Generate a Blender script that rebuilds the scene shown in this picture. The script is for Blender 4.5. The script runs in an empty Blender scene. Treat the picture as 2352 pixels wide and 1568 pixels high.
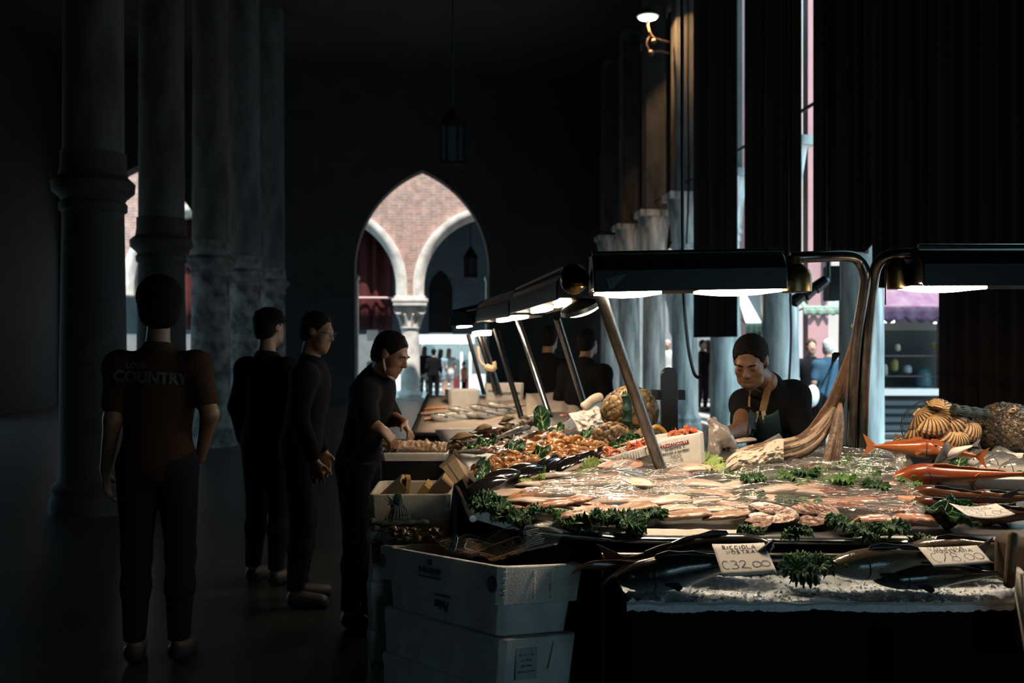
import bpy, bmesh, math, random
import numpy as np
from mathutils import Vector, Matrix, Euler, noise as mnoise

SC = bpy.context.scene
COL = SC.collection
PI = math.pi
# ------------------------------------------------------------------ camera, world, sun, exposure
F = 2287.0            # focal length in picture widths of 2352
CAM_Z = 1.6
cam_d = bpy.data.cameras.new('camera'); cam = bpy.data.objects.new('camera', cam_d); COL.objects.link(cam)
cam.location = (0, 0, CAM_Z); cam.rotation_euler = (PI/2, 0, 0)
cam_d.sensor_width = 36; cam_d.lens = 36*F/2352; cam_d.clip_start = .05; cam_d.clip_end = 300
cam_d.dof.use_dof = True; cam_d.dof.focus_distance = 3.8; cam_d.dof.aperture_fstop = 3.2
SC.camera = cam
SC.view_settings.view_transform = 'Standard'; SC.view_settings.look = 'None'
SC.view_settings.exposure = 0.0; SC.view_settings.gamma = 1.0
world = bpy.data.worlds.new('sky'); SC.world = world; world.use_nodes = True
wn = world.node_tree.nodes; bgn = wn['Background']
bgn.inputs['Color'].default_value = (.33, .60, .73, 1); bgn.inputs['Strength'].default_value = 3.4
sun_d = bpy.data.lights.new('sun', 'SUN'); sun = bpy.data.objects.new('sun', sun_d); COL.objects.link(sun)
sun_d.energy = 9.0; sun_d.angle = math.radians(.6); sun_d.color = (1, .93, .86)
sun.rotation_euler = Euler((math.radians(25), 0, math.radians(10)))   # high, from behind the hall
SC.cycles.max_bounces = 6; SC.cycles.diffuse_bounces = 3; SC.cycles.glossy_bounces = 3
SC.cycles.transparent_max_bounces = 10; SC.cycles.transmission_bounces = 4
SC.cycles.sample_clamp_indirect = 4.0; SC.cycles.caustics_reflective = False; SC.cycles.caustics_refractive = False

rnd = random.Random(11)
def V(*a): return Vector(a if len(a) > 1 else a[0])
def P(px, py, Y):                       # a picture pixel at distance Y -> world point
    return Vector(((px-1176)/F*Y, Y, CAM_Z-(py-784)/F*Y))
UU = Vector((-191/F, 1, 0)).normalized(); SS = Vector((UU.y, -UU.x, 0))   # along / across the hall
def H(s, t, z=0): return SS*s + UU*t + Vector((0, 0, z))
HALL_YAW = math.atan2(SS.y, SS.x)

# ------------------------------------------------------------------ materials
_mats = {}
def mat(key, col, rough=.5, metal=0, col2=None, scale=12, bump=0, bscale=None, emit=0, spec=.5, stretch=None, sharp=False, coat=0, detail=4, sub=0):
    if key in _mats: return _mats[key]
    m = bpy.data.materials.new(key); m.use_nodes = True
    nt = m.node_tree; b = nt.nodes['Principled BSDF']
    b.inputs['Base Color'].default_value = (*col, 1); b.inputs['Roughness'].default_value = rough
    b.inputs['Metallic'].default_value = metal; b.inputs['Specular IOR Level'].default_value = spec
    if coat: b.inputs['Coat Weight'].default_value = coat; b.inputs['Coat Roughness'].default_value = .08
    if sub:
        b.inputs['Subsurface Weight'].default_value = sub; b.inputs['Subsurface Radius'].default_value = (.02, .01, .006)
        b.inputs['Subsurface Scale'].default_value = .3
    if emit:
        b.inputs['Emission Color'].default_value = (*col, 1); b.inputs['Emission Strength'].default_value = emit
    if col2 or bump:
        tc = nt.nodes.new('ShaderNodeTexCoord'); src = tc.outputs['Object']
        if stretch:
            mp = nt.nodes.new('ShaderNodeMapping'); mp.inputs['Scale'].default_value = stretch
            nt.links.new(src, mp.inputs['Vector']); src = mp.outputs['Vector']
        if col2:
            n = nt.nodes.new('ShaderNodeTexNoise'); n.inputs['Scale'].default_value = scale; n.inputs['Detail'].default_value = detail
            nt.links.new(src, n.inputs['Vector'])
            r = nt.nodes.new('ShaderNodeValToRGB'); e = r.color_ramp.elements
            e[0].position = .46 if sharp else .34; e[1].position = .54 if sharp else .66
            e[0].color = (*col, 1); e[1].color = (*col2, 1)
            nt.links.new(n.outputs['Fac'], r.inputs['Fac']); nt.links.new(r.outputs['Color'], b.inputs['Base Color'])
        if bump:
            n2 = nt.nodes.new('ShaderNodeTexNoise'); n2.inputs['Scale'].default_value = bscale or scale; n2.inputs['Detail'].default_value = 3
            nt.links.new(src, n2.inputs['Vector'])
            bp = nt.nodes.new('ShaderNodeBump'); bp.inputs['Strength'].default_value = bump; bp.inputs['Distance'].default_value = .01
            nt.links.new(n2.outputs['Fac'], bp.inputs['Height']); nt.links.new(bp.outputs['Normal'], b.inputs['Normal'])
    _mats[key] = m; return m

def zmat(key, stops, rough=.3, scale=1.0, axis='Z', coat=.5, nscale=30, namt=.15, metal=0, lo=-.05, hi=.05, bump=0, spec=.5):
    """Colour running over the thing's own height (a fish's dark back to its pale belly), mottled by noise."""
    if key in _mats: return _mats[key]
    m = bpy.data.materials.new(key); m.use_nodes = True
    nt = m.node_tree; b = nt.nodes['Principled BSDF']
    b.inputs['Roughness'].default_value = rough; b.inputs['Metallic'].default_value = metal; b.inputs['Specular IOR Level'].default_value = spec
    b.inputs['Coat Weight'].default_value = coat; b.inputs['Coat Roughness'].default_value = .1
    tc = nt.nodes.new('ShaderNodeTexCoord'); sep = nt.nodes.new('ShaderNodeSeparateXYZ'); nt.links.new(tc.outputs['Object'], sep.inputs[0])
    n = nt.nodes.new('ShaderNodeTexNoise'); n.inputs['Scale'].default_value = nscale; nt.links.new(tc.outputs['Object'], n.inputs['Vector'])
    mr = nt.nodes.new('ShaderNodeMapRange'); mr.inputs['From Min'].default_value = lo; mr.inputs['From Max'].default_value = hi
    nt.links.new(sep.outputs[axis], mr.inputs['Value'])
    ma = nt.nodes.new('ShaderNodeMath'); ma.operation = 'MULTIPLY_ADD'; ma.inputs[1].default_value = namt; nt.links.new(n.outputs['Fac'], ma.inputs[0])
    sb = nt.nodes.new('ShaderNodeMath'); sb.operation = 'SUBTRACT'; sb.inputs[1].default_value = namt/2
    nt.links.new(mr.outputs[0], ma.inputs[2]); nt.links.new(ma.outputs[0], sb.inputs[0])
    r = nt.nodes.new('ShaderNodeValToRGB'); e = r.color_ramp.elements
    while len(e) < len(stops): e.new(.5)
    for el, (p, c) in zip(e, stops): el.position = p; el.color = (*c, 1)
    nt.links.new(sb.outputs[0], r.inputs['Fac']); nt.links.new(r.outputs['Color'], b.inputs['Base Color'])
    if bump:
        v = nt.nodes.new('ShaderNodeTexVoronoi'); v.inputs['Scale'].default_value = 160; nt.links.new(tc.outputs['Object'], v.inputs['Vector'])
        bp = nt.nodes.new('ShaderNodeBump'); bp.inputs['Strength'].default_value = min(1, bump*1.2); bp.inputs['Distance'].default_value = .0012
        nt.links.new(v.outputs['Distance'], bp.inputs['Height']); nt.links.new(bp.outputs['Normal'], b.inputs['Normal'])
    _mats[key] = m; return m

def film_mat(key, gloss=.22, haze=.10, fres=.3, rough=.08, bscale=18, stretch=(1, 3, 1), tint=(1, .97, .93)):
    if key in _mats: return _mats[key]
    m = bpy.data.materials.new(key); m.use_nodes = True
    nt = m.node_tree; nt.nodes.clear(); L = nt.links.new; N = nt.nodes.new
    out = N('ShaderNodeOutputMaterial'); tr = N('ShaderNodeBsdfTransparent'); gl = N('ShaderNodeBsdfGlossy'); df = N('ShaderNodeBsdfDiffuse')
    gl.inputs['Roughness'].default_value = rough; df.inputs['Color'].default_value = (*tint, 1); gl.inputs['Color'].default_value = (1, .98, .95, 1)
    tc = N('ShaderNodeTexCoord'); mp = N('ShaderNodeMapping'); mp.inputs['Scale'].default_value = stretch
    n = N('ShaderNodeTexNoise'); n.inputs['Scale'].default_value = bscale; n.inputs['Detail'].default_value = 3
    bp = N('ShaderNodeBump'); bp.inputs['Strength'].default_value = .6; bp.inputs['Distance'].default_value = .02
    L(tc.outputs['Object'], mp.inputs['Vector']); L(mp.outputs[0], n.inputs['Vector']); L(n.outputs['Fac'], bp.inputs['Height'])
    L(bp.outputs['Normal'], gl.inputs['Normal'])
    lw = N('ShaderNodeLayerWeight'); lw.inputs['Blend'].default_value = .35; L(bp.outputs['Normal'], lw.inputs['Normal'])
    ma = N('ShaderNodeMath'); ma.operation = 'MULTIPLY_ADD'; ma.inputs[1].default_value = fres; ma.inputs[2].default_value = gloss; ma.use_clamp = True
    L(lw.outputs['Fresnel'], ma.inputs[0])
    m1 = N('ShaderNodeMixShader'); m1.inputs[0].default_value = haze; L(tr.outputs[0], m1.inputs[1]); L(df.outputs[0], m1.inputs[2])
    m2 = N('ShaderNodeMixShader'); L(ma.outputs[0], m2.inputs[0]); L(m1.outputs[0], m2.inputs[1]); L(gl.outputs[0], m2.inputs[2])
    L(m2.outputs[0], out.inputs['Surface'])
    _mats[key] = m; return m

def brick_mat(key, c1, c2, mortar, scale=1.0, rough=.9):
    if key in _mats: return _mats[key]
    m = bpy.data.materials.new(key); m.use_nodes = True
    nt = m.node_tree; b = nt.nodes['Principled BSDF']; b.inputs['Roughness'].default_value = rough; L = nt.links.new
    tc = nt.nodes.new('ShaderNodeTexCoord'); sep = nt.nodes.new('ShaderNodeSeparateXYZ'); cmb = nt.nodes.new('ShaderNodeCombineXYZ')
    L(tc.outputs['Object'], sep.inputs[0]); L(sep.outputs['X'], cmb.inputs['X']); L(sep.outputs['Z'], cmb.inputs['Y'])
    br = nt.nodes.new('ShaderNodeTexBrick'); br.inputs['Scale'].default_value = scale
    br.inputs['Color1'].default_value = (*c1, 1); br.inputs['Color2'].default_value = (*c2, 1); br.inputs['Mortar'].default_value = (*mortar, 1)
    br.inputs['Brick Width'].default_value = .3; br.inputs['Row Height'].default_value = .085; br.inputs['Mortar Size'].default_value = .012
    L(cmb.outputs[0], br.inputs['Vector'])
    n = nt.nodes.new('ShaderNodeTexNoise'); n.inputs['Scale'].default_value = 4; n.inputs['Detail'].default_value = 6; L(tc.outputs['Object'], n.inputs['Vector'])
    mx = nt.nodes.new('ShaderNodeMix'); mx.data_type = 'RGBA'; mx.blend_type = 'OVERLAY'; mx.inputs['Factor'].default_value = .7
    L(br.outputs['Color'], mx.inputs['A']); L(n.outputs['Fac'], mx.inputs['B']); L(mx.outputs['Result'], b.inputs['Base Color'])
    _mats[key] = m; return m

# ------------------------------------------------------------------ object helpers
def tag(o, label=None, cat=None, group=None, kind=None):
    if label: o['label'] = label
    if cat: o['category'] = cat
    if group: o['group'] = group
    if kind: o['kind'] = kind
    return o
def T(name, label, cat, loc=(0, 0, 0), group=None, rot=None):
    o = bpy.data.objects.new(name, None); COL.objects.link(o); o.location = loc; o.empty_display_size = .1
    if rot: o.rotation_euler = rot
    return tag(o, label, cat, group)
def children_of(o): return list(o.children)
def dup(o, parent=None):
    c = o.copy(); COL.objects.link(c)
    if parent is not None: c.parent = parent
    for ch in list(o.children): dup(ch, c)
    return c
def frame(n, yaw):
    """rotation whose z is n, turned by yaw about it"""
    n = n.normalized(); x = (Vector((1, 0, 0))-n*n.x).normalized(); y = n.cross(x)
    R = Matrix((x, y, n)).transposed()
    return R @ Matrix.Rotation(yaw, 3, 'Z')
def put(o, loc, R=None, scale=1):
    if R is None: R = Matrix.Identity(3)
    M = Matrix.Translation(loc) @ R.to_4x4()
    o.location = loc; o.rotation_mode = 'QUATERNION'; o.rotation_quaternion = R.to_quaternion()
    o.scale = (scale,)*3 if isinstance(scale, (int, float)) else scale
    return o

class MB:
    def __init__(s): s.v = []; s.f = []; s.m = []
    def add(s, vs, fs, mi=0):
        o = len(s.v); s.v.extend([(float(v[0]), float(v[1]), float(v[2])) for v in vs]); s.f.extend([[i+o for i in f] for f in fs]); s.m.extend([mi]*len(fs)); return s
    def box(s, c, size, R=None, mi=0, taper=1.0):
        c = Vector(c); hx, hy, hz = size[0]/2, size[1]/2, size[2]/2; vs = []
        for z in (-1, 1):
            k = taper if z < 0 else 1
            for x, y in ((-1, -1), (1, -1), (1, 1), (-1, 1)):
                p = Vector((x*hx*k, y*hy*k, z*hz)); vs.append(c+(R @ p if R is not None else p))
        return s.add(vs, [(3, 2, 1, 0), (4, 5, 6, 7), (0, 1, 5, 4), (1, 2, 6, 5), (2, 3, 7, 6), (3, 0, 4, 7)], mi)
    def loft(s, rings, caps=True, mi=0, close=True):
        n = len(rings[0]); vs = [p for r in rings for p in r]; fs = []
        for i in range(len(rings)-1):
            for j in range(n if close else n-1):
                k = (j+1) % n; fs.append((i*n+j, i*n+k, (i+1)*n+k, (i+1)*n+j))
        if caps: fs.append(tuple(range(n-1, -1, -1))); fs.append(tuple((len(rings)-1)*n+j for j in range(n)))
        return s.add(vs, fs, mi)
    def tube(s, pts, r, seg=10, mi=0, caps=True, closed=False, flat=None):
        pts = [Vector(p) for p in pts]; n = len(pts); rings = []; up = None
        for i, p in enumerate(pts):
            if closed: d = pts[(i+1) % n]-pts[i-1]
            else: d = pts[min(i+1, n-1)]-pts[max(i-1, 0)]
            if d.length < 1e-9: d = Vector((0, 0, 1))
            d.normalize()
            if up is None: up = Vector((0, 0, 1)) if abs(d.z) < .9 else Vector((1, 0, 0))
            a = d.cross(up)
            if a.length < 1e-4: a = d.cross(Vector((.3, 1, .2)))
            a.normalize(); b = a.cross(d); up = b
            ri = r[i] if isinstance(r, (list, tuple)) else r
            fa, fb = flat if flat else (1, 1)
            rings.append([p+a*(math.cos(2*PI*k/seg)*ri*fa)+b*(math.sin(2*PI*k/seg)*ri*fb) for k in range(seg)])
        if closed: rings.append(rings[0]); caps = False
        return s.loft(rings, caps, mi)
    def lathe(s, prof, seg=24, c=(0, 0, 0), R=None, mi=0, caps=True):
        c = Vector(c); rings = []
        for r, z in prof:
            ring = []
            for k in range(seg):
                p = Vector((r*math.cos(2*PI*k/seg), r*math.sin(2*PI*k/seg), z)); ring.append(c+(R @ p if R is not None else p))
            rings.append(ring)
        return s.loft(rings, caps, mi)
    def ball(s, c, r, seg=12, R=None, mi=0):
        rr = r if isinstance(r, (tuple, list)) else (r, r, r); rings = []; c = Vector(c)
        m = max(5, seg//2)
        for i in range(m+1):
            ph = -PI/2+PI*i/m; k = max(math.cos(ph), .02); ring = []
            for j in range(seg):
                p = Vector((rr[0]*k*math.cos(2*PI*j/seg), rr[1]*k*math.sin(2*PI*j/seg), rr[2]*math.sin(ph))); ring.append(c+(R @ p if R is not None else p))
            rings.append(ring)
        return s.loft(rings, True, mi)
    def grid(s, fn, nu, nv, mi=0, u0=0, u1=1, v0=0, v1=1, mfn=None):
        vs = [fn(u0+(u1-u0)*i/nu, v0+(v1-v0)*j/nv) for i in range(nu+1) for j in range(nv+1)]; w = nv+1
        for i in range(nu): pass
        fs = [(i*w+j, (i+1)*w+j, (i+1)*w+j+1, i*w+j+1) for i in range(nu) for j in range(nv)]
        s.add(vs, fs, mi)
        if mfn:
            k = len(s.m)-len(fs)
            for i in range(nu):
                for j in range(nv): s.m[k+i*nv+j] = mfn(i, j)
        return s
    def poly(s, pts, d, mi=0):
        """a prism: outline pts pushed by vector d"""
        pts = [Vector(p) for p in pts]; n = len(pts); d = Vector(d)
        vs = pts+[p+d for p in pts]
        fs = [tuple(range(n-1, -1, -1)), tuple(range(n, 2*n))]+[(i, (i+1) % n, (i+1) % n+n, i+n) for i in range(n)]
        return s.add(vs, fs, mi)
    def build(s, name, mats, parent=None, smooth=True, bevel=0, solid=0, sub=0, origin=None, label=None, angle=35, bseg=2):
        me = bpy.data.meshes.new(name)
        if parent is not None: o0 = parent.location.copy() if origin is None else Vector(origin)
        elif origin is not None: o0 = Vector(origin)
        else:
            a = np.array(s.v); o0 = Vector(((a[:, 0].min()+a[:, 0].max())/2, (a[:, 1].min()+a[:, 1].max())/2, a[:, 2].min()))
        me.from_pydata([(v[0]-o0.x, v[1]-o0.y, v[2]-o0.z) for v in s.v], [], s.f)
        if not isinstance(mats, (list, tuple)): mats = [mats]
        for m in mats: me.materials.append(m)
        if len(mats) > 1: me.polygons.foreach_set('material_index', s.m)
        me.validate(); 
        if smooth:
            me.polygons.foreach_set('use_smooth', [True]*len(me.polygons))
            me.set_sharp_from_angle(angle=math.radians(angle))
        bm = bmesh.new(); bm.from_mesh(me); bmesh.ops.recalc_face_normals(bm, faces=bm.faces); bm.to_mesh(me); bm.free()
        o = bpy.data.objects.new(name, me); COL.objects.link(o)
        if parent is not None: o.parent = parent
        else: o.location = o0
        if solid: md = o.modifiers.new('solid', 'SOLIDIFY'); md.thickness = solid; md.offset = 0
        if bevel: md = o.modifiers.new('bevel', 'BEVEL'); md.width = bevel; md.segments = bseg; md.limit_method = 'ANGLE'; md.angle_limit = math.radians(40)
        if sub: md = o.modifiers.new('sub', 'SUBSURF'); md.levels = sub; md.render_levels = sub
        if label: o['label'] = label
        return o

def struct(mb, name, m, **k):
    o = mb.build(name, m, **k); o['kind'] = 'structure'; return o
def nz(x, y, z=0, s=1.0): return mnoise.noise(Vector((x*s, y*s, z*s)))
def bez(pts, n):
    """smooth Catmull-Rom through pts"""
    pts = [Vector(p) for p in pts]; out = []; m = len(pts)-1
    for i in range(m):
        p0, p1, p2, p3 = pts[max(i-1, 0)], pts[i], pts[i+1], pts[min(i+2, m)]
        for k in range(n):
            t = k/n; out.append(.5*((2*p1)+(p2-p0)*t+(2*p0-5*p1+4*p2-p3)*t*t+(3*p1-p0-3*p2+p3)*t**3))
    out.append(pts[-1]); return out
def lerp(a, b, t): return a+(b-a)*t
def prof(xs, t):
    """piecewise-linear lookup in [(t, value)]"""
    for (a, x), (b, y) in zip(xs, xs[1:]):
        if t <= b: return x+(y-x)*(0 if b == a else max(0, t-a)/(b-a))
    return xs[-1][1]

# ------------------------------------------------------------------ signed distance bodies (people, hands, wrapped shapes)
class SDF:
    def __init__(s, lo, hi, h):
        s.lo = np.array(lo, dtype=np.float32); s.h = h
        s.n = np.maximum(4, np.ceil((np.array(hi)-s.lo)/h).astype(int)+1)
        s.v = np.full(tuple(s.n), .25, dtype=np.float32)
        s.ax = [s.lo[i]+h*np.arange(s.n[i], dtype=np.float32) for i in range(3)]
    def _blk(s, lo, hi):
        sl = []
        for i in range(3):
            a = int(max(0, math.floor((lo[i]-s.lo[i])/s.h))); b = int(min(s.n[i], math.ceil((hi[i]-s.lo[i])/s.h)+1))
            if b <= a: return None, None
            sl.append(slice(a, b))
        g = np.meshgrid(*[s.ax[i][sl[i]] for i in range(3)], indexing='ij')
        return tuple(sl), g
    def _mix(s, sl, d, k, cut):
        w = s.v[sl]
        if cut:
            hh = np.clip(.5-.5*(w+d)/k, 0, 1); s.v[sl] = w*(1-hh)+(-d)*hh+k*hh*(1-hh)
        else:
            hh = np.clip(.5+.5*(w-d)/k, 0, 1); s.v[sl] = w*(1-hh)+d*hh-k*hh*(1-hh)
    def cap(s, a, b, ra, rb, k=.02, cut=False):
        a = np.array(a, dtype=np.float32); b = np.array(b, dtype=np.float32); R = max(ra, rb)+k+.04
        sl, g = s._blk(np.minimum(a, b)-R, np.maximum(a, b)+R)
        if sl is None: return
        ba = b-a; L2 = float(ba@ba)+1e-9
        q = [g[i]-a[i] for i in range(3)]
        t = np.clip((q[0]*ba[0]+q[1]*ba[1]+q[2]*ba[2])/L2, 0, 1)
        d = np.sqrt((q[0]-t*ba[0])**2+(q[1]-t*ba[1])**2+(q[2]-t*ba[2])**2)-(ra+(rb-ra)*t)
        s._mix(sl, d, k, cut)
    def ell(s, c, r, R=None, k=.03, cut=False):
        c = np.array(c, dtype=np.float32); m = max(r)+k+.04
        sl, g = s._blk(c-m, c+m)
        if sl is None: return
        q = [g[i]-c[i] for i in range(3)]
        if R is not None:
            A = np.array(R, dtype=np.float32).T
            q = [A[i][0]*q[0]+A[i][1]*q[1]+A[i][2]*q[2] for i in range(3)]
        k0 = np.sqrt(sum((q[i]/r[i])**2 for i in range(3))); k1 = np.sqrt(sum((q[i]/r[i]**2)**2 for i in range(3)))+1e-6
        s._mix(sl, k0*(k0-1)/k1, k, cut)
    def plane(s, p, n):
        p = np.array(p, dtype=np.float32); n = np.array(n, dtype=np.float32); n = n/np.linalg.norm(n)
        d = (s.ax[0][:, None, None]-p[0])*n[0]+(s.ax[1][None, :, None]-p[1])*n[1]+(s.ax[2][None, None, :]-p[2])*n[2]
        s.v = np.maximum(s.v, d)
    def run(s, prims, off=0):
        for q in prims:
            if q[0] == 'c': s.cap(q[1], q[2], q[3]+off, q[4]+off, q[5])
            else: s.ell(q[1], tuple(x+off for x in q[2]), q[3], q[4])
        return s
    def mesh(s):
        v = s.v; v[0] = v[-1] = .1; v[:, 0] = v[:, -1] = .1; v[:, :, 0] = v[:, :, -1] = .1
        ins = v < 0; nx, ny, nz_ = v.shape
        c = np.zeros((nx-1, ny-1, nz_-1), dtype=np.int8)
        for dx in (0, 1):
            for dy in (0, 1):
                for dz in (0, 1): c += ins[dx:nx-1+dx, dy:ny-1+dy, dz:nz_-1+dz]
        mask = (c > 0) & (c < 8); idx = np.full(mask.shape, -1, dtype=np.int64); N = int(mask.sum()); idx[mask] = np.arange(N)
        I = np.argwhere(mask); pos = np.zeros((N, 3)); cnt = np.zeros(N)
        for ax in range(3):
            o1, o2 = [a for a in range(3) if a != ax]
            for a in (0, 1):
                for b in (0, 1):
                    J = I.copy(); J[:, o1] += a; J[:, o2] += b; K = J.copy(); K[:, ax] += 1
                    v0 = v[J[:, 0], J[:, 1], J[:, 2]]; v1 = v[K[:, 0], K[:, 1], K[:, 2]]; e = (v0 < 0) != (v1 < 0)
                    t = np.where(e, v0/np.where(e, v0-v1, 1), 0); p = J.astype(float); p[:, ax] += t
                    pos[e] += p[e]; cnt[e] += 1
        pos = pos/cnt[:, None]*s.h+s.lo
        faces = []
        for ax in range(3):
            o1, o2 = (ax+1) % 3, (ax+2) % 3
            a = [slice(None)]*3; b = [slice(None)]*3; a[ax] = slice(0, -1); b[ax] = slice(1, None)
            e = np.argwhere(ins[tuple(a)] != ins[tuple(b)])
            e = e[(e[:, o1] > 0) & (e[:, o2] > 0) & (e[:, o1] < v.shape[o1]-1) & (e[:, o2] < v.shape[o2]-1)]
            f = ins[e[:, 0], e[:, 1], e[:, 2]]
            def at(d1, d2):
                q = e.copy(); q[:, o1] += d1; q[:, o2] += d2; return idx[q[:, 0], q[:, 1], q[:, 2]]
            q = np.stack([at(-1, -1), at(0, -1), at(0, 0), at(-1, 0)], 1)
            q[~f] = q[~f][:, ::-1]; faces.append(q)
        return pos, np.concatenate(faces)
    def build(s, name, m, parent=None, label=None, disp=None, smooth_iter=1):
        pos, fc = s.mesh()
        if smooth_iter and len(pos):
            E = np.concatenate([fc[:, [0, 1]], fc[:, [1, 2]], fc[:, [2, 3]], fc[:, [3, 0]]])
            for _ in range(smooth_iter):
                acc = np.zeros_like(pos); n = np.zeros(len(pos))
                np.add.at(acc, E[:, 0], pos[E[:, 1]]); np.add.at(n, E[:, 0], 1); np.add.at(acc, E[:, 1], pos[E[:, 0]]); np.add.at(n, E[:, 1], 1)
                pos = pos*.5+.5*acc/np.maximum(n, 1)[:, None]
        if disp is not None: pos = disp(pos)
        o0 = np.array(parent.location if parent is not None else (pos.min(0)+pos.max(0))/2)
        me = bpy.data.meshes.new(name); me.from_pydata((pos-o0).tolist(), [], fc.tolist()); me.materials.append(m)
        me.polygons.foreach_set('use_smooth', [True]*len(me.polygons))
        o = bpy.data.objects.new(name, me); COL.objects.link(o)
        if parent is not None: o.parent = parent
        else: o.location = o0
        if label: o['label'] = label
        return o

# ------------------------------------------------------------------ lettering
def text_mesh(body, size, m, parent, loc, R, name='lettering', shear=0, bold=0, align='CENTER', depth=.0006, flip=False, sx=1.0):
    cu = bpy.data.curves.new('lettering', 'FONT'); cu.body = body; cu.size = size; cu.shear = shear; cu.offset = bold; cu.extrude = depth
    cu.align_x = align; cu.align_y = 'CENTER'; cu.resolution_u = 3
    o = bpy.data.objects.new('lettering', cu); COL.objects.link(o)
    dg = bpy.context.evaluated_depsgraph_get(); me = bpy.data.meshes.new_from_object(o.evaluated_get(dg)); bpy.data.objects.remove(o)
    me.materials.clear(); me.materials.append(m)
    q = bpy.data.objects.new(name, me); COL.objects.link(q); q.parent = parent
    lp = Vector(loc)-(parent.location if parent is not None and parent.rotation_mode != 'QUATERNION' else Vector((0, 0, 0)))   # a box already put in place takes local points
    q.rotation_mode = 'QUATERNION'; q.rotation_quaternion = R.to_quaternion(); q.location = lp; q.scale = (sx, 1, 1)
    return q
def _arc(cx, cy, rx, ry, a0, a1, n=12): return [(cx+rx*math.cos(math.radians(a0+(a1-a0)*i/n)), cy+ry*math.sin(math.radians(a0+(a1-a0)*i/n))) for i in range(n+1)]
STROKES = {
    'R': [[(.1, 0), (.15, .5), (.15, 1)], [(0, .9)]+_arc(.3, .72, .4, .25, 130, -100)+[(.2, .45), (.85, .0)]],
    'I': [[(.4, .75), (.45, 0)]], 'C': [_arc(.5, .45, .42, .45, 50, 310)], 'O': [_arc(.5, .5, .42, .45, 90, 450, 16)],
    'L': [[(.2, 1), (.15, .05), (.8, .0)]], 'A': [[(0, 0), (.25, .6), (.5, 1), (.7, .5), (.85, -.05)], [(.15, .38), (.8, .36)]],
    'N': [[(.05, 0), (.1, .95), (.75, .05), (.85, 1)]], 'S': [_arc(.5, .73, .33, .25, 30, 250, 8)+_arc(.48, .25, .36, .25, 80, -150, 9)],
    'T': [[(.45, 0), (.45, 1)], [(0, .98), (.95, 1)]], 'V': [[(0, 1), (.4, 0), (.9, 1)]], 'P': [[(.15, 0), (.15, 1)]+_arc(.3, .75, .42, .25, 90, -110, 10)],
    'E': [[(.8, 1), (.15, .95), (.15, .0), (.85, .05)], [(.15, .5), (.7, .5)]], 'G': [_arc(.5, .5, .42, .47, 50, 340)+[(.55, .4)]],
    '€': [_arc(.55, .5, .45, .55, 60, 300)], '3': [_arc(.4, .78, .38, .26, 140, -80, 9)+_arc(.4, .25, .46, .3, 85, -150, 10)],
    '2': [_arc(.4, .75, .35, .27, 170, -20, 8)+[(.1, .03), (.3, .1), (1.0, .0)]], '0': [_arc(.5, .42, .48, .4, 90, 450, 16)],
    '8': [_arc(.5, .78, .33, .25, -90, 270, 14), _arc(.5, .25, .45, .3, 90, 450, 14)], '1': [[(0, .05), (.5, .5), (.8, 1.05)], [(.95, .1), (.97, .02)]], ',': [[(.2, .02), (.1, -.2)]], ' ': []}
def strokes(mb, text, org, ex, ey, up, w, hgt, gap, r):
    """hand lettering: org is the lower left, ex/ey unit vectors, w/hgt the size of a character"""
    x = 0
    for ch in text:
        cw = w*(.35 if ch in ',I' else 1)
        for st in STROKES.get(ch, []):
            pts = [Vector(org)+ex*(x+a*cw)+ey*(b*hgt)+up*.0006 for a, b in st]
            mb.tube(pts, r, 5, flat=(1, .4))
        x += cw+gap
    return x
# ------------------------------------------------------------------ materials of the place
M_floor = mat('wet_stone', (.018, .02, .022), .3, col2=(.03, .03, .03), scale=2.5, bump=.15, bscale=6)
M_dark = mat('dark_plaster', (.030, .030, .030), .9, col2=(.022, .022, .022), scale=2)  # near-black plaster tone shared by walls and ceilings
M_pave = mat('street_stone', (.42, .42, .42), .8, col2=(.3, .3, .3), scale=1.2)
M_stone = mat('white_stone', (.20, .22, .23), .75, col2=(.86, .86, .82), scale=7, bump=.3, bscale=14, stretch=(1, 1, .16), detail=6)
M_stoned = mat('shade_stone', (.12, .12, .12), .9, col2=(.05, .05, .05), scale=4, bump=.3, bscale=14, stretch=(1, 1, .35))  # shade of the upper shafts put into the stone's colour
M_istria = mat('pale_istrian_stone', (.78, .74, .68), .8, col2=(.50, .45, .42), scale=3, bump=.2)
M_brick = brick_mat('pink_brick', (.44, .23, .18), (.30, .19, .16), (.40, .34, .31))
M_curt = mat('dark_canvas', (.030, .018, .018), .95, col2=(.02, .014, .014), scale=3)
M_red = mat('red_canvas', (.10, .012, .012), .9, col2=(.06, .008, .012), scale=2)
M_iron = mat('dark_iron', (.02, .02, .02), .5, metal=.6)
M_steel = mat('brushed_steel', (.62, .58, .53), .28, metal=1, col2=(.45, .42, .38), scale=40, stretch=(1, 1, .1))
M_steeld = mat('dark_steel', (.10, .10, .10), .3, metal=.9)
M_brass = mat('tarnished_brass', (.36, .24, .10), .35, metal=1, col2=(.2, .12, .05), scale=10)
M_black = mat('black_plastic', (.008, .008, .009), .35)
M_hood = mat('black_enamel', (.006, .006, .007), .38, spec=.35)
M_lens = mat('warm_lamp_lens', (1, .79, .56), .5, emit=52); M_lensb = mat('bright_lamp_lens', (1, .79, .56), .5, emit=98)
M_white_glass = mat('lamp_glass', (1, .93, .82), .4, emit=20)
M_lblue = mat('lantern_pane', (.025, .045, .05), .4)
M_pink = mat('pink_plaster', (.52, .30, .32), .9, col2=(.42, .26, .28), scale=2)
M_grey = mat('grey_plaster', (.30, .34, .36), .9, col2=(.22, .26, .28), scale=2)
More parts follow.
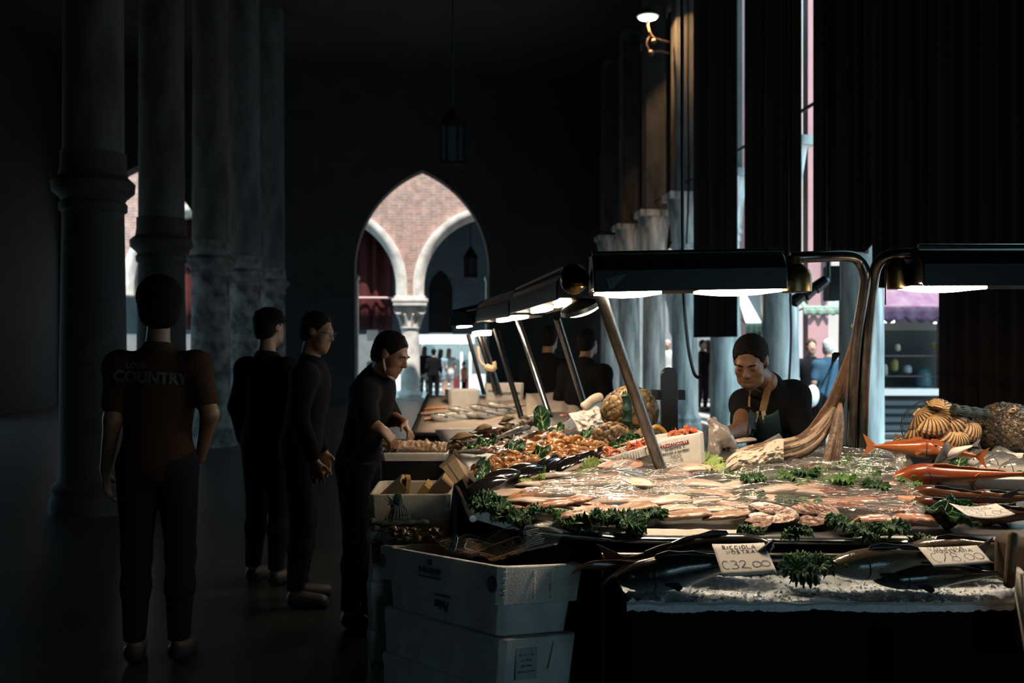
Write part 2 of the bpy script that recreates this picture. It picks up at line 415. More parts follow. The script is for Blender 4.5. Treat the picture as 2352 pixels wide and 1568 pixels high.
M_bluew = mat('blue_grey_wall', (.10, .15, .18), .9, col2=(.07, .11, .14), scale=1.5)

# ------------------------------------------------------------------ the hall
def slab(s0, s1, t0, t1, z0, z1):
    mb = MB(); pts = [H(s0, t0, z0), H(s1, t0, z0), H(s1, t1, z0), H(s0, t1, z0)]
    return mb.poly(pts, (0, 0, z1-z0))
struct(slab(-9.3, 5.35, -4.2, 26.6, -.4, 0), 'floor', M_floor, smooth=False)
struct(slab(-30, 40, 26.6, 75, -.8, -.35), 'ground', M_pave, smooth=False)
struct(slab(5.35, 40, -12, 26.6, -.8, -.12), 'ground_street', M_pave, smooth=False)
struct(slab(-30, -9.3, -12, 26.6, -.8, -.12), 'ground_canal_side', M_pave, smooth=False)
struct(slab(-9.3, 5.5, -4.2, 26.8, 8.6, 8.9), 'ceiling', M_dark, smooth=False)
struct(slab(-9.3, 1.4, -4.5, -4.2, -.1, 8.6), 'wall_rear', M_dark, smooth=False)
struct(slab(1.4, 5.5, -4.5, -4.2, 1.5, 8.6), 'wall_rear_upper', M_dark, smooth=False)  # unseen opening under this, added to send cool fill onto the near boxes
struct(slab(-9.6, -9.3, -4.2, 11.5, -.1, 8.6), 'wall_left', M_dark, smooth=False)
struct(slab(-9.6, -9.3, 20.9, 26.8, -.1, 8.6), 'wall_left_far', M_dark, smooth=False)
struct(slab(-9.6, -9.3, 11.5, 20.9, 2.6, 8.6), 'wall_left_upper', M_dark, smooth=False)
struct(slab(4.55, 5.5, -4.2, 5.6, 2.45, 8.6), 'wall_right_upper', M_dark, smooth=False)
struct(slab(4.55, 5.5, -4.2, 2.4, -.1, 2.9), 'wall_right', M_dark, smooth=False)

def arch_z(x, xc, w, zs, h):
    d = abs(x-xc)
    if d >= w: return None
    r = (w*w+h*h)/(2*w); cx = w-r            # arcs springing at +-w
    return zs+math.sqrt(max(0, r*r-(d-cx)**2)) if r*r-(d-cx)**2 > 0 else zs
def arch_wall(name, t, s0, s1, top, arches, thick, m, base=-.1, hide_piers=True, mats=None):
    xs = set([s0, s1])
    for xc, w, zs, h in arches:
        for i in range(41): xs.add(xc-w*math.cos(PI*i/40))
    xs = sorted(x for x in xs if s0 <= x <= s1); mb = MB()
    def bot(x, side):
        for a in arches:
            if a[0]-a[1]+1e-6 < x < a[0]+a[1]-1e-6 or abs(x-(a[0]-a[1])) < 1e-6 and side > 0 or abs(x-(a[0]+a[1])) < 1e-6 and side < 0:
                z = arch_z(x, *a); return a[2] if z is None else z
        return base
    for a, b in zip(xs, xs[1:]):
        za, zb = bot(a, 1), bot(b, -1)
        q = [H(a, t, za), H(b, t, zb), H(b, t, top), H(a, t, top)]
        mb.poly(q, UU*thick)
    return mb
# far wall with its pointed openings, the photographed one in the middle
AW = 26.0
pxs = lambda px, Y: (P(px, 784, Y) @ SS)
far_arches = [(pxs(970, AW), 153/F*AW, 1.6+164/F*AW, 228/F*AW), (pxs(335, AW), 153/F*AW, 1.6+164/F*AW, 228/F*AW)]
wb = arch_wall('wall_back', AW, -9.3, 5.5, 8.6, far_arches, .55, M_dark)
struct(wb, 'wall_back', M_dark, smooth=False)
# stone imposts and the pale reveals that catch the daylight
n_trim = 0
for xc, w, zs, h in far_arches:
    for sg in (-1, 1):
        mb = MB(); z0 = 1.6+150/F*AW; prof_i = [(0, 0), (.03, .05), (.12, .16), (.12, .24), (.02, .30), (.02, .34)]
        pts = [H(xc+sg*(w+.02-d*.9), AW+.22, z0-.02+zz*.8-.17) for d, zz in prof_i]
        pts += [H(xc+sg*(w+.05), AW+.22, z0+.2), H(xc+sg*(w+.05), AW+.22, z0-.2)]
        mb.poly(pts, UU*.4)
        n_trim += 1; struct(mb, 'trim_%d' % n_trim, M_istria, smooth=False)
        mb = MB(); mb.poly([H(xc+sg*w, AW+.25, -.1), H(xc+sg*(w-.06), AW+.25, -.1), H(xc+sg*(w-.06), AW+.25, z0-.1), H(xc+sg*w, AW+.25, z0-.1)], UU*.35)
        n_trim += 1; struct(mb, 'trim_%d' % n_trim, M_istria, smooth=False)
# torn leaf of plaster that hangs into the arch at its right shoulder
mb = MB(); q = [(1000, 398), (1010, 412), (1018, 404), (1032, 418), (1038, 440), (1046, 428), (1068, 420), (1062, 400), (1020, 385)]
mb.poly([P(x, y, AW-.06) for x, y in q], (0, .05, 0))
o = mb.build('torn_plaster', M_dark, smooth=False); tag(o, 'ragged scrap hanging at the right shoulder of the pointed far arch', 'debris')

# ------------------------------------------------------------------ colonnades
def column_prof(r, zring, ztop, base=True):
    p = [(r*1.32, 0), (r*1.32, .12), (r*1.22, .17), (r*1.28, .24), (r*1.05, .30), (r*1.02, .34)] if base else [(r, 0)]
    p += [(r*1.0, zring*.5), (r*.93, zring-.14), (r*1.02, zring-.12), (r*1.03, zring-.06), (r*.95, zring-.03)]
    return p
def column(px, Y, r, zcap, ztop, label, kind, m):
    c = P(px, 784, Y); c.z = 0
    t = T('stone_column', label, 'column', c)
    mb = MB(); mb.lathe(column_prof(r, zcap, ztop), 28, c); mb.build('shaft', m, t)
    mb = MB()
    if kind == 'cone':
        hc = .82
        mb.lathe([(r*.95, zcap-.03), (r*1.12, zcap), (r*1.12, zcap+.05), (r*1.0, zcap+.08), (r*1.08, zcap+.16), (r*1.08, zcap+.2), (r*1.1, zcap+.3), (r*1.2, zcap+hc*.6), (r*1.42, zcap+hc), (r*1.42, zcap+hc+.03)], 24, c)
        R = Matrix.Rotation(HALL_YAW, 3, 'Z')
        mb.box(c+V(0, 0, zcap+hc+.09), (r*3.0, r*3.0, .12), R)
        z2 = zcap+hc+.15
    else:
        mb.lathe([(r*.95, zcap-.03), (r*1.02, zcap), (r*1.25, zcap+.06), (r*1.27, zcap+.14), (r*1.05, zcap+.2), (r*1.0, zcap+.3), (r*1.0, zcap+.42)], 24, c); z2 = zcap+.42
    mb.build('capital', m, t)
    mb = MB(); R = Matrix.Rotation(HALL_YAW, 3, 'Z')
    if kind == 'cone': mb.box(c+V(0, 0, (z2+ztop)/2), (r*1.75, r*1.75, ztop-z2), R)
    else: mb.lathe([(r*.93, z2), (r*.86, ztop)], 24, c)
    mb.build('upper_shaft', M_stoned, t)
    return t
ords = ['nearest', 'second', 'third', 'fourth', 'fifth', 'sixth', 'seventh', 'eighth']
D = 2.4
for n in range(8):
    k = (.772+.225*n)/.225; Yc = k*D; px = 975+1/(.225*k)*1e3
    lab = {0: 'dark nearest stone column of the right colonnade, behind the scallop bag', 1: 'pale blue column just right of the bent steel pipes',
           2: 'pale streaked column with hanging cable right of the bending fishmonger', 3: 'pale column left of the fishmonger under the dark canvas',
           4: 'tall lit column with big flared capital beside the street lamp', 5: 'slim pale column second from the flared tall one along the arcade',
           6: 'slim pale column just right of the steel pole, sixth along the arcade', 7: 'farthest grey column of the right arcade, behind the steel pole'}[n]
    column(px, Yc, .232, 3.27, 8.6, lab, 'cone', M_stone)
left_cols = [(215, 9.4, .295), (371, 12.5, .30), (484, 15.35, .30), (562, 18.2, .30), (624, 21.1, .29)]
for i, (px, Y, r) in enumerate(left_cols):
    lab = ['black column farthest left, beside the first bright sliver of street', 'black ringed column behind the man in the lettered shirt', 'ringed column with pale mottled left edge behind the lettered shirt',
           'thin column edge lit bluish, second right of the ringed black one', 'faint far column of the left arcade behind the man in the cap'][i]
    column(px, Y, r, 2.72 if i else 2.95, 8.6, lab, 'ring', mat('shade_black_stone', (.05, .05, .05), .9, col2=(.03, .03, .03), scale=4) if i < 2 else mat('mottled_stone', (.24, .24, .235), .85, col2=(.05, .05, .05), scale=5, bump=.3, bscale=14))  # nearest pair: their silhouette shade is put into the stone colour
# iron tie rod running along the right arcade
mb = MB(); mb.tube([H(4.55, 6, 4.42), H(4.55, 25.9, 4.42)], .022, 8)
for n in range(8):
    k = (.772+.225*n)/.225; mb.tube([H(4.62, k*D-.12, 4.42), H(4.62, k*D+.12, 4.42)], .05, 8)
o = mb.build('tie_rod', M_iron); tag(o, 'thin iron tie rod running along the right arcade above the capitals', 'rod')

def canvas(s0, t0, t1, z0, z1, label, m=M_curt, across=False, amp=.05, waves=7, rag=0):
    mb = MB()
    def fn(u, v):
        a = lerp(t0, t1, u); d = amp*math.sin(u*waves*2*PI)+amp*.5*math.sin(u*waves*3.3*PI+1)
        z = lerp(z0+rag*nz(u*9, 1.3), z1, v)
        return H(a, s0+d, z) if across else H(s0+d, a, z)
    mb.grid(fn, 60, 4)
    o = mb.build('hanging_canvas', m, solid=.012)
    return tag(o, label, 'curtain')
tp = lambda px, s: s*F/(px-985)
for pa, pb, z0, lab, rag in [(1605, 1703, 1.66, 'black canvas blind whose low straight hem hangs above the fishmonger', 0), (1728, 1857, 2.45, 'black canvas blind hanging behind the long lamp hood', .04),
        (1895, 2045, 2.45, 'black canvas blind with ragged hem above the bent pipes', .08), (2040, 2212, 2.08, 'black canvas blind behind the right lamp hood', .02), (2206, 2480, 0, 'added full-length black sheet in place of the shaded pillar at the far right edge', 0)]:  # the last is an added black sheet giving the pillar's shade
    canvas(4.05, tp(pb, 4.05), tp(pa, 4.05), z0, 8.5, lab, amp=.03, rag=rag)
canvas(5.05, 15.9, 18.3, 3.75, 8.5, 'black canvas blind beyond the tall lit column', amp=.03)
canvas(5.05, 18.4, 25.9, 3.55, 8.5, 'long black canvas blind over the far arcade bays', amp=.04, waves=16)

# ------------------------------------------------------------------ opposite loggia
OW = 30.5
spc = 323/F*OW; wgap = 131/F*OW
oc = [pxs(942, OW)+spc*i for i in range(-4, 5)]
op = [((a+b)/2, wgap, 3.25, 2.14) for a, b in zip(oc, oc[1:])]
def opp_wall():
    mb = arch_wall('x', OW, oc[0], oc[-1], 10.5, op, .6, M_brick, base=2.95)
    return mb
# facade in local hall axes so the brick courses run level
mb = opp_wall()
Ri = Matrix.Rotation(-HALL_YAW, 3, 'Z'); o0 = H(0, OW, 0)
mb.v = [tuple(Ri @ (Vector(v)-o0)) for v in mb.v]
fac = struct(mb, 'wall_opposite', M_brick, smooth=False, origin=(0, 0, 0)); fac.location = o0; fac.rotation_euler.z = HALL_YAW
for i, a in enumerate(op):
    xc, w, zs, h = a; mb = MB(); ring_o = []; ring_i = []
    seq = [(-1, 2.98), (-1, zs)]
    pts = []
    N = 28
    for k in range(N+1):
        x = xc-w*math.cos(PI*k/N); z = arch_z(x, *a) or zs
        pts.append((x, z))
    pts = [(xc-w, 2.98)]+pts+[(xc+w, 2.98)]
    rings = []
    for k, (x, z) in enumerate(pts):
        x0, z0 = pts[max(k-1, 0)]; x1, z1 = pts[min(k+1, len(pts)-1)]
        d = Vector((x1-x0, z1-z0)).normalized(); nrm = Vector((-d.y, d.x))
        q = lambda off, dep: H(x+nrm.x*off, OW+dep, z+nrm.y*off)
        rings.append([q(-.02, .02), q(.10, -.10), q(.2, -.14), q(.32, -.12), q(.33, .05), q(-.02, .3)])
    mb.loft(rings)
    n_trim += 1; struct(mb, 'trim_%d' % n_trim, M_istria)
for i, s in enumerate(oc):
    if not (-9 < s < 6): continue
    c = H(s, OW+.3, -.35); lab = {4: 'sunlit stone column framed by the far arch, with carved capital'}.get(i, None)
    names = {2: 'sunlit street column farthest left, seen past the black columns', 3: 'street column hidden between the left arcade and far arch', 5: 'street column right of the far arch opening'}
    t = T('loggia_column', lab or names.get(i, 'street column beyond the hall at the edge of the row'), 'column', c)
    mb = MB(); r = .3; b = c
    mb.box(b+V(0, 0, .12), (.84, .84, .24), Matrix.Rotation(HALL_YAW, 3, 'Z'))
    mb.lathe([(r*1.25, .24), (r*1.3, .32), (r*1.05, .42), (r*1.0, .5), (r*.98, 1.4), (r*.9, 2.33), (r*1.05, 2.36), (r*1.05, 2.42)], 24, b); mb.build('shaft', M_istria, t)
    mb = MB(); mb.lathe([(r*.88, 2.42), (r*.92, 2.6), (r*1.05, 2.8), (r*1.3, 2.95), (r*1.35, 3.0)], 24, b)
    R = Matrix.Rotation(HALL_YAW, 3, 'Z')
    for sg in (-1, 1):
        for dp in (-1, 1):
            mb.lathe([(.02, -.06), (.12, -.06), (.13, 0), (.12, .06), (.02, .06)], 14, b+R @ V(sg*.36, dp*.33, 2.9), R @ Matrix.Rotation(PI/2, 3, 'X'))
    for k in range(10):
        a = 2*PI*k/10; mb.tube([b+V(math.cos(a)*r*.9, math.sin(a)*r*.9, 2.45), b+V(math.cos(a)*r*1.1, math.sin(a)*r*1.1, 2.65), b+V(math.cos(a)*r*1.4, math.sin(a)*r*1.4, 2.78)], [.06, .05, .025], 6)
    mb.build('capital', M_istria, t)
    mb = MB(); mb.box(b+V(0, 0, 3.09), (1.02, .98, .12), R); mb.box(b+V(0, 0, 3.2), (1.1, 1.02, .1), R); mb.box(b+V(0, 0, 3.28), (.96, .9, .1), R); mb.build('impost', M_istria, t, smooth=False, bevel=.02)
# loggia depth: ceiling, back wall with an arched window, red canvas
struct(slab(oc[0], oc[-1], OW+.6, OW+4.9, 6.4, 6.6), 'ceiling_loggia', M_dark, smooth=False)
mb = arch_wall('x', OW+4.8, oc[0], oc[-1], 8.5, [(pxs(1012, OW+4.8), .42, 3.4, .75)], .3, M_bluew, base=1.85)
struct(mb, 'wall_loggia', M_bluew, smooth=False)
mb = MB(); mb.poly([H(pxs(1012, 35.3)-.5, 35.55, 1.9), H(pxs(1012, 35.3)+.5, 35.55, 1.9), H(pxs(1012, 35.3)+.5, 35.55, 4.4), H(pxs(1012, 35.3)-.5, 35.55, 4.4)], UU*.05)
struct(mb, 'window_1', M_black, smooth=False)
o = canvas(OW+.75, op[3][0]-wgap-.1, op[3][0]+wgap-.15, 1.96, 5.6, 'dark red canvas hanging in the left arch of the loggia across the street', M_red, across=True, amp=.05, waves=9)
mb = MB(); mb.tube([H(op[3][0]-wgap, OW+.6, 2.95), H(op[3][0]+wgap-.1, OW+.6, 2.95)], .035, 8); rp = mb.build('curtain_rod', mat('pinkish_wood', (.62, .42, .42), .6), o, origin=o.location)
canvas(OW+.75, op[1][0]-wgap-.1, op[1][0]+wgap-.1, 1.96, 5.6, 'dark red canvas in the loggia arch glimpsed left of the mottled column', M_red, across=True, amp=.05, waves=9)
canvas(OW+.75, op[2][0]-wgap-.1, op[2][0]+wgap-.1, 1.96, 5.6, 'dark red canvas in the loggia arch behind the left arcade', M_red, across=True, amp=.05, waves=9)

# lanterns
def lantern(px, py, Y, h, label):
    c = P(px, py, Y); t = T('hanging_lantern', label, 'lantern', c-V(0, 0, h/2)); w = h*.62
    R = Matrix.Rotation(HALL_YAW, 3, 'Z'); mb = MB()
    for a in (-1, 1):
        for b in (-1, 1): mb.box(c+R @ V(a*w/2, b*w/2, 0), (.03, .03, h), R)
    for a in (-.18, .18):
        mb.box(c+R @ V(a*w*1.3, -w/2, 0), (.02, .02, h), R)
    mb.box(c+V(0, 0, -h/2), (w*1.15, w*1.15, .05), R); mb.box(c+V(0, 0, h/2), (w*1.2, w*1.2, .05), R)
    mb.lathe([(w*.6, h/2+.02), (w*.35, h/2+.2), (.05, h/2+.32), (.03, h/2+.36)], 12, c); mb.build('frame', mat('matt_iron', (.008, .008, .008), .95, spec=.1), t)
    mb = MB(); mb.box(c, (w*.93, w*.93, h*.93), R); mb.build('glass_panes', M_lblue, t, smooth=False)
    mb = MB(); mb.tube([c+V(0, 0, h/2+.3), V(c.x, c.y, 8.6 if Y < 27 else 6.4)], .015, 6); mb.build('hanging_rod', M_iron, t)
lantern(1040, 334, 18, .68, 'dim square lantern hanging from the ceiling above the far arch')
lantern(1081, 613, 32.6, .62, 'small square lantern seen hanging inside the far arch')

# wall lamp high on the tall column
Yl = 17.25
t = T('street_lamp', 'glowing disc lamp on an iron bracket high on the tall column', 'lamp', P(1488, 45, Yl))
c = P(1488, 40, Yl)
mb = MB(); mb.lathe([(.03, .16), (.1, .12), (.19, .04), (.20, .01), (.19, .01), (.09, .1)], 20, c); mb.build('shade', M_iron, t)
mb = MB(); mb.lathe([(.01, -.045), (.09, -.042), (.15, -.02), (.165, .0), (.01, .02)], 20, c); mb.build('bulb_disc', M_white_glass, t)
mb = MB(); mb.tube(bez([c+V(0, 0, -.03), c+V(.0, 0, -.15), c+V(.06, 0, -.32), c+V(.2, .12, -.35), c+V(.42, .42, -.3)], 6), .022, 8)
mb.tube(bez([c+V(.05, 0, -.3), c+V(-.02, 0, -.45), c+V(.04, 0, -.6), c+V(.2, .12, -.55), c+V(.42, .42, -.5)], 6), .02, 8)
mb.ball(c+V(.05, 0, -.62), .06); mb.ball(c+V(.1, 0, -.42), .05); mb.build('bracket', mat('rusty_iron', (.12, .07, .04), .6, metal=.4), t)
# its own light is the glowing disc (emissive) plus the spill onto the column
ld = bpy.data.lights.new('street_lamp_light', 'SPOT'); lo = bpy.data.objects.new('street_lamp_light', ld); COL.objects.link(lo); lo.parent = t
ld.energy = 260; ld.color = (1, .55, .22); ld.shadow_soft_size = .05; ld.spot_size = math.radians(120); lo.location = (.02, -.02, -.06)
lo.rotation_euler = (math.radians(18), math.radians(-48), 0)

# ------------------------------------------------------------------ street on the right
def fbox(px0, px1, py0, py1, Y, dep, name, m, bevel=0):
    a = P(px0, py1, Y); b = P(px1, py0, Y); mb = MB(); mb.box(((a.x+b.x)/2, Y+dep/2, (a.z+b.z)/2), (b.x-a.x, dep, b.z-a.z)); return mb
struct(slab(9.6, 10.2, 15, 34, -.2, 13), 'wall_street', M_pink, smooth=False)
mb = MB()
for k, (a, b, hgt) in enumerate([(5.6, 9.6, 13)]): mb.poly([H(a, 31, -.3), H(b+6, 31, -.3), H(b+6, 31, hgt), H(a, 31, hgt)], UU*.5)
struct(mb, 'wall_street_end', M_grey, smooth=False)
# tall pale house whose strip shows between the blinds, with drain pipes and windows
mb = MB(); mb.box((6.4, 20.6, 6), (2.4, .5, 12.4)); struct(mb, 'wall_house', mat('pale_plaster', (.62, .60, .58), .9, col2=(.5, .5, .5), scale=1), smooth=False)
mb = MB(); mb.box((5.15, 16.9, 6.6), (.34, .3, 11)); struct(mb, 'trim_80', M_pink, smooth=False)
t = T('drain_pipe', 'dark drain pipe running down the pink house between the blinds', 'pipe', (5.27, 16.6, 2.6))
mb = MB(); mb.tube([V(5.27, 16.6, 2.6), V(5.27, 16.6, 12)], .05, 8)
for z in (4, 6, 8): mb.tube([V(5.27, 16.6, z), V(5.27, 16.6, z+.12)], .07, 8)
mb.build('pipe', mat('zinc', (.12, .16, .18), .5, metal=.5), t)

def awning(px0, px1, pyt, pyb, Y, out, m, label, val=.25, mval=None, scal=9):
    a = P(px0, pyt, Y); b = P(px1, pyt, Y); zb = CAM_Z-(pyb-784)/F*(Y-out)
    c = V(a.x*(1), a.y-out, zb); d = V(b.x, b.y-out, zb); t = T('shop_awning', label, 'awning', (a+b)/2)
    mb = MB(); mb.poly([a, b, d, c], (0, 0, .02)); mb.build('canopy', m, t, smooth=False)
    mb = MB()
    def fn(u, v): return V(lerp(c.x, d.x, u), c.y-.01+.02*math.sin(u*40), zb-v*(val*.75+val*.25*abs(math.sin(u*PI*scal))))
    mb.grid(fn, 90, 3); mb.build('valance', mval or m, t, solid=.008)
    mb = MB(); mb.tube([c, a-V(0, 0, .5)], .015, 6); mb.tube([d, b-V(0, 0, .5)], .015, 6); mb.build('arm', M_iron, t)
    return t
M_aw1 = mat('mauve_canvas', (.17, .075, .15), .9, col2=(.24, .17, .23), scale=6, stretch=(1, .2, 1)); M_aw1v = mat('plum_canvas', (.05, .03, .07), .9)
M_aw2 = mat('sage_canvas', (.22, .34, .28), .9, col2=(.27, .37, .31), scale=4); M_aw3 = mat('white_canvas', (.85, .85, .82), .9); M_aw3v = mat('green_canvas', (.03, .07, .06), .9)
awning(2000, 2215, 662, 706, 14.6, .5, M_aw1, 'mauve awning with scalloped dark valance above the dim shop window', .22, M_aw1v)
awning(1815, 1945, 655, 708, 17.5, .8, M_aw2, 'sage green awning above the old man in blue', .12)
awning(1690, 1770, 668, 742, 21.5, .9, M_aw3, 'white awning with dark valance behind the fishmonger', .26, M_aw3v)
# kiosk shop under the mauve awning
t = T('shop_kiosk', 'dim shop front with slatted base under the mauve awning', 'shop', P(2100, 784, 14.8)*1); t.location.z = -.12
M_kiosk = mat('dark_mauve_wood', (.10, .06, .07), .7); M_shel = mat('slat_blue', (.06, .09, .11), .6)
mb = fbox(2168, 2200, 700, 1010, 14.8, .25, 'x', None); mb.build('door_post', mat('mauve_post', (.20, .12, .13), .8), t, smooth=False)
mb = fbox(2020, 2200, 640, 735, 14.85, .2, 'x', None); mb.v += []; mb.build('fascia', M_kiosk, t, smooth=False)
mb = fbox(2022, 2168, 893, 908, 14.5, .5, 'x', None); mb.build('counter', mat('zinc_counter', (.35, .40, .42), .5), t, smooth=False)
mb = MB()
for k in range(9):
    a = P(2026, 918+k*19, 14.75); b = P(2150, 930+k*19, 14.75); mb.box(((a.x+b.x)/2, 14.75, (a.z+b.z)/2), (b.x-a.x, .05, abs(a.z-b.z)), Matrix.Rotation(.5, 3, 'X'))
mb.build('slatted_base', M_shel, t, smooth=False)
mb = fbox(2022, 2168, 730, 1010, 15.4, .05, 'x', None); mb.build('back_panel', mat('dark_shop', (.018, .022, .022), .7), t, smooth=False)
for k, (x, y, w, h_) in enumerate([(2043, 738, 12, 6), (2150, 741, 3, 4)]):
    mb = fbox(x-w, x+w, y-h_/2, y+h_/2, 15.2, .05, 'x', None); mb.build('strip_light', mat('shop_light', (.95, 1, .9), .5, emit=3), t, smooth=False)
Mg = [mat('goods_olive', (.22, .20, .05), .6), mat('goods_grey', (.25, .30, .32), .5), mat('goods_teal', (.05, .12, .14), .5), mat('goods_cream', (.4, .38, .3), .6)]
for k, (x, y, w, h_, g, lb) in enumerate([(2055, 838, 8, 14, 0, 'olive jar on the shop shelf behind the poles'), (2084, 848, 10, 10, 1, 'grey carton in the middle of the dim shop window'), (2122, 870, 22, 24, 2, 'round teal bowl in the dim shop window'),
        (2136, 882, 6, 6, 3, 'small cream packet beside the teal bowl'), (2147, 794, 8, 8, 0, 'olive packet high at the right of the shop window'), (2033, 850, 6, 14, 3, 'cream bottle at the left edge of the shop window'),
        (2062, 798, 6, 8, 3, 'cream cone on the upper shelf of the shop'), (2153, 822, 4, 9, 3, 'narrow cream jar at the right of the shop window')]):
    c = P(x, y, 15.1); mb = MB(); r = w/F*15.1
    mb.lathe([(r*.6, -h_/F*15.1), (r, -h_/F*10), (r, h_/F*8), (r*.5, h_/F*15.1)], 12, c); o = mb.build('shop_jar', Mg[g]); tag(o, lb, 'jar')
mb = MB()
for y in (802, 848, 893): a = P(2024, y+12, 15.1); b = P(2166, y+14, 15.1); mb.box(((a.x+b.x)/2, 15.15, a.z-.02), (b.x-a.x, .4, .02))
mb.build('shelf_boards', M_kiosk, t, smooth=False)
# iron gallery lamps and bracket at the right of the bell shade, seen as dark shapes
t = T('spotlight_cluster', 'cluster of black spotlights on a bar right of the brass bell', 'spotlight', P(1880, 650, 9.4))
mb = MB(); mb.tube([P(1822, 690, 9.4), P(1905, 640, 9.4)], .03, 8); mb.tube([P(1903, 641, 9.4), V(P(1903, 0, 9.4).x, 9.4, 8.6)], .02, 8)
for x, y in ((1835, 683), (1862, 668), (1885, 652)): mb.lathe([(.035, -.09), (.06, -.07), (.05, .06), (.02, .09)], 10, P(x, y, 9.35), Matrix.Rotation(.9, 3, 'Y'))
mb.build('lamp_heads', M_black, t)
mb = fbox(1905, 1932, 610, 690, 9.5, .2, 'x', None); mb.build('control_box', M_black, t, smooth=False, bevel=.01)
# hanging cables
def cable(pts, Y, r, label, m=M_black):
    mb = MB(); mb.tube(bez([P(x, y, Y) for x, y in pts], 8), r, 6); tag(mb.build('hanging_cable', m), label, 'cable')
cable([(1566, -1400), (1567, 300), (1568, 560), (1571, 690), (1580, 790), (1592, 850), (1602, 866), (1610, 862)], 6.5, .012, 'black cable looping down between the two pale columns')
cable([(1815, -950), (1815, 300), (1815, 640), (1817, 760), (1815, 830), (1812, 880)], 9.0, .012, 'black cable hanging straight down the streaked pale column')
cable([(1581, -140), (1580, 200), (1582, 400), (1577, 560)], 17.2, .02, 'cable running down the tall flared column')
# bright market stall across the far street
t = T('street_stall', 'white-canopied stall in full sun beyond the loggia', 'stall', P(1030, 930, 41)); Y = 41
mb = fbox(960, 1085, 768, 790, Y, 2.5, 'x', None); mb.build('canopy', M_aw3, t, smooth=False)
mb = MB()
for x in (1060, 1080, 972): mb.tube([P(x, 785, Y+.2), P(x, 915, Y+.2)], .06, 8)
mb.build('post', M_aw3, t)
mb = fbox(1035, 1082, 862, 905, Y+.3, .8, 'x', None); mb.build('counter', mat('maroon_cloth', (.10, .015, .02), .8), t, smooth=False)
mb = fbox(975, 1085, 792, 880, Y+3, .1, 'x', None); mb.build('back_sheet', mat('teal_sheet', (.09, .15, .17), .8, col2=(.20, .26, .27), scale=1.5, sharp=True), t, smooth=False)
t = T('hanging_sign', 'small blank white sign hanging below the red canvas', 'sign', P(855, 783, 33)); fbox(842, 868, 757, 783, 33, .06, 'x', None).build('board', M_aw3, t, smooth=False, bevel=.02); mb = MB(); mb.tube([P(848, 757, 33.03), V(P(848, 0, 33.03).x, 33.03, 6.4)], .008, 5); mb.tube([P(862, 757, 33.03), V(P(862, 0, 33.03).x, 33.03, 6.4)], .008, 5); mb.build('hanging_cord', M_iron, t)
mb = MB(); mb.box(H(2, 60, 4), (60, .5, 9), Matrix.Rotation(HALL_YAW, 3, 'Z')); struct(mb, 'wall_plaza', mat('plaza_wall', (.14, .13, .12), .9, col2=(.08, .08, .08), scale=1), smooth=False)
# ------------------------------------------------------------------ the stall: one sloping display that turns the corner
def sst(a, b, x): t = min(1, max(0, (x-a)/(b-a))); return t*t*(3-2*t)
def xl(y): return -.144-.13*(y-3.83)
def yfront(x): return prof([(-.144, 3.83), (.052, 3.52), (.39, 3.40), (2.6, 3.28)], x)
def yback(x): return 4.3+.22*sst(.68, .72, x)
def S(x, y):
    a = .92+(.16+.045*sst(.78, 1.0, x))*min(max(y-3.4, -.1), .55+.4*sst(.5, .8, x))
    b = .93+.26*min(max(x-xl(y), 0), .75)*sst(3.5, 4.1, y)*(1-.99*sst(.40, .62, x) if y < 4.45 else 1-.99*sst(.62, .72, x))
    return .5*(a+b)+.5*math.sqrt((a-b)**2+.0004)
def on(px, py, dz=0):
    """where the sight line through a picture point meets the display"""
    d = P(px, py, 1)-V(0, 0, CAM_Z); y = 3.0
    under = lambda y: d.z*y+CAM_Z < S(d.x*y, y)+dz
    while y < 8.5 and not under(y): y += .03
    a, b = y-.03, y
    for _ in range(12):
        m = (a+b)/2
        if under(m): b = m
        else: a = m
    y = b
    return V(d.x*y, y, S(d.x*y, y)+dz)
def snorm(p):
    e = .03; return V(-(S(p.x+e, p.y)-S(p.x-e, p.y))/(2*e), -(S(p.x, p.y+e)-S(p.x, p.y-e))/(2*e), 1).normalized()
def place(o, px, py, yaw=0, roll=0, pitch=0, lift=0, scale=1, dz=0):
    p = on(px, py, dz); n = snorm(p)
    R = frame(n, math.radians(yaw)) @ Matrix.Rotation(math.radians(pitch), 3, 'Y') @ Matrix.Rotation(math.radians(roll), 3, 'X')
    return put(o, p+n*lift, R, scale)

M_paper = mat('cream_paper', (.72, .66, .58), .8, col2=(.60, .54, .46), scale=8, bump=.2, bscale=30)
M_tray = mat('wet_steel_tray', (.16, .155, .15), .35, metal=.6)
M_steel = mat('pole_steel', (.22, .215, .21), .3, metal=1, col2=(.14, .13, .12), scale=40, stretch=(1, 1, .1))
M_eps = mat('white_foam', (.80, .76, .70), .85, col2=(.72, .68, .62), scale=30, bump=.25, bscale=160)
M_epsd = mat('weathered_foam', (.80, .77, .72), .9, col2=(.58, .56, .53), scale=9, bump=.3, bscale=120)
M_ink = mat('black_ink', (.006, .006, .008), .7); M_inkg = mat('faded_ink', (.05, .055, .06), .8); M_inkr = mat('red_ink', (.25, .02, .02), .8)
M_card = mat('cardboard', (.46, .33, .20), .85, col2=(.40, .28, .17), scale=6); M_cardd = mat('brown_carton', (.16, .10, .045), .8, col2=(.11, .07, .03), scale=7)

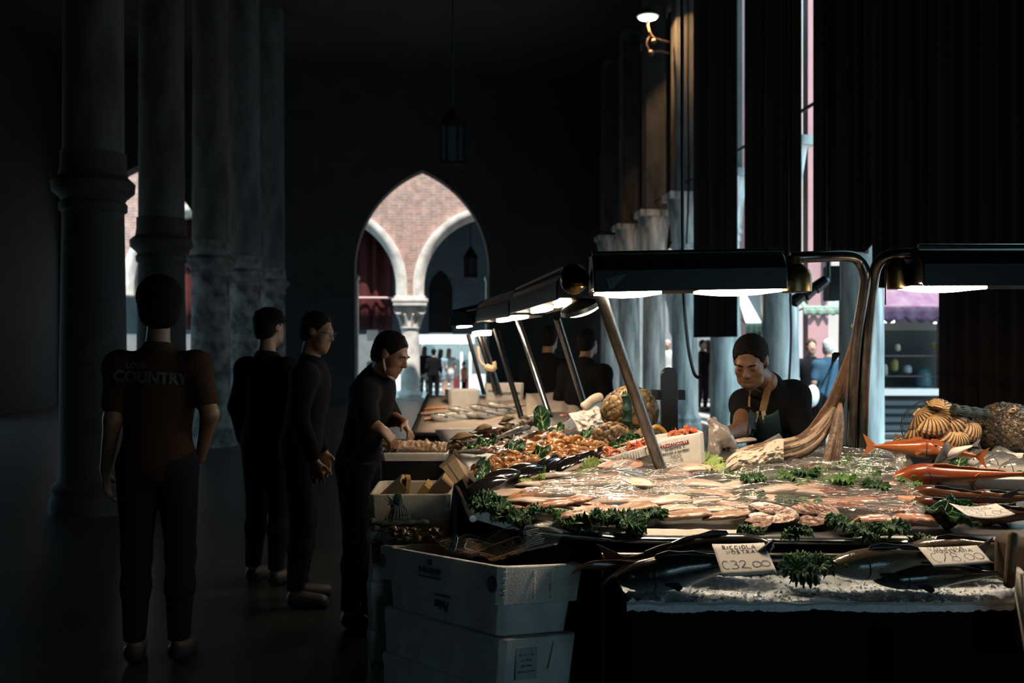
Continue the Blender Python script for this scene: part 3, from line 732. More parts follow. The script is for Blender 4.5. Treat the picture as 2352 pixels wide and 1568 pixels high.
st = T('market_stall', 'steel fish stall with sloping display turning the corner, heaped with seafood', 'stall', (.8, 3.9, 0))
mb = MB()
mb.grid(lambda u, v: (lambda x: V(x, lerp(yfront(x), yback(x), v), S(x, lerp(yfront(x), yback(x), v))))(lerp(-.144, 2.5, u)), 50, 16)
mb.grid(lambda u, v: (lambda y: V(lerp(xl(y), .66, v), y, S(lerp(xl(y), .66, v), y)))(lerp(4.3, 6.7, u)), 40, 16)
mb.grid(lambda u, v: (lambda y: V(lerp(xl(y), -.144, v), y, S(lerp(xl(y), -.144, v), y)))(lerp(3.83, 4.3, u)), 8, 4)
d = mb.build('display_board', M_tray, st); md = d.modifiers.new('solid', 'SOLIDIFY'); md.thickness = .012; md.offset = -1
mb = MB()
e = [V(x, yfront(x)-.012, S(x, yfront(x))-.01) for x in (-.144, .052, .39, 1.2, 2.5)]
mb.tube(e, .009, 8); mb.tube([V(-.15, 3.82, .92), V(xl(5), 5, .92), V(xl(6.7), 6.7, .92)], .014, 8)
mb.build('edge_rail', mat('rail_steel', (.55, .6, .64), .2, metal=1), st)
mb = MB(); mb.tube([V(.30, 3.335, .876), V(2.5, 3.30, .876)], .019, 12); mb.build('front_bar', M_steel, st)
mb = MB()
for x in (.6, 1.02, 1.5, 2.1): mb.tube([V(x, 3.33, .86), V(x, 3.36, .80)], .006, 6)
mb.build('bar_bracket', M_iron, st)
for x, y in ((.312, 3.36), (1.2, 3.25), (1.33, 4.15), (2.4, 3.3), (.64, 6.5), (-.42, 6.5), (-.18, 4.0)):
    mb = MB(); w_ = .018 if .3 < x < .32 else .045; mb.box((x, y, .43), (w_, w_, .86)); mb.build('leg', M_steel if .3 < x < .32 else mat('black_leg', (.008, .008, .008), .8, spec=.15), st, bevel=.004)
mb = MB(); mb.poly([V(-.165, 3.86, .9), V(xl(6.6)-.02, 6.6, .9), V(xl(6.6)-.02, 6.6, .12), V(-.165, 3.86, .12)], (.02, 0, 0)); mb.build('side_panel', mat('matt_black', (.006, .006, .006), .95, spec=.1), st, smooth=False)
MBK = mat('matt_black', (.006, .006, .006), .95, spec=.1)
mb = MB(); gx0, gx1 = P(1996, 0, 3.1).x, P(2050, 0, 3.1).x
mb.poly([V(.362, 3.09, .785), V(gx0, 3.09, .785), V(gx0, 3.09, .04), V(.362, 3.09, .04)], (0, .015, 0)); mb.build('front_panel', MBK, st, smooth=False)
mb = MB(); mb.poly([V(gx1, 3.09, .785), V(2.5, 3.09, .785), V(2.5, 3.09, .04), V(gx1, 3.09, .04)], (0, .015, 0)); mb.build('front_panel', MBK, st, smooth=False)
mb = MB(); mb.poly([V(gx0, 3.09, .785), V(gx1, 3.09, .785), V(gx1, 3.09, .72), V(gx0, 3.09, .72)], (0, .015, 0)); mb.build('front_panel', MBK, st, smooth=False)
mb = MB(); mb.poly([V(.355, 3.09, .785), V(.36, 3.4, .86), V(.36, 3.4, .04), V(.355, 3.09, .04)], (.012, 0, 0)); mb.build('end_panel', MBK, st, smooth=False)
ee = [V(-.165, 3.85, .908), V(-.13, 3.835, .908), V(.055, 3.535, .908), V(.40, 3.42, .906), V(2.5, 3.33, .906)]
for q0, q1 in zip(ee, ee[1:]):
    mb = MB(); mb.poly([q0, q1, V(q1.x, q1.y, .05), V(q0.x, q0.y, .05)], (.004, .014, 0)); mb.build('front_panel', MBK, st, smooth=False)
mb = MB(); mb.tube([V(lerp(.352, 2.45, k/40), 3.052+.003*math.sin(k*1.7), .797+.003*math.sin(k*2.3)) for k in range(41)], .005, 6); mb.build('tray_lip', M_paper, st)
mb = MB(); mb.box((1.405, 3.22, .782), (2.10, .30, .024)); mb.build('ice_tray', M_black, st, bevel=.004)
mb = MB(); mb.box((1.4, 4.2, .14), (2.2, .04, .04)); mb.box((1.24, 3.7, .14), (.04, 1.0, .04)); mb.build('stretcher', M_steeld, st)
mb = MB(); mb.poly([V(1.24, 3.35, .12), V(1.29, 3.35, .12), V(1.40, 3.8, .75), V(1.35, 3.8, .75)], (0, .03, 0)); mb.build('brace', M_steeld, st, smooth=False)
# white paper that hangs over the front edge
mb = MB()
def pf(u, v):
    x = lerp(.08, .78, u); y = yfront(x); w = .10+.03*nz(u*6, 2)
    return V(x, y-.015+.10*(1-v)-.01*v, S(x, y+.06*(1-v))+.006-.02*v*v+.006*nz(u*14, v*3))
mb.grid(pf, 40, 6); o = mb.build('paper_liner', M_paper, solid=.002); tag(o, 'cream paper edge showing under the kale at the display front', 'paper')

# crushed ice
M_ice = mat('crushed_ice', (.86, .91, .95), .2, spec=.7, col2=(.68, .76, .82), scale=60, bump=.4, bscale=150)
def icez(x, y): return .803+.10*(y-3.07)+.010*nz(x*6, y*6)+.010*abs(nz(x*34, y*34))+.006*abs(nz(x*80, y*80))
mb = MB(); mb.grid(lambda u, v: (lambda x, y: V(x, y, icez(x, y)-(.03 if v == 0 else 0)))(lerp(.352+.006*math.sin(v*9), 2.45, u), lerp(3.05, 3.33, v)), 420, 60)
r2 = random.Random(3)
for k in range(1500):
    x = r2.uniform(.37, 2.3); y = 3.05+.27*r2.random()**1.5; r = r2.uniform(.002, .0055); z = icez(x, y)
    c = V(x, y, z); vs = [c+V(r2.uniform(-1, 1), r2.uniform(-1, 1), r2.uniform(-.6, 1))*r*1.6 for _ in range(6)]
    mb.add(vs, [(0, 1, 2), (0, 2, 3), (0, 3, 1), (4, 2, 1), (4, 3, 2), (5, 1, 3), (4, 1, 5), (5, 3, 4)])
o = mb.build('crushed_ice', M_ice, angle=60); tag(o, 'bed of crushed ice along the front of the stall', 'ice', kind='stuff')

# ------------------------------------------------------------------ lamp hoods and poles
def hood_prof(w, h): return [(-w/2, 0), (-w/2, h*.55), (-w*.36, h*.86), (-w*.2, h), (w*.2, h), (w*.36, h*.86), (w/2, h*.55), (w/2, 0), (w*.42, .012), (-w*.42, .012)]
def hood(parent, a, b, w, h, segs, mh=M_hood, face=0, skirt=0, first=None):
    """trough from a to b (bottom centre line) with glowing lenses on its underside at fractions segs"""
    a, b = Vector(a), Vector(b); d = (b-a).normalized(); side = V(-d.y, d.x, 0).normalized()*-1; up = side.cross(d)
    if up.z < 0: up = -up
    mb = MB(); rings = [[a+(b-a)*t+side*x+up*z for x, z in hood_prof(w, h)] for t in (0, .33, .66, 1)]
    mb.loft(rings); mb.build('hood', mh, parent, bevel=.006)
    for q in range(2):
        mb = MB(); off = (-1 if q == 0 else 1)*w*.52
        mb.tube([a+side*off*.6+up*h*1.0, b+side*off*.6+up*h*1.0], .009, 8); mb.build('top_rail', M_steel if q else M_steeld, parent)
    for t0, t1, ww in segs:                    # slanted lens: its back edge hangs lower behind a black lip, so it throws its light down and forwards
        mb = MB(); rr = []; sg = 1 if face >= 0 else -1
        for t in np.linspace(t0, t1, 11):
            c = a+(b-a)*float(t); k = math.sin(PI*min(.97, max(.03, (t-t0)/(t1-t0))))**.6; d1 = (.005+.009*abs(face))*k; d0 = .007*k+.004
            rr.append([c+side*(ww*x*sg)-up*dz for x, dz in ((-.5, -.006), (-.5, d0*.6), (-.42, d0), (0, (d0+d1)/2), (.42, d1), (.47, d1*.9), (.5, -.006))])
        mb.loft(rr, caps=True)
        me = mb.build('lamp_lens', [first if first and t0 == segs[0][0] else M_lens, M_hood], parent)
        n7 = 7
        for p in me.data.polygons:
            ks = sorted(v % n7 for v in p.vertices)
            if len(p.vertices) == 4 and ks in ([4, 4, 5, 5], [5, 5, 6, 6], [0, 0, 6, 6]) and abs(face) > 0: p.material_index = 1
# hood facing us over the corner
YA = 3.72; FB = -1
tA = T('stall_lamp', 'long black lamp hood over the corner display, on the near steel pole and bent pipe', 'lamp', P(1600, 680, YA))
a = P(1358, 676, YA); b = P(1790, 668, YA)
hood(tA, a, b, .24, .145, [(.02, .36, .13), (.56, .99, .13)], face=FB, first=M_lensb)
mb = MB(); p0 = P(1383, 688, 3.74); p1 = P(1521, 1086, 4.08); mb.tube([p0+(p0-p1)*.04, p1], .0235, 16); mb.build('pole', M_steel, tA)
mb = MB(); mb.tube(bez([P(1815, 592, YA), P(1880, 589, YA), P(1948, 588, 3.76), P(1974, 600, 3.79), P(1987, 632, 3.80), P(1981, 690, 3.84), P(1969, 770, 3.90), P(1961, 880, 4.0), P(1953, 1042, 4.18), V(1.385, 4.22, .75), V(1.385, 4.22, .3)], 8), .0215, 14); mb.build('bent_pipe', M_steel, tA)
c = P(1822, 672, YA); mb = MB(); mb.lathe([(.045, .0), (.067, .004), (.068, .03), (.066, .065), (.058, .085), (.034, .105), (.03, .135), (.012, .14)], 24, c); mb.build('bell_shade', M_brass, tA)
mb = MB(); mb.ball(P(1318, 640, YA+.08), (.055, .05, .06), 16); mb.tube([P(1318, 640, YA+.06), P(1345, 640, YA+.03)], .03, 10); mb.build('swivel_housing', mat('dark_brass', (.10, .07, .03), .25, metal=1), tA)
mb = MB(); mb.poly([P(1392, 640, YA-.128), P(1440, 628, YA-.128), P(1425, 645, YA-.128), P(1408, 662, YA-.128), P(1398, 664, YA-.128)], (0, .006, 0)); mb.build('torn_sticker', mat('grey_sticker', (.10, .13, .13), .6), tA, smooth=False)
tB = T('stall_lamp', 'black lamp hood at the right edge above the scallop bag, on a bent pipe', 'lamp', P(2200, 665, YA))
a = P(2090, 662, YA); b = P(2700, 662, YA)
hood(tB, a, b, .24, .15, [(-.02, .26, .13), (.5, .9, .13)], face=FB)
mb = MB(); mb.tube(bez([P(2110, 582, YA), P(2060, 583, 3.74), P(2030, 592, 3.77), P(2012, 615, 3.80), P(2004, 660, 3.84), P(1993, 770, 3.90), P(1985, 880, 4.0), P(1978, 1044, 4.18), V(1.43, 4.22, .75), V(1.43, 4.22, .3)], 8), .0215, 14); mb.build('bent_pipe', M_steel, tB)
c = P(2059, 664, YA+.03); mb = MB(); mb.lathe([(.030, .0), (.041, .004), (.041, .06), (.039, .09), (.028, .108), (.018, .14), (.01, .145)], 24, c); mb.build('bell_shade', M_brass, tB)
mb = MB(); mb.tube([P(2036, 600, 3.7), P(2034, 700, 3.7)], .0035, 6); mb.build('pull_cord', M_black, tB)
mb = MB(); mb.tube([P(1957, 750, 3.90), P(1972, 756, 3.89), P(2001, 757, 3.90), P(2003, 753, 3.99), P(1975, 748, 4.01), P(1957, 746, 3.97)], .004, 8, closed=True)
o = mb.build('rubber_band', mat('tan_rubber', (.60, .36, .14), .6)); tag(o, 'tan rubber band tying the two bent steel pipes together', 'band')
# hoods running away over the wing
tW = T('stall_lamp', 'black lamp hood running away over the prawns, on the second steel pole', 'lamp', P(1280, 690, 5.2))
hood(tW, P(1332, 690, 4.55), P(1212, 722, 6.0), .22, .15, [(.19, .36, .04), (.55, .8, .06)], skirt=.022, first=M_lensb)
mb = MB(); p1 = on(1347, 946); p0 = P(1279, 730, 5.9); mb.tube([p0, p1], .021, 14); mb.build('pole', M_steel, tW)
c = P(1335, 712, 4.7); R = Matrix.Rotation(-.35, 3, 'Y') @ Matrix.Rotation(.25, 3, 'X'); mb = MB(); mb.lathe([(.07, 0), (.10, .004), (.095, .025), (.05, .04), (.012, .05)], 24, c, R); mb.build('disc_reflector', mat('worn_aluminium', (.55, .48, .40), .35, metal=.8), tW)
mb = MB(); mb.lathe([(.01, -.012), (.06, -.01), (.085, 0), (.06, .004)], 20, c+V(.012, -.01, -.001), R); mb.build('disc_lens', M_lens, tW)
tX = T('stall_lamp', 'black lamp hood over the far end of the wing, on the third steel pole', 'lamp', P(1190, 740, 7))
hood(tX, P(1208, 728, 6.15), P(1122, 742, 7.7), .22, .16, [(.04, .30, .06), (.42, .62, .06)], skirt=.022, first=M_lensb)
mb = MB(); p1 = on(1263, 958); p0 = P(1190, 735, 7.0); mb.tube([p0, V(p1.x, p1.y, p1.z)], .02, 14); mb.build('pole', M_steel, tX)
tY = T('stall_lamp', 'slanted lamp hood above the second stall, at the far end of the lamp row', 'lamp', P(1090, 745, 8))
hood(tY, P(1060, 752, 7.75), P(1130, 734, 8.0), .26, .13, [(.02, .98, .12)])
mb = MB(); mb.tube([P(1138, 756, 7.8), P(1198, 960, 7.3)], .021, 12); mb.build('dark_pole', M_iron, tY)
for k, (x0, y0, x1, y1) in enumerate([(1075, 768, 1112, 906), (1097, 764, 1140, 906), (1106, 764, 1150, 906)]):
    mb = MB(); mb.tube([P(x0, y0, 8.6), P(x1, y1, 8.6)], .018, 10); mb.build('pole', M_steel if k else M_iron, tY)
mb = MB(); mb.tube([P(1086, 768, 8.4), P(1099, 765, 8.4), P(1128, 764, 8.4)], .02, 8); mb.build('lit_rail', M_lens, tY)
mb = MB(); mb.tube(bez([P(1098, 795, 8.2), P(1102, 825, 8.2), P(1113, 840, 8.2), P(1130, 846, 8.2), P(1136, 838, 8.2), P(1134, 830, 8.2)], 6), [.012]*13+[.03]*10+[.018]*8, 8)
o = mb.build('scoop_hook', mat('bone_plastic', (.55, .40, .26), .5)); tag(o, 'bone-coloured hook hanging on the farthest steel poles', 'hook')
o.parent = None

# ------------------------------------------------------------------ foam boxes
def foam_box(name, label, c, size, yaw, m, Rfull=None, wall=.022, parent_rot=True, cat='box', solid=False, group=None, notch=True, taper=.96):
    """open box: c is the centre of its underside"""
    t = T(name, label, cat, c, group); L, W, Hh = size; R = Matrix.Rotation(yaw, 3, 'Z') if Rfull is None else Rfull; c = Vector(c)
    mb = MB(); k = taper
    def ring(l, w, z, ch=.02):
        return [c+R @ V(x, y, z) for x, y in ((-l/2+ch, -w/2), (l/2-ch, -w/2), (l/2, -w/2+ch), (l/2, w/2-ch), (l/2-ch, w/2), (-l/2+ch, w/2), (-l/2, w/2-ch), (-l/2, -w/2+ch))]
    rings = [ring(L*k, W*k, 0), ring(L*(k+1)/2, W*(k+1)/2, Hh*.5), ring(L, W, Hh-.012), ring(L, W, Hh)]
    if solid: rings += [ring(L-.01, W-.01, Hh+.004)]
    else: rings += [ring(L-wall*1.1, W-wall*1.1, Hh+.004), ring(L-wall*2, W-wall*2, Hh-.006), ring(L*k-wall*2.4, W*k-wall*2.4, wall)]
    mb.loft(rings); mb.build('body', m, t, bevel=.003, smooth=True, angle=30)
    return t, R
def on_face(t, R, c, size, face, x, z, text, sz, m, flip=False, shear=0, bold=0, sx=1):
    """printing on the long (-y) or short (+x) side of a box"""
    L, W, Hh = size
    if face == 'long': p = c+R @ V(x, -W/2-.0006, z); ax = R @ V(1, 0, 0); n = R @ V(0, -1, 0)
    else: p = c+R @ V(L/2+.0006, x, z); ax = R @ V(0, 1, 0); n = R @ V(1, 0, 0)
    up = R @ V(0, 0, 1)
    if flip: ax = -ax; up = -up
    M = Matrix((ax, up, n)).transposed()
    text_mesh(text, sz, m, t, p, M, 'printed_mark', shear=shear, bold=bold, sx=sx)
def emblem(t, R, c, size, face, x, z, r):
    L, W, Hh = size
    p = c+R @ (V(x, -W/2-.001, z) if face == 'long' else V(L/2+.001, x, z)); ax = R @ (V(1, 0, 0) if face == 'long' else V(0, 1, 0)); mb = MB()
    ringp = [p+ax*math.cos(2*PI*k/28)*r+R @ V(0, 0, math.sin(2*PI*k/28)*r) for k in range(28)]
    mb.tube(ringp, r*.16, 6, closed=True, flat=(1, 1)); q = [p+ax*math.cos(2*PI*k/20)*r*.5+R @ V(0, 0, math.sin(2*PI*k/20)*r*.5) for k in range(20)]
    mb.tube(q, r*.05, 5, closed=True); mb.tube([p-ax*r*.3, p+ax*r*.3], r*.06, 5); mb.build('emblem', M_inkg, t)

# front stack: long side runs back to the left, short side faces right
crn = P(1150, 1300, 3.235); lft = P(868, 1250, 3.94); rgt = P(1352, 1293, 3.425)
ax_ = (crn-lft); Lb = ax_.length; ax_.normalize(); ay_ = (rgt-crn); ay_ = (ay_-ax_*ay_.dot(ax_)); Wb = ay_.length; ay_.normalize(); az_ = ax_.cross(ay_)
RF = Matrix((ax_, ay_, az_)).transposed(); yawF = math.atan2(ax_.y, ax_.x)
ctop = crn+RF @ V(-Lb/2, Wb/2, 0)
stackF = [(.125, 1.0, 1.0, 'topmost foam box of the near stack, holding packed seafood, with crown mark', M_epsd), (.105, .91, .84, 'foam box second from the top, printed script upside down', M_epsd),
          (.165, .97, .89, 'deep foam box in the near stack with glued paper label', M_epsd), (.15, .97, .89, 'chipped foam box third below the packed box in the near stack', M_epsd), (.15, .97, .9, 'foam box low in the near stack, just above the floor', M_epsd)]
zz = 0; boxes = []
for i, (hh, kl, kw, lab, m) in enumerate(stackF):
    zz += hh+.004; size = (Lb*kl, Wb*kw, hh); c = ctop+RF @ V(-.012 if i else 0, .012 if i else 0, -zz)
    t, R = foam_box('foam_box', lab, c, size, yawF, m, Rfull=RF, solid=i > 0, group='foam boxes stacked at the near corner'); boxes.append((t, R, c, size))
t, R, c, size = boxes[0]
on_face(t, R, c, size, 'long', -.02, .068, 'BAKKAFROST', .026, M_inkg, bold=.0006)
on_face(t, R, c, size, 'long', -.02, .046, 'salmon from the FAROE ISLANDS', .011, M_inkg, bold=.0004)
mb = MB(); p = c+R @ V(-.02, -size[1]/2-.001, .088); ax = R @ V(1, 0, 0)
for k in (-2, -1, 0, 1, 2): mb.tube([p+ax*k*.004, p+ax*k*.009+R @ V(0, 0, .022-abs(k)*.002)], .0018, 5)
mb.build('crown_mark', M_inkr if False else M_inkg, t)
emblem(t, R, c, size, 'long', -size[0]/2+.045, .07, .022); emblem(t, R, c, size, 'long', size[0]/2-.045, .066, .024)
mb = MB()
for k in range(5): mb.box(c+R @ V(size[0]/2, -size[1]/2+.02, .03+.02*k), (.004, .02, .003), R)
mb.build('corner_rib', M_epsd, t)
for yy in (-.04, .03):
    mb = MB()
    for k in range(10): mb.box(c+R @ V(size[0]/2+.001, yy, .02+.01*k), (.005, .008, .004), R)
    mb.build('ribbed_seam', M_epsd, t)
t, R, c, size = boxes[1]
on_face(t, R, c, size, 'long', .02, .058, 'Prins', .05, M_inkg, flip=True, shear=.35, bold=.0012)
on_face(t, R, c, size, 'long', .02, .092, 'PREMIUM SEAFOOD', .013, M_inkg, flip=True)
t, R, c, size = boxes[2]
mb = MB(); p = c+R @ V(size[0]/2+.001, -.06, .085); mb.box(p, (.002, .085, .10), R); lb = mb.build('paper_label', mat('grey_label', (.45, .48, .5), .8), t, smooth=False)
for k, s_ in enumerate(['Prins & Co  Fresh', 'Salmo salar', '22 kg  5-6', 'NO  F 113  EU']): on_face(t, R, c, (size[0]+.004, size[1], size[2]), 'short', -.06, .06+.018*k, s_, .010, M_inkg, flip=True)
mb = MB(); mb.poly([c+R @ V(size[0]/2+.002, .03, .06), c+R @ V(size[0]/2+.002, .045, .06), c+R @ V(size[0]/2+.002, .06, .15), c+R @ V(size[0]/2+.002, .05, .15)], R @ V(.004, 0, 0)); mb.build('grip_edge', M_eps, t, smooth=False)

# left stack of boxes, further back
xa, xb = P(843, 1140, 4.1).x, P(1032, 1140, 4.1).x; wL = xb-xa; cL = V((xa+xb)/2, 4.1+.21, 0)
labs = ['foam box of brown cartons behind the packed box', 'foam box with patched corner under the carton box', 'foam box low in the left stack with pale lid edge', 'foam box at the bottom of the left stack with smudged print', 'lowest hidden foam box of the left stack']
z = .972; sl = []
for i, hh in enumerate((.150, .20, .20, .20, .2)):
    z -= hh+.004
    if z < 0: break
    size = (wL*(1 if i == 0 else 1.02), .42, hh); c = cL+V(-.006 if i else 0, 0, z)
    t, R = foam_box('foam_box', labs[i], c, size, .03, M_epsd if i else mat('stained_foam', (.66, .60, .50), .9, col2=(.50, .44, .36), scale=5, bump=.3, bscale=120), solid=i > 0, wall=.02, group='foam boxes stacked by the aisle'); sl.append((t, R, c, size))
t, R, c, size = sl[3]; on_face(t, R, c, size, 'long', -.05, .06, 'LINGSBO', .05, M_inkg, flip=True, bold=.001)
t, R, c, size = sl[1]; mb = MB(); mb.box(c+R @ V(-.13, -.212, .12), (.06, .004, .09), R); mb.build('brown_tape', M_card, t, smooth=False)
mb = MB(); mb.tube([c+R @ V(-size[0]/2+.02, -.213, .06), c+R @ V(-size[0]/2+.02, -.213, .16)], .004, 6); mb.tube([c+R @ V(-size[0]/2+.02, -.213, .16), c+R @ V(-size[0]/2+.07, -.213, .165)], .004, 6); mb.build('loose_strap', M_eps, t)
# cartons standing in the upper one
def carton(label, c, size, R, m=M_cardd, txt=None):
    t = T('paper_carton', label, 'carton', c); mb = MB(); mb.box(c, size, R); mb.build('box', m, t, bevel=.002)
    mb = MB(); mb.box(c+R @ V(0, 0, size[2]/2+.004), (size[0]*.98, size[1]*.5, .004), R @ Matrix.Rotation(.12, 3, 'X')); mb.build('flap', M_card if m is M_card else mat('ochre_card', (.42, .24, .06), .8), t)
    if txt: text_mesh(txt, .035, mat('gold_ink', (.35, .24, .09), .6), t, c+R @ V(.0, -size[1]/2-.001, -.01), R @ Matrix.Rotation(PI/2, 3, 'X'))
    return t
c0 = sl[0][2]
def RY(a, b=0): return Matrix.Rotation(math.radians(b), 3, 'Z') @ Matrix.Rotation(math.radians(a), 3, 'Y')
carton('dark carton lying at the left of the carton box', c0+V(-.10, -.04, .12), (.05, .22, .18), RY(48, 4))
carton('ochre open carton standing upright in the carton box', c0+V(-.022, -.08, .13), (.02, .10, .15), RY(6, 10), mat('ochre_card', (.42, .24, .06), .8))
carton('ochre carton leaning right in the carton box', c0+V(.025, -.09, .115), (.03, .16, .16), RY(38, 0), mat('ochre_card', (.42, .24, .06), .8))
carton('dark lettered carton leaning at the right of the carton box', c0+V(.10, -.06, .13), (.06, .22, .17), RY(42, 0), M_cardd, 'TALE')
t = T('cardboard_box', 'tan cardboard box end propped at the stall corner above the cartons', 'carton', P(1040, 1078, 3.98))
q = [P(1014, 1075, 3.95), P(1047, 1049, 3.98), P(1068, 1088, 3.95), P(1046, 1112, 3.93)]; mb = MB(); mb.poly(q, (.10, .16, -.12)); mb.build('box', M_card, t, bevel=.002)
mb = MB(); mb.poly([q[0]+V(0, -.003, 0), q[1]+V(0, -.003, 0), q[1]+V(-.012, .02, .012), q[0]+V(-.012, .02, .006)], (0, -.002, 0)); mb.build('flap', M_card, t, smooth=False)
mb = MB(); mb.tube([lerp(q[0], q[1], .45)+V(0, -.003, 0), lerp(q[3], q[2], .45)+V(0, -.003, 0)], .0012, 5); mb.build('tape_seam', mat('seam', (.6, .5, .36), .6), t)
mb = MB(); mb.poly([P(1050, 1108, 3.90), P(1062, 1100, 3.90), P(1088, 1160, 3.86), P(1080, 1172, 3.86)], (.004, .06, 0)); o = mb.build('steel_angle', M_steeld, smooth=False); tag(o, 'dark steel angle bar at the corner under the cardboard box', 'bar')
# ------------------------------------------------------------------ sea food kinds
M_eyew = mat('fish_eye_ring', (.20, .17, .11), .2, coat=.5); M_eyeb = mat('fish_pupil', (.004, .004, .005), .1, coat=1)
M_ric = zmat('amberjack_skin', [(0, (.42, .44, .47)), (.30, (.16, .17, .18)), (.5, (.035, .032, .028)), (1, (.012, .011, .010))], .2, lo=-.055, hi=.06, bump=.15, namt=.2)
M_mul = zmat('mullet_skin', [(0, (.50, .50, .56)), (.4, (.36, .31, .24)), (.65, (.17, .135, .085)), (1, (.07, .055, .035))], .2, lo=-.05, hi=.05, bump=.35, namt=.3)
M_gur = zmat('gurnard_skin', [(0, (.50, .32, .18)), (.3, (.46, .15, .04)), (.7, (.36, .07, .014)), (1, (.22, .04, .01))], .28, lo=-.03, hi=.03, nscale=40, namt=.25)
M_gurd = zmat('dark_gurnard_skin', [(0, (.35, .22, .12)), (.4, (.22, .07, .025)), (1, (.07, .025, .012))], .25, lo=-.03, hi=.03, nscale=40, namt=.3)
M_brm = zmat('bream_skin', [(0, (.66, .63, .58)), (.48, (.46, .44, .40)), (.66, (.14, .135, .13)), (1, (.03, .03, .03))], .22, lo=-.045, hi=.05, bump=.25, namt=.12)
M_sil = zmat('silver_skin', [(0, (.80, .76, .70)), (.55, (.70, .66, .60)), (.8, (.30, .28, .26)), (1, (.12, .11, .10))], .2, lo=-.025, hi=.03)
M_grf = zmat('grey_fish_skin', [(0, (.45, .42, .38)), (.5, (.22, .20, .18)), (1, (.09, .08, .07))], .3, lo=-.03, hi=.03)
M_brn = zmat('brown_fish_skin', [(0, (.50, .26, .12)), (.5, (.26, .10, .04)), (1, (.10, .035, .016))], .2, lo=-.025, hi=.025)
M_sqd = zmat('reddish_squid_skin', [(0, (.62, .38, .28)), (.5, (.38, .16, .10)), (1, (.20, .07, .05))], .22, lo=-.02, hi=.02, nscale=80, namt=.5)
M_fin = mat('dark_fin', (.012, .014, .018), .3, coat=.5); M_fino = mat('orange_fin', (.40, .12, .03), .35); M_fing = mat('grey_fin', (.10, .095, .09), .35)
M_gill = mat('gill_line', (.03, .02, .015), .5)

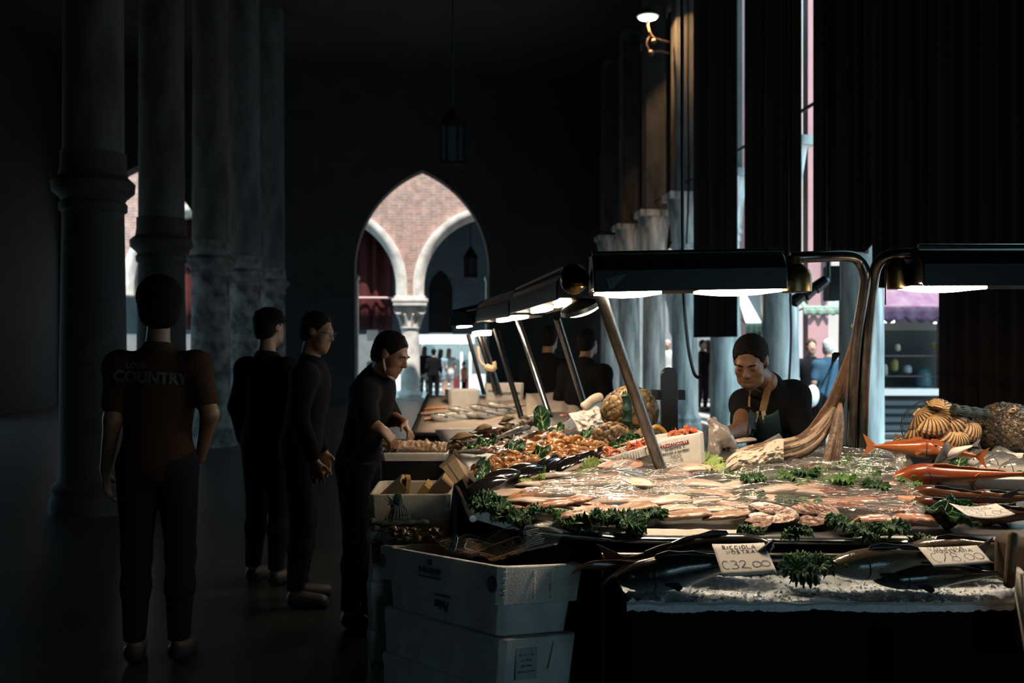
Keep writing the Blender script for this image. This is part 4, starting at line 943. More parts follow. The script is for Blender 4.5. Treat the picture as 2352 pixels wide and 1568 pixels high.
def fish(name, L, Hh, W, m, fin, kind='std', tail=True, open_pec=False):
    """head towards +x, back up, centre of the body at the origin"""
    t = T(name, None, None); mb = MB(); rings = []; N = 30; seg = 18
    hp = {'std': [(0, .20), (.08, .22), (.25, .52), (.5, .95), (.66, 1), (.82, .86), (.92, .60), (.97, .36), (1, .10)],
          'bream': [(0, .16), (.07, .2), (.2, .55), (.42, .95), (.62, 1.02), (.8, .86), (.9, .62), (.96, .38), (1, .12)],
          'gur': [(0, .16), (.1, .22), (.4, .55), (.62, .82), (.76, 1.0), (.88, .82), (.95, .5), (1, .16)],
          'slim': [(0, .2), (.1, .35), (.4, .85), (.65, 1), (.85, .8), (.95, .5), (1, .12)]}[kind]
    wp = [(0, .10), (.1, .18), (.35, .6), (.62, 1), (.8, 1), (.92, .72), (.97, .45), (1, .12)]
    for i in range(N+1):
        s_ = i/N; x = -L/2+L*s_; h_ = prof(hp, s_)*Hh/2; w = prof(wp, s_)*W/2; zc = (.06*Hh*(s_-.5)) if kind == 'bream' else (-.10*Hh*max(0, s_-.8)/.2 if kind == 'gur' else 0)
        ring = []
        for k in range(seg):
            a = 2*PI*k/seg; ca, sa = math.cos(a), math.sin(a); ring.append(V(x, w*math.copysign(abs(ca)**.9, ca), zc+h_*sa))
        rings.append(ring)
    mb.loft(rings); mb.build('body', m, t)
    if tail:
        b = .2*Hh/2; mb = MB(); x0 = -L/2+.03*L
        mb.poly([V(x0, -.003, b*.9), V(-L/2-.06*L, -.003, Hh*.34), V(-L/2-.15*L, -.003, Hh*.56), V(-L/2-.12*L, -.003, Hh*.3), V(-L/2-.085*L, -.003, 0), V(-L/2-.12*L, -.003, -Hh*.3), V(-L/2-.15*L, -.003, -Hh*.56), V(-L/2-.06*L, -.003, -Hh*.34), V(x0, -.003, -b*.9)], (0, .006, 0)); mb.build('tail_fin', fin, t, smooth=False)
    mb = MB(); dz = prof(hp, .7)*Hh/2*.9
    pts = [V(L*.22, -.002, prof(hp, .72)*Hh*.45)]+[V(lerp(.2, -.34, k/6)*L, -.002, prof(hp, .5+lerp(.2, -.34, k/6))*Hh*.5+Hh*(.17 if k % 2 else .10)*(1-k/9)) for k in range(7)]+[V(-L*.36, -.002, prof(hp, .14)*Hh*.4)]
    mb.poly(pts, (0, .004, 0)); mb.build('dorsal_fin', fin, t, smooth=False)
    for sg in (-1, 1):
        mb = MB(); x0 = L*.2; y0 = sg*W*.46; z0 = -Hh*.12; ln = L*(.30 if open_pec else .17); nn = 8; sp = 1.0 if open_pec else .35; vs = []
        for k in range(nn+1):
            a = math.radians(lerp(-38, 38, k/nn))*sp; r = ln*(1-.18*abs(k/nn-.5)*2+(.03 if k % 2 else 0))
            out = .75 if open_pec else .22
            vs.append(V(x0-math.cos(a)*r*.85, y0+sg*r*out, z0-.2*r*(0 if open_pec else 1)+math.sin(a)*r))
        vv = [V(x0, y0-sg*.004, z0)]+vs
        mb.add(vv, [(0, k, k+1) for k in range(1, nn+1)]); mb.build('pectoral_fin', M_fin if open_pec else fin, t, solid=.0025, smooth=False)
        ex = L*(.5-.11 if kind != 'gur' else .5-.13); s_ = .5+ex/L; ew = prof(wp, s_)*W/2*.93; ez = Hh*(.14 if kind != 'gur' else .2); er = Hh*(.075 if kind != 'bream' else .065)
        mb = MB(); mb.ball(V(ex, sg*ew, ez), (er, er*.45, er), 12); e = mb.build('eye', M_eyew, t)
        mb = MB(); mb.ball(V(ex, sg*(ew+er*.28), ez), (er*.62, er*.3, er*.62), 10); mb.build('pupil', M_eyeb, e, origin=(0, 0, 0))
        gx = L*.27; mb = MB(); pp = []
        for k in range(9):
            a = math.radians(-62+124*k/8); hh = prof(hp, .5+gx/L)*Hh/2
            pp.append(V(gx-math.cos(a)*L*.035, sg*(prof(wp, .5+gx/L)*W/2*max(.25, math.cos(math.asin(max(-.97, min(.97, math.sin(a)*.86)))))+.0004), math.sin(a)*hh*.86))
        mb.tube(pp, .0013*max(1, Hh/.06), 5); mb.build('gill_line', M_gill, t)
    return t
def tagged(o, label, cat, group=None): return tag(o, label, cat, group)

# kale and leaf kinds
M_kale = mat('kale_green', (.05, .14, .03), .4, col2=(.14, .28, .06), scale=28, bump=.3); M_kaled = mat('dark_kale', (.018, .065, .022), .4, col2=(.05, .13, .035), scale=28, bump=.3)
M_let = mat('lettuce_green', (.28, .42, .08), .4, col2=(.50, .60, .20), scale=14); M_rom = mat('chard_green', (.010, .060, .020), .32, col2=(.022, .10, .035), scale=10, bump=.25, coat=.3); M_rib = mat('pale_leaf_rib', (.42, .52, .22), .4)
def kale(seed, m, r=.055, leaves=6, frill=1.0):
    q = random.Random(seed); mb = MB()
    for k in range(leaves):
        yaw = 2*PI*k/leaves+q.uniform(-.4, .4); tilt = q.uniform(.15, .95); L = r*q.uniform(.8, 1.25); ph = q.uniform(0, 6); Rz = Matrix.Rotation(yaw, 3, 'Z') @ Matrix.Rotation(-tilt, 3, 'Y')
        def fn(u, v):
            a = (v-.5)*2.1; rr = L*(.12+.88*u)*(1+.07*math.sin(v*41+ph)*u+.05*math.sin(v*83)*u)
            fr = u**1.8*L*.13*frill*(math.sin(v*30+ph)+.8*math.sin(v*61+ph*2+u*6)+.5*math.sin(u*21+v*15))
            return Rz @ V(rr*math.cos(a), rr*math.sin(a)*.8, fr-.25*L*u*u)
        mb.grid(fn, 10, 64)
    o = mb.build('kale_leaf', m, solid=.0012, origin=(0, 0, 0)); return o
def broad_leaf(seed, L=.10, Wd=.07, curl=.35):
    q = random.Random(seed); t = T('chard_leaf', None, None); ph = q.uniform(0, 6)
    def fn(u, v):
        x = u*L; w = Wd*(max(0, math.sin(PI*min(1, u*.93+.05)))**.55)*(.55+.45*u); y = (v-.5)*w*(1+.06*math.sin(u*20+ph))
        return V(x-L*.4, y, curl*L*(u-.3)**2+.25*abs(v-.5)**1.5*w+.010*math.sin(u*13+ph)*abs(v-.5)*2+.004*math.sin(u*30+v*18))
    mb = MB(); mb.grid(fn, 24, 14); mb.build('blade', M_rom, t, solid=.0012)
    mb = MB(); mb.tube([fn(u, .5)+V(0, 0, .001) for u in np.linspace(-.15, .95, 14)], [lerp(.0045, .001, k/13) for k in range(14)], 6)
    for k in range(5):
        for sg in (-1, 1): mb.tube([fn(.12+.16*k, .5)+V(0, 0, .0008), fn(min(1, .28+.16*k), .5+sg*.33)+V(0, 0, .0008)], [.0013, .0005], 4)
    mb.build('midrib', M_rib, t); return t

# prawns
M_prw = mat('cooked_prawn', (.50, .19, .05), .3, col2=(.62, .31, .11), scale=60, coat=.4); M_prw2 = mat('pink_prawn', (.54, .25, .10), .3, col2=(.66, .40, .22), scale=50, coat=.4); M_prr = mat('red_prawn', (.55, .10, .04), .35, col2=(.62, .22, .10), scale=50)
def prawn(seed, m, L=.06):
    q = random.Random(seed); mb = MB(); n = 14; pts = []; rad = []
    for i in range(n+1):
        s_ = i/n; a = math.radians(lerp(-30, 175, s_)); r = L*.32
        pts.append(V(math.cos(a)*r*1.15, .15*L*math.sin(s_*3), math.sin(a)*r)); rad.append(L*.16*prof([(0, .35), (.12, .8), (.3, 1), (.6, .85), (.85, .5), (1, .25)], s_)*(1+.10*(i % 2)))
    mb.tube(pts, rad, 9)
    e = pts[-1]
    for k in (-1, 0, 1): mb.tube([e, e+V(-.01-.004*abs(k), k*.008, -.014)], [.004, .0015], 5, flat=(1, .4))
    hd = pts[0]; mb.tube([hd, hd+V(.006, 0, -.014), hd+V(.002, .002, -.026)], [L*.07, L*.05, .001], 6)
    for k in (-1, 1): mb.tube([hd+V(.004, 0, -.016), hd+V(.02, k*.008, -.03), hd+V(.01, k*.02, -.045)], [.0009, .0006, .0003], 4)
    for k in range(4):
        b = pts[3+2*k]; mb.tube([b, b*.45+V(0, q.uniform(-.006, .006), 0)], [.0022, .0007], 4)
    return mb.build('prawn', m, origin=(0, 0, 0))

# shells
M_shA = mat('scallop_cream', (.50, .27, .09), .45, col2=(.62, .42, .20), scale=30); M_shB = mat('scallop_brown', (.045, .016, .006), .5, col2=(.09, .03, .01), scale=30)
M_shC = mat('grey_shell_light', (.34, .22, .11), .55, col2=(.42, .30, .17), scale=30); M_shD = mat('grey_shell_dark', (.07, .04, .02), .6, col2=(.12, .07, .035), scale=30)
def scallop(mA, mB, r=.042):
    t = T('scallop', None, None); ribs = 11; nv = ribs*6
    def fn(dome):
        def g(u, v):
            a = (v-.5)*math.radians(150); rr = r*2*(.03+.97*u)*(1-.10*abs(v-.5)*2)*(1+.012*math.cos(v*ribs*2*PI)); z = dome*r*.72*math.sin(PI*(.06+.86*u))*(1-(abs(v-.5)*2)**2.4)+.0022*math.cos(v*ribs*2*PI)*u*dome
            return V(math.cos(a)*rr-r*.9, math.sin(a)*rr, z)
        return g
    mb = MB(); mb.grid(fn(1), 14, nv, mfn=lambda i, j: 1 if (j % 6) == 0 or (j % 6 == 5 and i > 3) or (i == 12 and j % 6 in (1, 4)) else 0)
    mb.box(V(-r*.86, 0, .001), (r*.22, r*.85, .004), None, 0); mb.build('upper_valve', [mA, mB], t, solid=.0016)
    mb = MB(); mb.grid(fn(-.5), 8, nv, mfn=lambda i, j: 1 if (j % 6) in (0, 5) else 0); mb.build('lower_valve', [mA, mB], t, solid=.0016)
    return t
M_clm = [mat('clam_ochre', (.27, .15, .05), .45, col2=(.13, .07, .022), scale=70), mat('clam_tan', (.38, .24, .10), .45, col2=(.20, .12, .045), scale=80), mat('clam_brown', (.16, .085, .03), .45, col2=(.06, .03, .012), scale=70)]
M_snl = [mat('snail_grey', (.055, .042, .03), .35, col2=(.02, .015, .01), scale=120), mat('snail_tan', (.13, .09, .05), .35, col2=(.05, .033, .018), scale=120)]
def clam(m, r=.02):
    mb = MB()
    for sg in (1, -1):
        def fn(u, v):
            a = v*2*PI; rr = r*u*(1+.22*math.cos(a)); z = sg*r*.52*math.sqrt(max(0, 1-u**2.2))*(1+.05*math.cos(u*34))
            return V(math.cos(a)*rr+.0, math.sin(a)*rr*.88, z)
        mb.grid(fn, 12, 22, u0=.02)
    return mb.build('clam', m, origin=(0, 0, 0), angle=70)
def snail(m, r=.014):
    mb = MB(); pts = []; rad = []
    for i in range(40):
        s_ = i/39; a = s_*4.6*PI; R = r*.85*(1-s_)**1.2+.0005; pts.append(V(math.cos(a)*R, math.sin(a)*R, r*1.1*s_)); rad.append(r*.55*(1-s_)+.0015)
    mb.tube(pts, rad, 9); mb.ball(V(0, 0, r*.3), r*.7, 10); return mb.build('sea_snail', m, origin=(0, 0, 0))
M_mus = mat('mussel_black', (.010, .010, .013), .14, coat=.8, col2=(.03, .022, .02), scale=20)
def mussel(L=.10, open_=0):
    t = T('mussel', None, None)
    for sg in (1, -1):
        def fn(u, v):
            s_ = u; w = L*.21*(math.sin(PI*s_**.75))**.6*(1 if s_ < 1 else 0); a = (v-.5)*PI
            return V(-L/2+L*s_, math.sin(a)*w*(1 if math.sin(a) > 0 else .8), sg*math.cos(a)*w*.62+sg*.0006)
        mb = MB(); mb.grid(fn, 18, 12, u0=.01, u1=.99); mb.build('valve', M_mus, t)
    return t
M_razor = mat('oyster_brown', (.06, .032, .012), .4, col2=(.17, .10, .045), scale=40, bump=.8, bscale=60)
def oyster(seed, L=.075):
    q = random.Random(seed); mb = MB(); ph = q.uniform(0, 9)
    for sg in (1, -.5):
        def fn(u, v):
            a = v*2*PI; rr = L*.5*u*(1+.12*math.sin(a*3+ph)+.06*math.sin(a*7+ph)); z = sg*L*.16*(1-u**2)+.005*math.sin(u*26+ph)*u*sg+.003*nz(u*9+ph, v*7)
            return V(math.cos(a)*rr*1.1, math.sin(a)*rr*.75, z)
        mb.grid(fn, 10, 26, u0=.03)
    return mb.build('oyster', M_razor, origin=(0, 0, 0), angle=60)

# fillets and steaks
M_fil = [mat('cream_fillet', (.84, .71, .60), .3, col2=(.66, .42, .33), scale=26, coat=.4, bump=.5, bscale=70, stretch=(.18, 1, 1)), mat('pinkish_fillet', (.72, .49, .38), .3, col2=(.48, .20, .13), scale=24, coat=.4, bump=.5, bscale=70, stretch=(.2, 1, 1)),
         mat('red_brown_fillet', (.42, .16, .10), .28, col2=(.58, .30, .20), scale=26, coat=.5, bump=.4, bscale=60, stretch=(.4, 1, 1)), mat('salmon_fillet', (.66, .24, .08), .3, col2=(.74, .36, .16), scale=40, coat=.4, bump=.2, stretch=(.15, 1, 1)), mat('dark_red_meat', (.16, .03, .02), .22, col2=(.30, .07, .045), scale=24, coat=.6, bump=.4, bscale=50)]
def fillet(seed, m, L=.2, W=.075, th=.018, name='fish_fillet'):
    q = random.Random(seed); mb = MB(); ph = q.uniform(0, 30); bend = q.uniform(-.03, .03); rings = []
    for i in range(25):
        s_ = i/24; x = -L/2+L*s_; w = W/2*(1+.16*nz(s_*11+ph, 8))*prof([(0, .12), (.08, .45), (.3, .85), (.55, 1), (.8, .9), (.95, .6), (1, .2)], s_)*(1+.1*nz(s_*6+ph, 3)); h_ = th*prof([(0, .25), (.2, .8), (.6, 1), (.9, .8), (1, .3)], s_); ring = []
        for k in range(20):
            a = 2*PI*k/20; y = math.cos(a)*w; z = math.sin(a)*h_*.5*(1+.25*nz(s_*9+ph, math.cos(a)*3))+h_*.5-.35*h_*math.exp(-(y/w*4)**2)*(1 if math.sin(a) > 0 else 0) if w else 0
            ring.append(V(x, y+bend*math.sin(s_*PI), z+.012*math.sin(s_*5+ph)*W))
        rings.append(ring)
    mb.loft(rings); return mb.build(name, m, origin=(0, 0, 0), angle=70)
M_skin = mat('dark_steak_skin', (.035, .03, .028), .3, coat=.4); M_stk = mat('steak_flesh', (.30, .13, .085), .28, col2=(.52, .33, .24), scale=38, bump=.8, bscale=60, coat=.3); M_bone = mat('steak_bone', (.10, .03, .02), .5)
def steak(seed, r=.055, th=.026, notch=True):
    q = random.Random(seed); t = T('fish_steak', None, None); out = []
    for k in range(40):
        a = 2*PI*k/40; rr = r*(1+.22*math.cos(2*a+q.uniform(-.02, .02))-.16*math.cos(a)+.03*math.sin(3*a))
        if notch and abs(a-PI) < .32: rr *= .35+.65*abs(a-PI)/.32
        out.append((math.cos(a)*rr*1.15, math.sin(a)*rr*.82))
    mb = MB(); rings = []
    for z, k in ((.001, .96), (th*.3, 1.0), (th*.95, .985)): rings.append([V(x*k, y*k, z) for x, y in out])
    mb.loft(rings, caps=True); mb.build('skin', M_skin, t)
    mb = MB(); rings = [[V(x*k, y*k, z+.0012*nz(x*300, y*300)) for x, y in out] for z, k in ((th*.9, .965), (th+.001, .93), (th+.002, .5), (th-.001, .04))]
    mb.loft(rings); mb.build('flesh', M_stk, t)
    mb = MB(); mb.ball(V(-r*.1, 0, th+.001), (r*.14, r*.12, .003), 10); mb.tube([V(-r*.1, 0, th+.001), V(-r*.5, .002, th), V(-r*.8, 0, th-.003)], [.005, .008, .004], 6, flat=(1, .4)); mb.build('bone', M_bone, t)
    return t
# ------------------------------------------------------------------ laying out the display
used = {}
def serve(proto, key, label, cat, px, py, group=None, **k):
    """first use moves the prototype itself, later ones are copies"""
    o = proto if key not in used else dup(proto); used[key] = 1
    if label: o['label'] = label
    o['category'] = cat
    if group: o['group'] = group
    place(o, px, py, **k); return o
R3 = random.Random(5)
M_fil.append(mat('brown_pink_fillet', (.34, .17, .11), .3, col2=(.58, .37, .26), scale=34, coat=.4, bump=.8, bscale=60, stretch=(.5, 1, 1), detail=7))
# pale fillets under the film, in overlapping rows
fil = [fillet(i, M_fil[0 if i % 4 else 1], L=.21+.035*(i % 3), W=.058+.012*(i % 2), th=.022) for i in range(6)]
rows = [(1188, [1200+88*i for i in range(3)]+[1560+88*i for i in range(3)]), (1168, [1150+92*i for i in range(9)]), (1146, [1185+92*i for i in range(8)]), (1126, [1225+92*i for i in range(6)]), (1106, [1270+92*i for i in range(4)]), (1088, [1340+92*i for i in range(4)])]
n = 0
for ry, xs in rows:
    for x in xs:
        if ry > 1180 and x < 1300: continue
        i = n % 6; n += 1
        serve(fil[i], 'fil%d' % i, 'pale fish fillet lying among others under the clear film', 'fillet', x+R3.uniform(-14, 14), ry+R3.uniform(-5, 5), 'pale fillets under the film', yaw=R3.uniform(-22, 24), pitch=R3.uniform(-6, 6), lift=.010+.012*R3.random(), scale=R3.uniform(.85, 1.15))
SF = [(1215, 1160, 3, 'orange salmon-like fillet at the left front corner of the display', 14, .9), (1262, 1178, 2, 'dark reddish fillet just right of the orange one at the front', 12, .95), (1320, 1165, 2, 'reddish brown fillet in the middle of the front left', 18, .8),
      (1455, 1192, 5, 'speckled pink fillet leaning on kale, left of the price card', 24, 1.0), (1330, 1205, 5, 'pinkish fillet over the front kale left of the speckled one', 10, .9), (1570, 1207, 5, 'long pink fillet at the front edge right of the film corner', 8, 1.05), (1668, 1206, 5, 'pink fillet with red streak above the large price card', 10, .9), (1530, 1172, 0, 'cream fillet with thin dark edge behind the speckled one', 5, 1.0),
      (2010, 1160, 4, 'dark red meat piece under the film near the red fish', -12, .8), (1965, 1170, 2, 'red-brown fillet left of the dark red meat', -8, .8), (2085, 1165, 3, 'glossy red slab beside the gurnards', -22, .7), (2030, 1130, 4, 'dark red strip below the green leaves on the right', -20, .7),
      (1700, 1030, 0, 'pale roll in paper at the back of the display', 14, .8), (1585, 1100, 0, 'big pale fillet before the labelled foam box', 4, 1.0), (1420, 1085, 1, 'pink curled fillet under the raised film beside the steel pole', 30, 1.1), (1850, 1098, 4, 'dark piece under film below the squid', -6, .9), (1900, 1150, 4, 'dark red piece between kale and the oval steak', -8, .8), (1945, 1185, 4, 'dark red meat in front of the red-brown fillet', -14, .75), (2060, 1190, 4, 'dark meat strip beside the striped tuna', -18, .8), (1840, 1140, 1, 'pink fillet crossing the kale under the right film', -6, .9), (1700, 1135, 0, 'cream piece at the middle of the right film', 6, 1.0), (1780, 1145, 0, 'cream piece behind the kale line', 3, .9), (2100, 1145, 2, 'red piece by the gurnard heads', -24, .6), (1760, 1098, 2, 'reddish strip at the back under crumpled film', 8, .8)]
for i, (x, y, mi, lab, yw, sc) in enumerate(SF):
    o = fillet(40+i, M_fil[mi], L=.20, W=.08, th=.028); tag(o, lab, 'fillet'); place(o, x, y, yaw=yw, lift=.028, pitch=-4, scale=sc)
for i, (x, y, lab, yw, sc, rl) in enumerate([(1782, 1208, 'three-cornered dark-skinned steak right above the big price card', -30, 1.25, 32), (1868, 1206, 'oval steak with dark notch at the front middle', 12, 1.3, 38), (1742, 1222, 'steak half hidden behind the big price card', 20, .7, 30)]):
    o = steak(i, .056, .03); tag(o, lab, 'steak'); place(o, x, y, yaw=yw, roll=rl, lift=.02, scale=sc)
for i, (x, y, lab, yw, sc) in enumerate([(2005, 1222, 'rough red-brown tuna piece right of the oval steak', 10, 1.0), (2095, 1218, 'striped red tuna piece left of the leafy green, by the mullet', -16, 1.0)]):
    o = fillet(80+i, M_fil[2], L=.17, W=.08, th=.045, name='tuna_piece'); tag(o, lab, 'fish piece'); place(o, x, y, yaw=yw, lift=.02, scale=sc)
# kale
kd = [kale(i, M_kaled, .05) for i in range(3)]; kl = [kale(10+i, M_kale, .05) for i in range(2)]; kt = [kale(20+i, M_let, .05, 5, .6) for i in range(2)]
KA = [(1118, 1188, 'd', .95, 'dark kale hanging over the rail at the left corner'), (1160, 1200, 'd', .9, 'dark kale over the blue-lit rail, second from the corner'), (1192, 1212, 'd', .85, 'dark kale over the rail just left of the clear printed bag'), (1112, 1172, 'd', 1.1, 'dark kale tuft at the left front corner'), (1150, 1186, 'd', 1.0, 'dark kale tuft second from the left corner'), (1205, 1200, 'd', .95, 'dark kale tuft below the reddish fillets'), (1245, 1192, 'd', .9, 'kale tuft beside the clear bag'),
      (1345, 1216, 'd', 1.25, 'wide dark kale cluster left of the speckled fillet'), (1300, 1205, 'l', 1.0, 'bright kale tuft left of the wide dark cluster'), (1400, 1210, 'd', .9, 'kale tuft right of the wide dark cluster'), (1440, 1222, 'd', 1.2, 'dark kale under the speckled pink fillet'), (1495, 1205, 'd', 1.15, 'kale tuft at the right of the speckled fillet'),
      (1722, 1240, 'd', .8, 'small kale tuft behind the top of the big price card'), (1830, 1245, 'd', .9, 'kale tuft below the oval steak'), (1940, 1222, 'd', 1.2, 'dark kale between the oval steak and red tuna'), (2050, 1240, 'd', 1.1, 'kale tuft below the rough tuna piece'), (1985, 1242, 'd', .9, 'kale tuft in front of the tuna by the mullet head'),
      (1240, 1105, 'l', 1.0, 'curly kale among the black mussels'), (1222, 1118, 't', .9, 'pale lettuce scrap below the mussels'), (1352, 1092, 't', 1.2, 'pale curly lettuce by the last mussels'), (1130, 1100, 'd', .7, 'small kale scrap at the left edge by the cardboard'),
      (1622, 1070, 't', 1.25, 'bright yellow-green lettuce in front of the foam box'), (1640, 1092, 't', 1.1, 'lettuce under film right of the foam box'), (1510, 1105, 't', .8, 'small lettuce scrap below the steel pole foot'), (1560, 1168, 'l', .9, 'green scrap at the corner of the film'),
      (1935, 1052, 'l', 1.35, 'bright curly kale at the foot of the bent pipes'), (1985, 1058, 'd', 1.3, 'dark kale right of the pipe feet'), (1925, 1085, 'l', 1.1, 'film-covered kale in front of the tied fish tail'), (1975, 1082, 'l', 1.1, 'film-covered kale right of the tail'), (2030, 1088, 'd', 1.0, 'kale beside the ice bag'),
      (1730, 1120, 'd', .9, 'kale strip under film, middle left'), (1820, 1122, 'l', 1.2, 'kale under film in the middle of the right display'), (1880, 1118, 'l', 1.1, 'kale under film right of the middle'), (1935, 1125, 'l', 1.1, 'kale under film at the right'), (1730, 1165, 'd', .9, 'kale line behind the three-cornered steak'), (1800, 1168, 'd', .9, 'kale line behind the oval steak'), (1860, 1168, 'l', .8, 'kale line at the right of the oval steak'), (1690, 1108, 'l', 1.0, 'kale clump under film behind the cream pieces'), (1770, 1110, 'd', 1.1, 'dark kale clump under film, second from the left at the back'), (1850, 1105, 'd', 1.0, 'dark kale clump under film before the dark piece'), (1905, 1100, 'l', 1.2, 'kale under film just before the lower tail fin'), (1990, 1110, 'l', 1.1, 'kale under film left of the crumpled ice bag'), (2010, 1135, 'd', .9, 'dark kale scrap among the dark red meat'), (2085, 1128, 'l', 1.0, 'leafy scrap beside the crumpled ice bag'),
      (1840, 1312, 'd', 1.25, 'dark kale on the ice between card and mullet'), (1880, 1305, 'd', 1.1, 'dark kale touching the mullet head'), (2128, 1275, 'd', 1.3, 'dark kale behind the mullet head')]
for i, (x, y, k, sc, lab) in enumerate(KA):
    pr = {'d': kd, 'l': kl, 't': kt}[k]; j = i % len(pr); key = 'k'+k+str(j)
    if y > 1260:
        o = pr[j] if key not in used else dup(pr[j]); used[key] = 1; put(o, P(x, y, 3.16 if y > 1290 else 3.3), frame(V(0, -.4, 1), i), sc)
    else: o = serve(pr[j], key, lab, 'kale', x, y, yaw=i*57, lift=.022, scale=sc*(.95 if x > 1650 and y < 1140 else 1), dz=(.03 if i % 3 == 0 else .012) if x > 1650 and y < 1140 else 0)
    tag(o, lab, 'lettuce' if k == 't' else 'kale')
LV = [(1250, 990, 'tall upright dark green leaf behind the squid row', 85, 1.6, -70, 20), (1100, 1043, 'glossy green leaf at the left among the grey fish', 20, 1.15, -25, 0), (1165, 1060, 'green leaf left of the prawn heap', 35, 1.25, -25, 0), (1185, 1050, 'second green leaf lying behind the prawn heap', 70, .9, -30, 0), (1275, 1015, 'green leaf between squid and prawns', 40, .9, -25, 0), (1345, 1024, 'small green leaf on top of the prawns', 40, .8, -25, 0),
      (1232, 1070, 'dark green leaf sunk in the prawns', 30, 1.0, -20, 0), (1110, 1125, 'curled green leaf at the left end of the mussels', 100, 1.2, -55, 20), (2165, 1078, 'crinkled green leaf on the orange gurnards', 20, 1.0, -40, 30), (2200, 1085, 'second crinkled leaf beside the white bream box', 60, .7, -50, 0), (1430, 1052, 'dark leaf under the ribbed tray', 10, 1.0, -10, 0), (2160, 1210, 'dark folded leaf above the mullet', 15, 1.3, -25, 20), (2190, 1222, 'second dark folded leaf above the small price card', 160, 1.1, -20, 0)]
lf = [broad_leaf(i) for i in range(3)]
for i, (x, y, lab, yw, sc, pt, rl) in enumerate(LV): serve(lf[i % 3], 'lf%d' % (i % 3), lab, 'leaf', x, y, yaw=yw, pitch=pt if i == 0 else pt*.4, roll=rl if i == 0 else rl+22, lift=.04, scale=sc*(1.15 if i == 0 else 1.45))

# the prawn heap
pol = [(1088, 1110), (1124, 1074), (1177, 1046), (1228, 1030), (1280, 1018), (1356, 1023), (1392, 1043), (1369, 1059), (1305, 1076), (1254, 1074), (1203, 1092), (1126, 1112)]
def inside(x, y, p):
    c = False; j = len(p)-1
    for i in range(len(p)):
        if (p[i][1] > y) != (p[j][1] > y) and x < (p[j][0]-p[i][0])*(y-p[i][1])/(p[j][1]-p[i][1])+p[i][0]: c = not c
        j = i
    return c
pw = [prawn(i, [M_prw, M_prw2, M_prw][i % 3]) for i in range(5)]
cnt = 0; tries = 0
while cnt < 230 and tries < 6000:
    tries += 1; x = R3.uniform(1085, 1395); y = R3.uniform(1015, 1115)
    if not inside(x, y, pol): continue
    j = cnt % 5
    serve(pw[j], 'pw%d' % j, 'orange prawn lying in the heap on the display corner', 'prawn', x, y, 'heaped orange prawns', yaw=R3.uniform(0, 360), roll=R3.uniform(20, 110), pitch=R3.uniform(-30, 30), lift=.012+.03*R3.random(), scale=R3.uniform(.8, 1.35)); cnt += 1
# mussels
mu = mussel()
for i, (x, y, yw, lab, sc) in enumerate([(1150, 1122, 28, 'long black mussel at the left end of the row', 1.3), (1196, 1106, 34, 'second black mussel from the left', 1.25), (1216, 1112, 40, 'third black mussel, before the curly kale', 1.2), (1262, 1088, 48, 'fourth black mussel, right of the curly kale', 1.15), (1286, 1094, 50, 'fifth black mussel of the row', 1.15), (1314, 1088, 38, 'sixth black mussel of the row', 1.1), (1346, 1076, 30, 'seventh black mussel, by the pale lettuce', 1.0), (1384, 1064, 62, 'last black mussel, under the ribbed tray corner', 1.0), (1120, 1142, 26, 'dark mussel touching the kale at the left corner', 1.3)]):
    serve(mu, 'mu', lab, 'mussel', x, y, yaw=yw, roll=60, pitch=-14, lift=.04, scale=sc*1.45)
# fish and squid of the wing
F_ = lambda *a, **k: fish(*a, **k)
o = F_('silver_fish', .27, .062, .035, M_sil, M_fing, 'slim'); tag(o, 'bright silver fish lying diagonally behind the green leaves', 'fish'); place(o, 1180, 1012, yaw=38, roll=70, lift=.05)
o = F_('brown_fish', .20, .055, .04, M_brn, M_fin, 'slim'); tag(o, 'glossy brown fish right of the silver one', 'fish'); place(o, 1222, 1020, yaw=30, roll=50, lift=.04)
o = F_('grey_fish', .24, .055, .04, M_grf, M_fing, 'slim'); tag(o, 'grey flat fish at the left edge under the oyster ridge', 'fish'); place(o, 1090, 1030, yaw=20, roll=75, lift=.035)
o = F_('grey_fish', .18, .05, .035, M_grf, M_fing, 'slim'); tag(o, 'small pale grey fish below the left flat fish', 'fish'); place(o, 1085, 1050, yaw=24, roll=80, lift=.03)
o = F_('brown_fish', .19, .05, .035, M_brn, M_fin, 'slim'); tag(o, 'long dark brown fish along the oyster ridge', 'fish'); place(o, 1120, 1008, yaw=22, roll=60, lift=.045)
sq = []
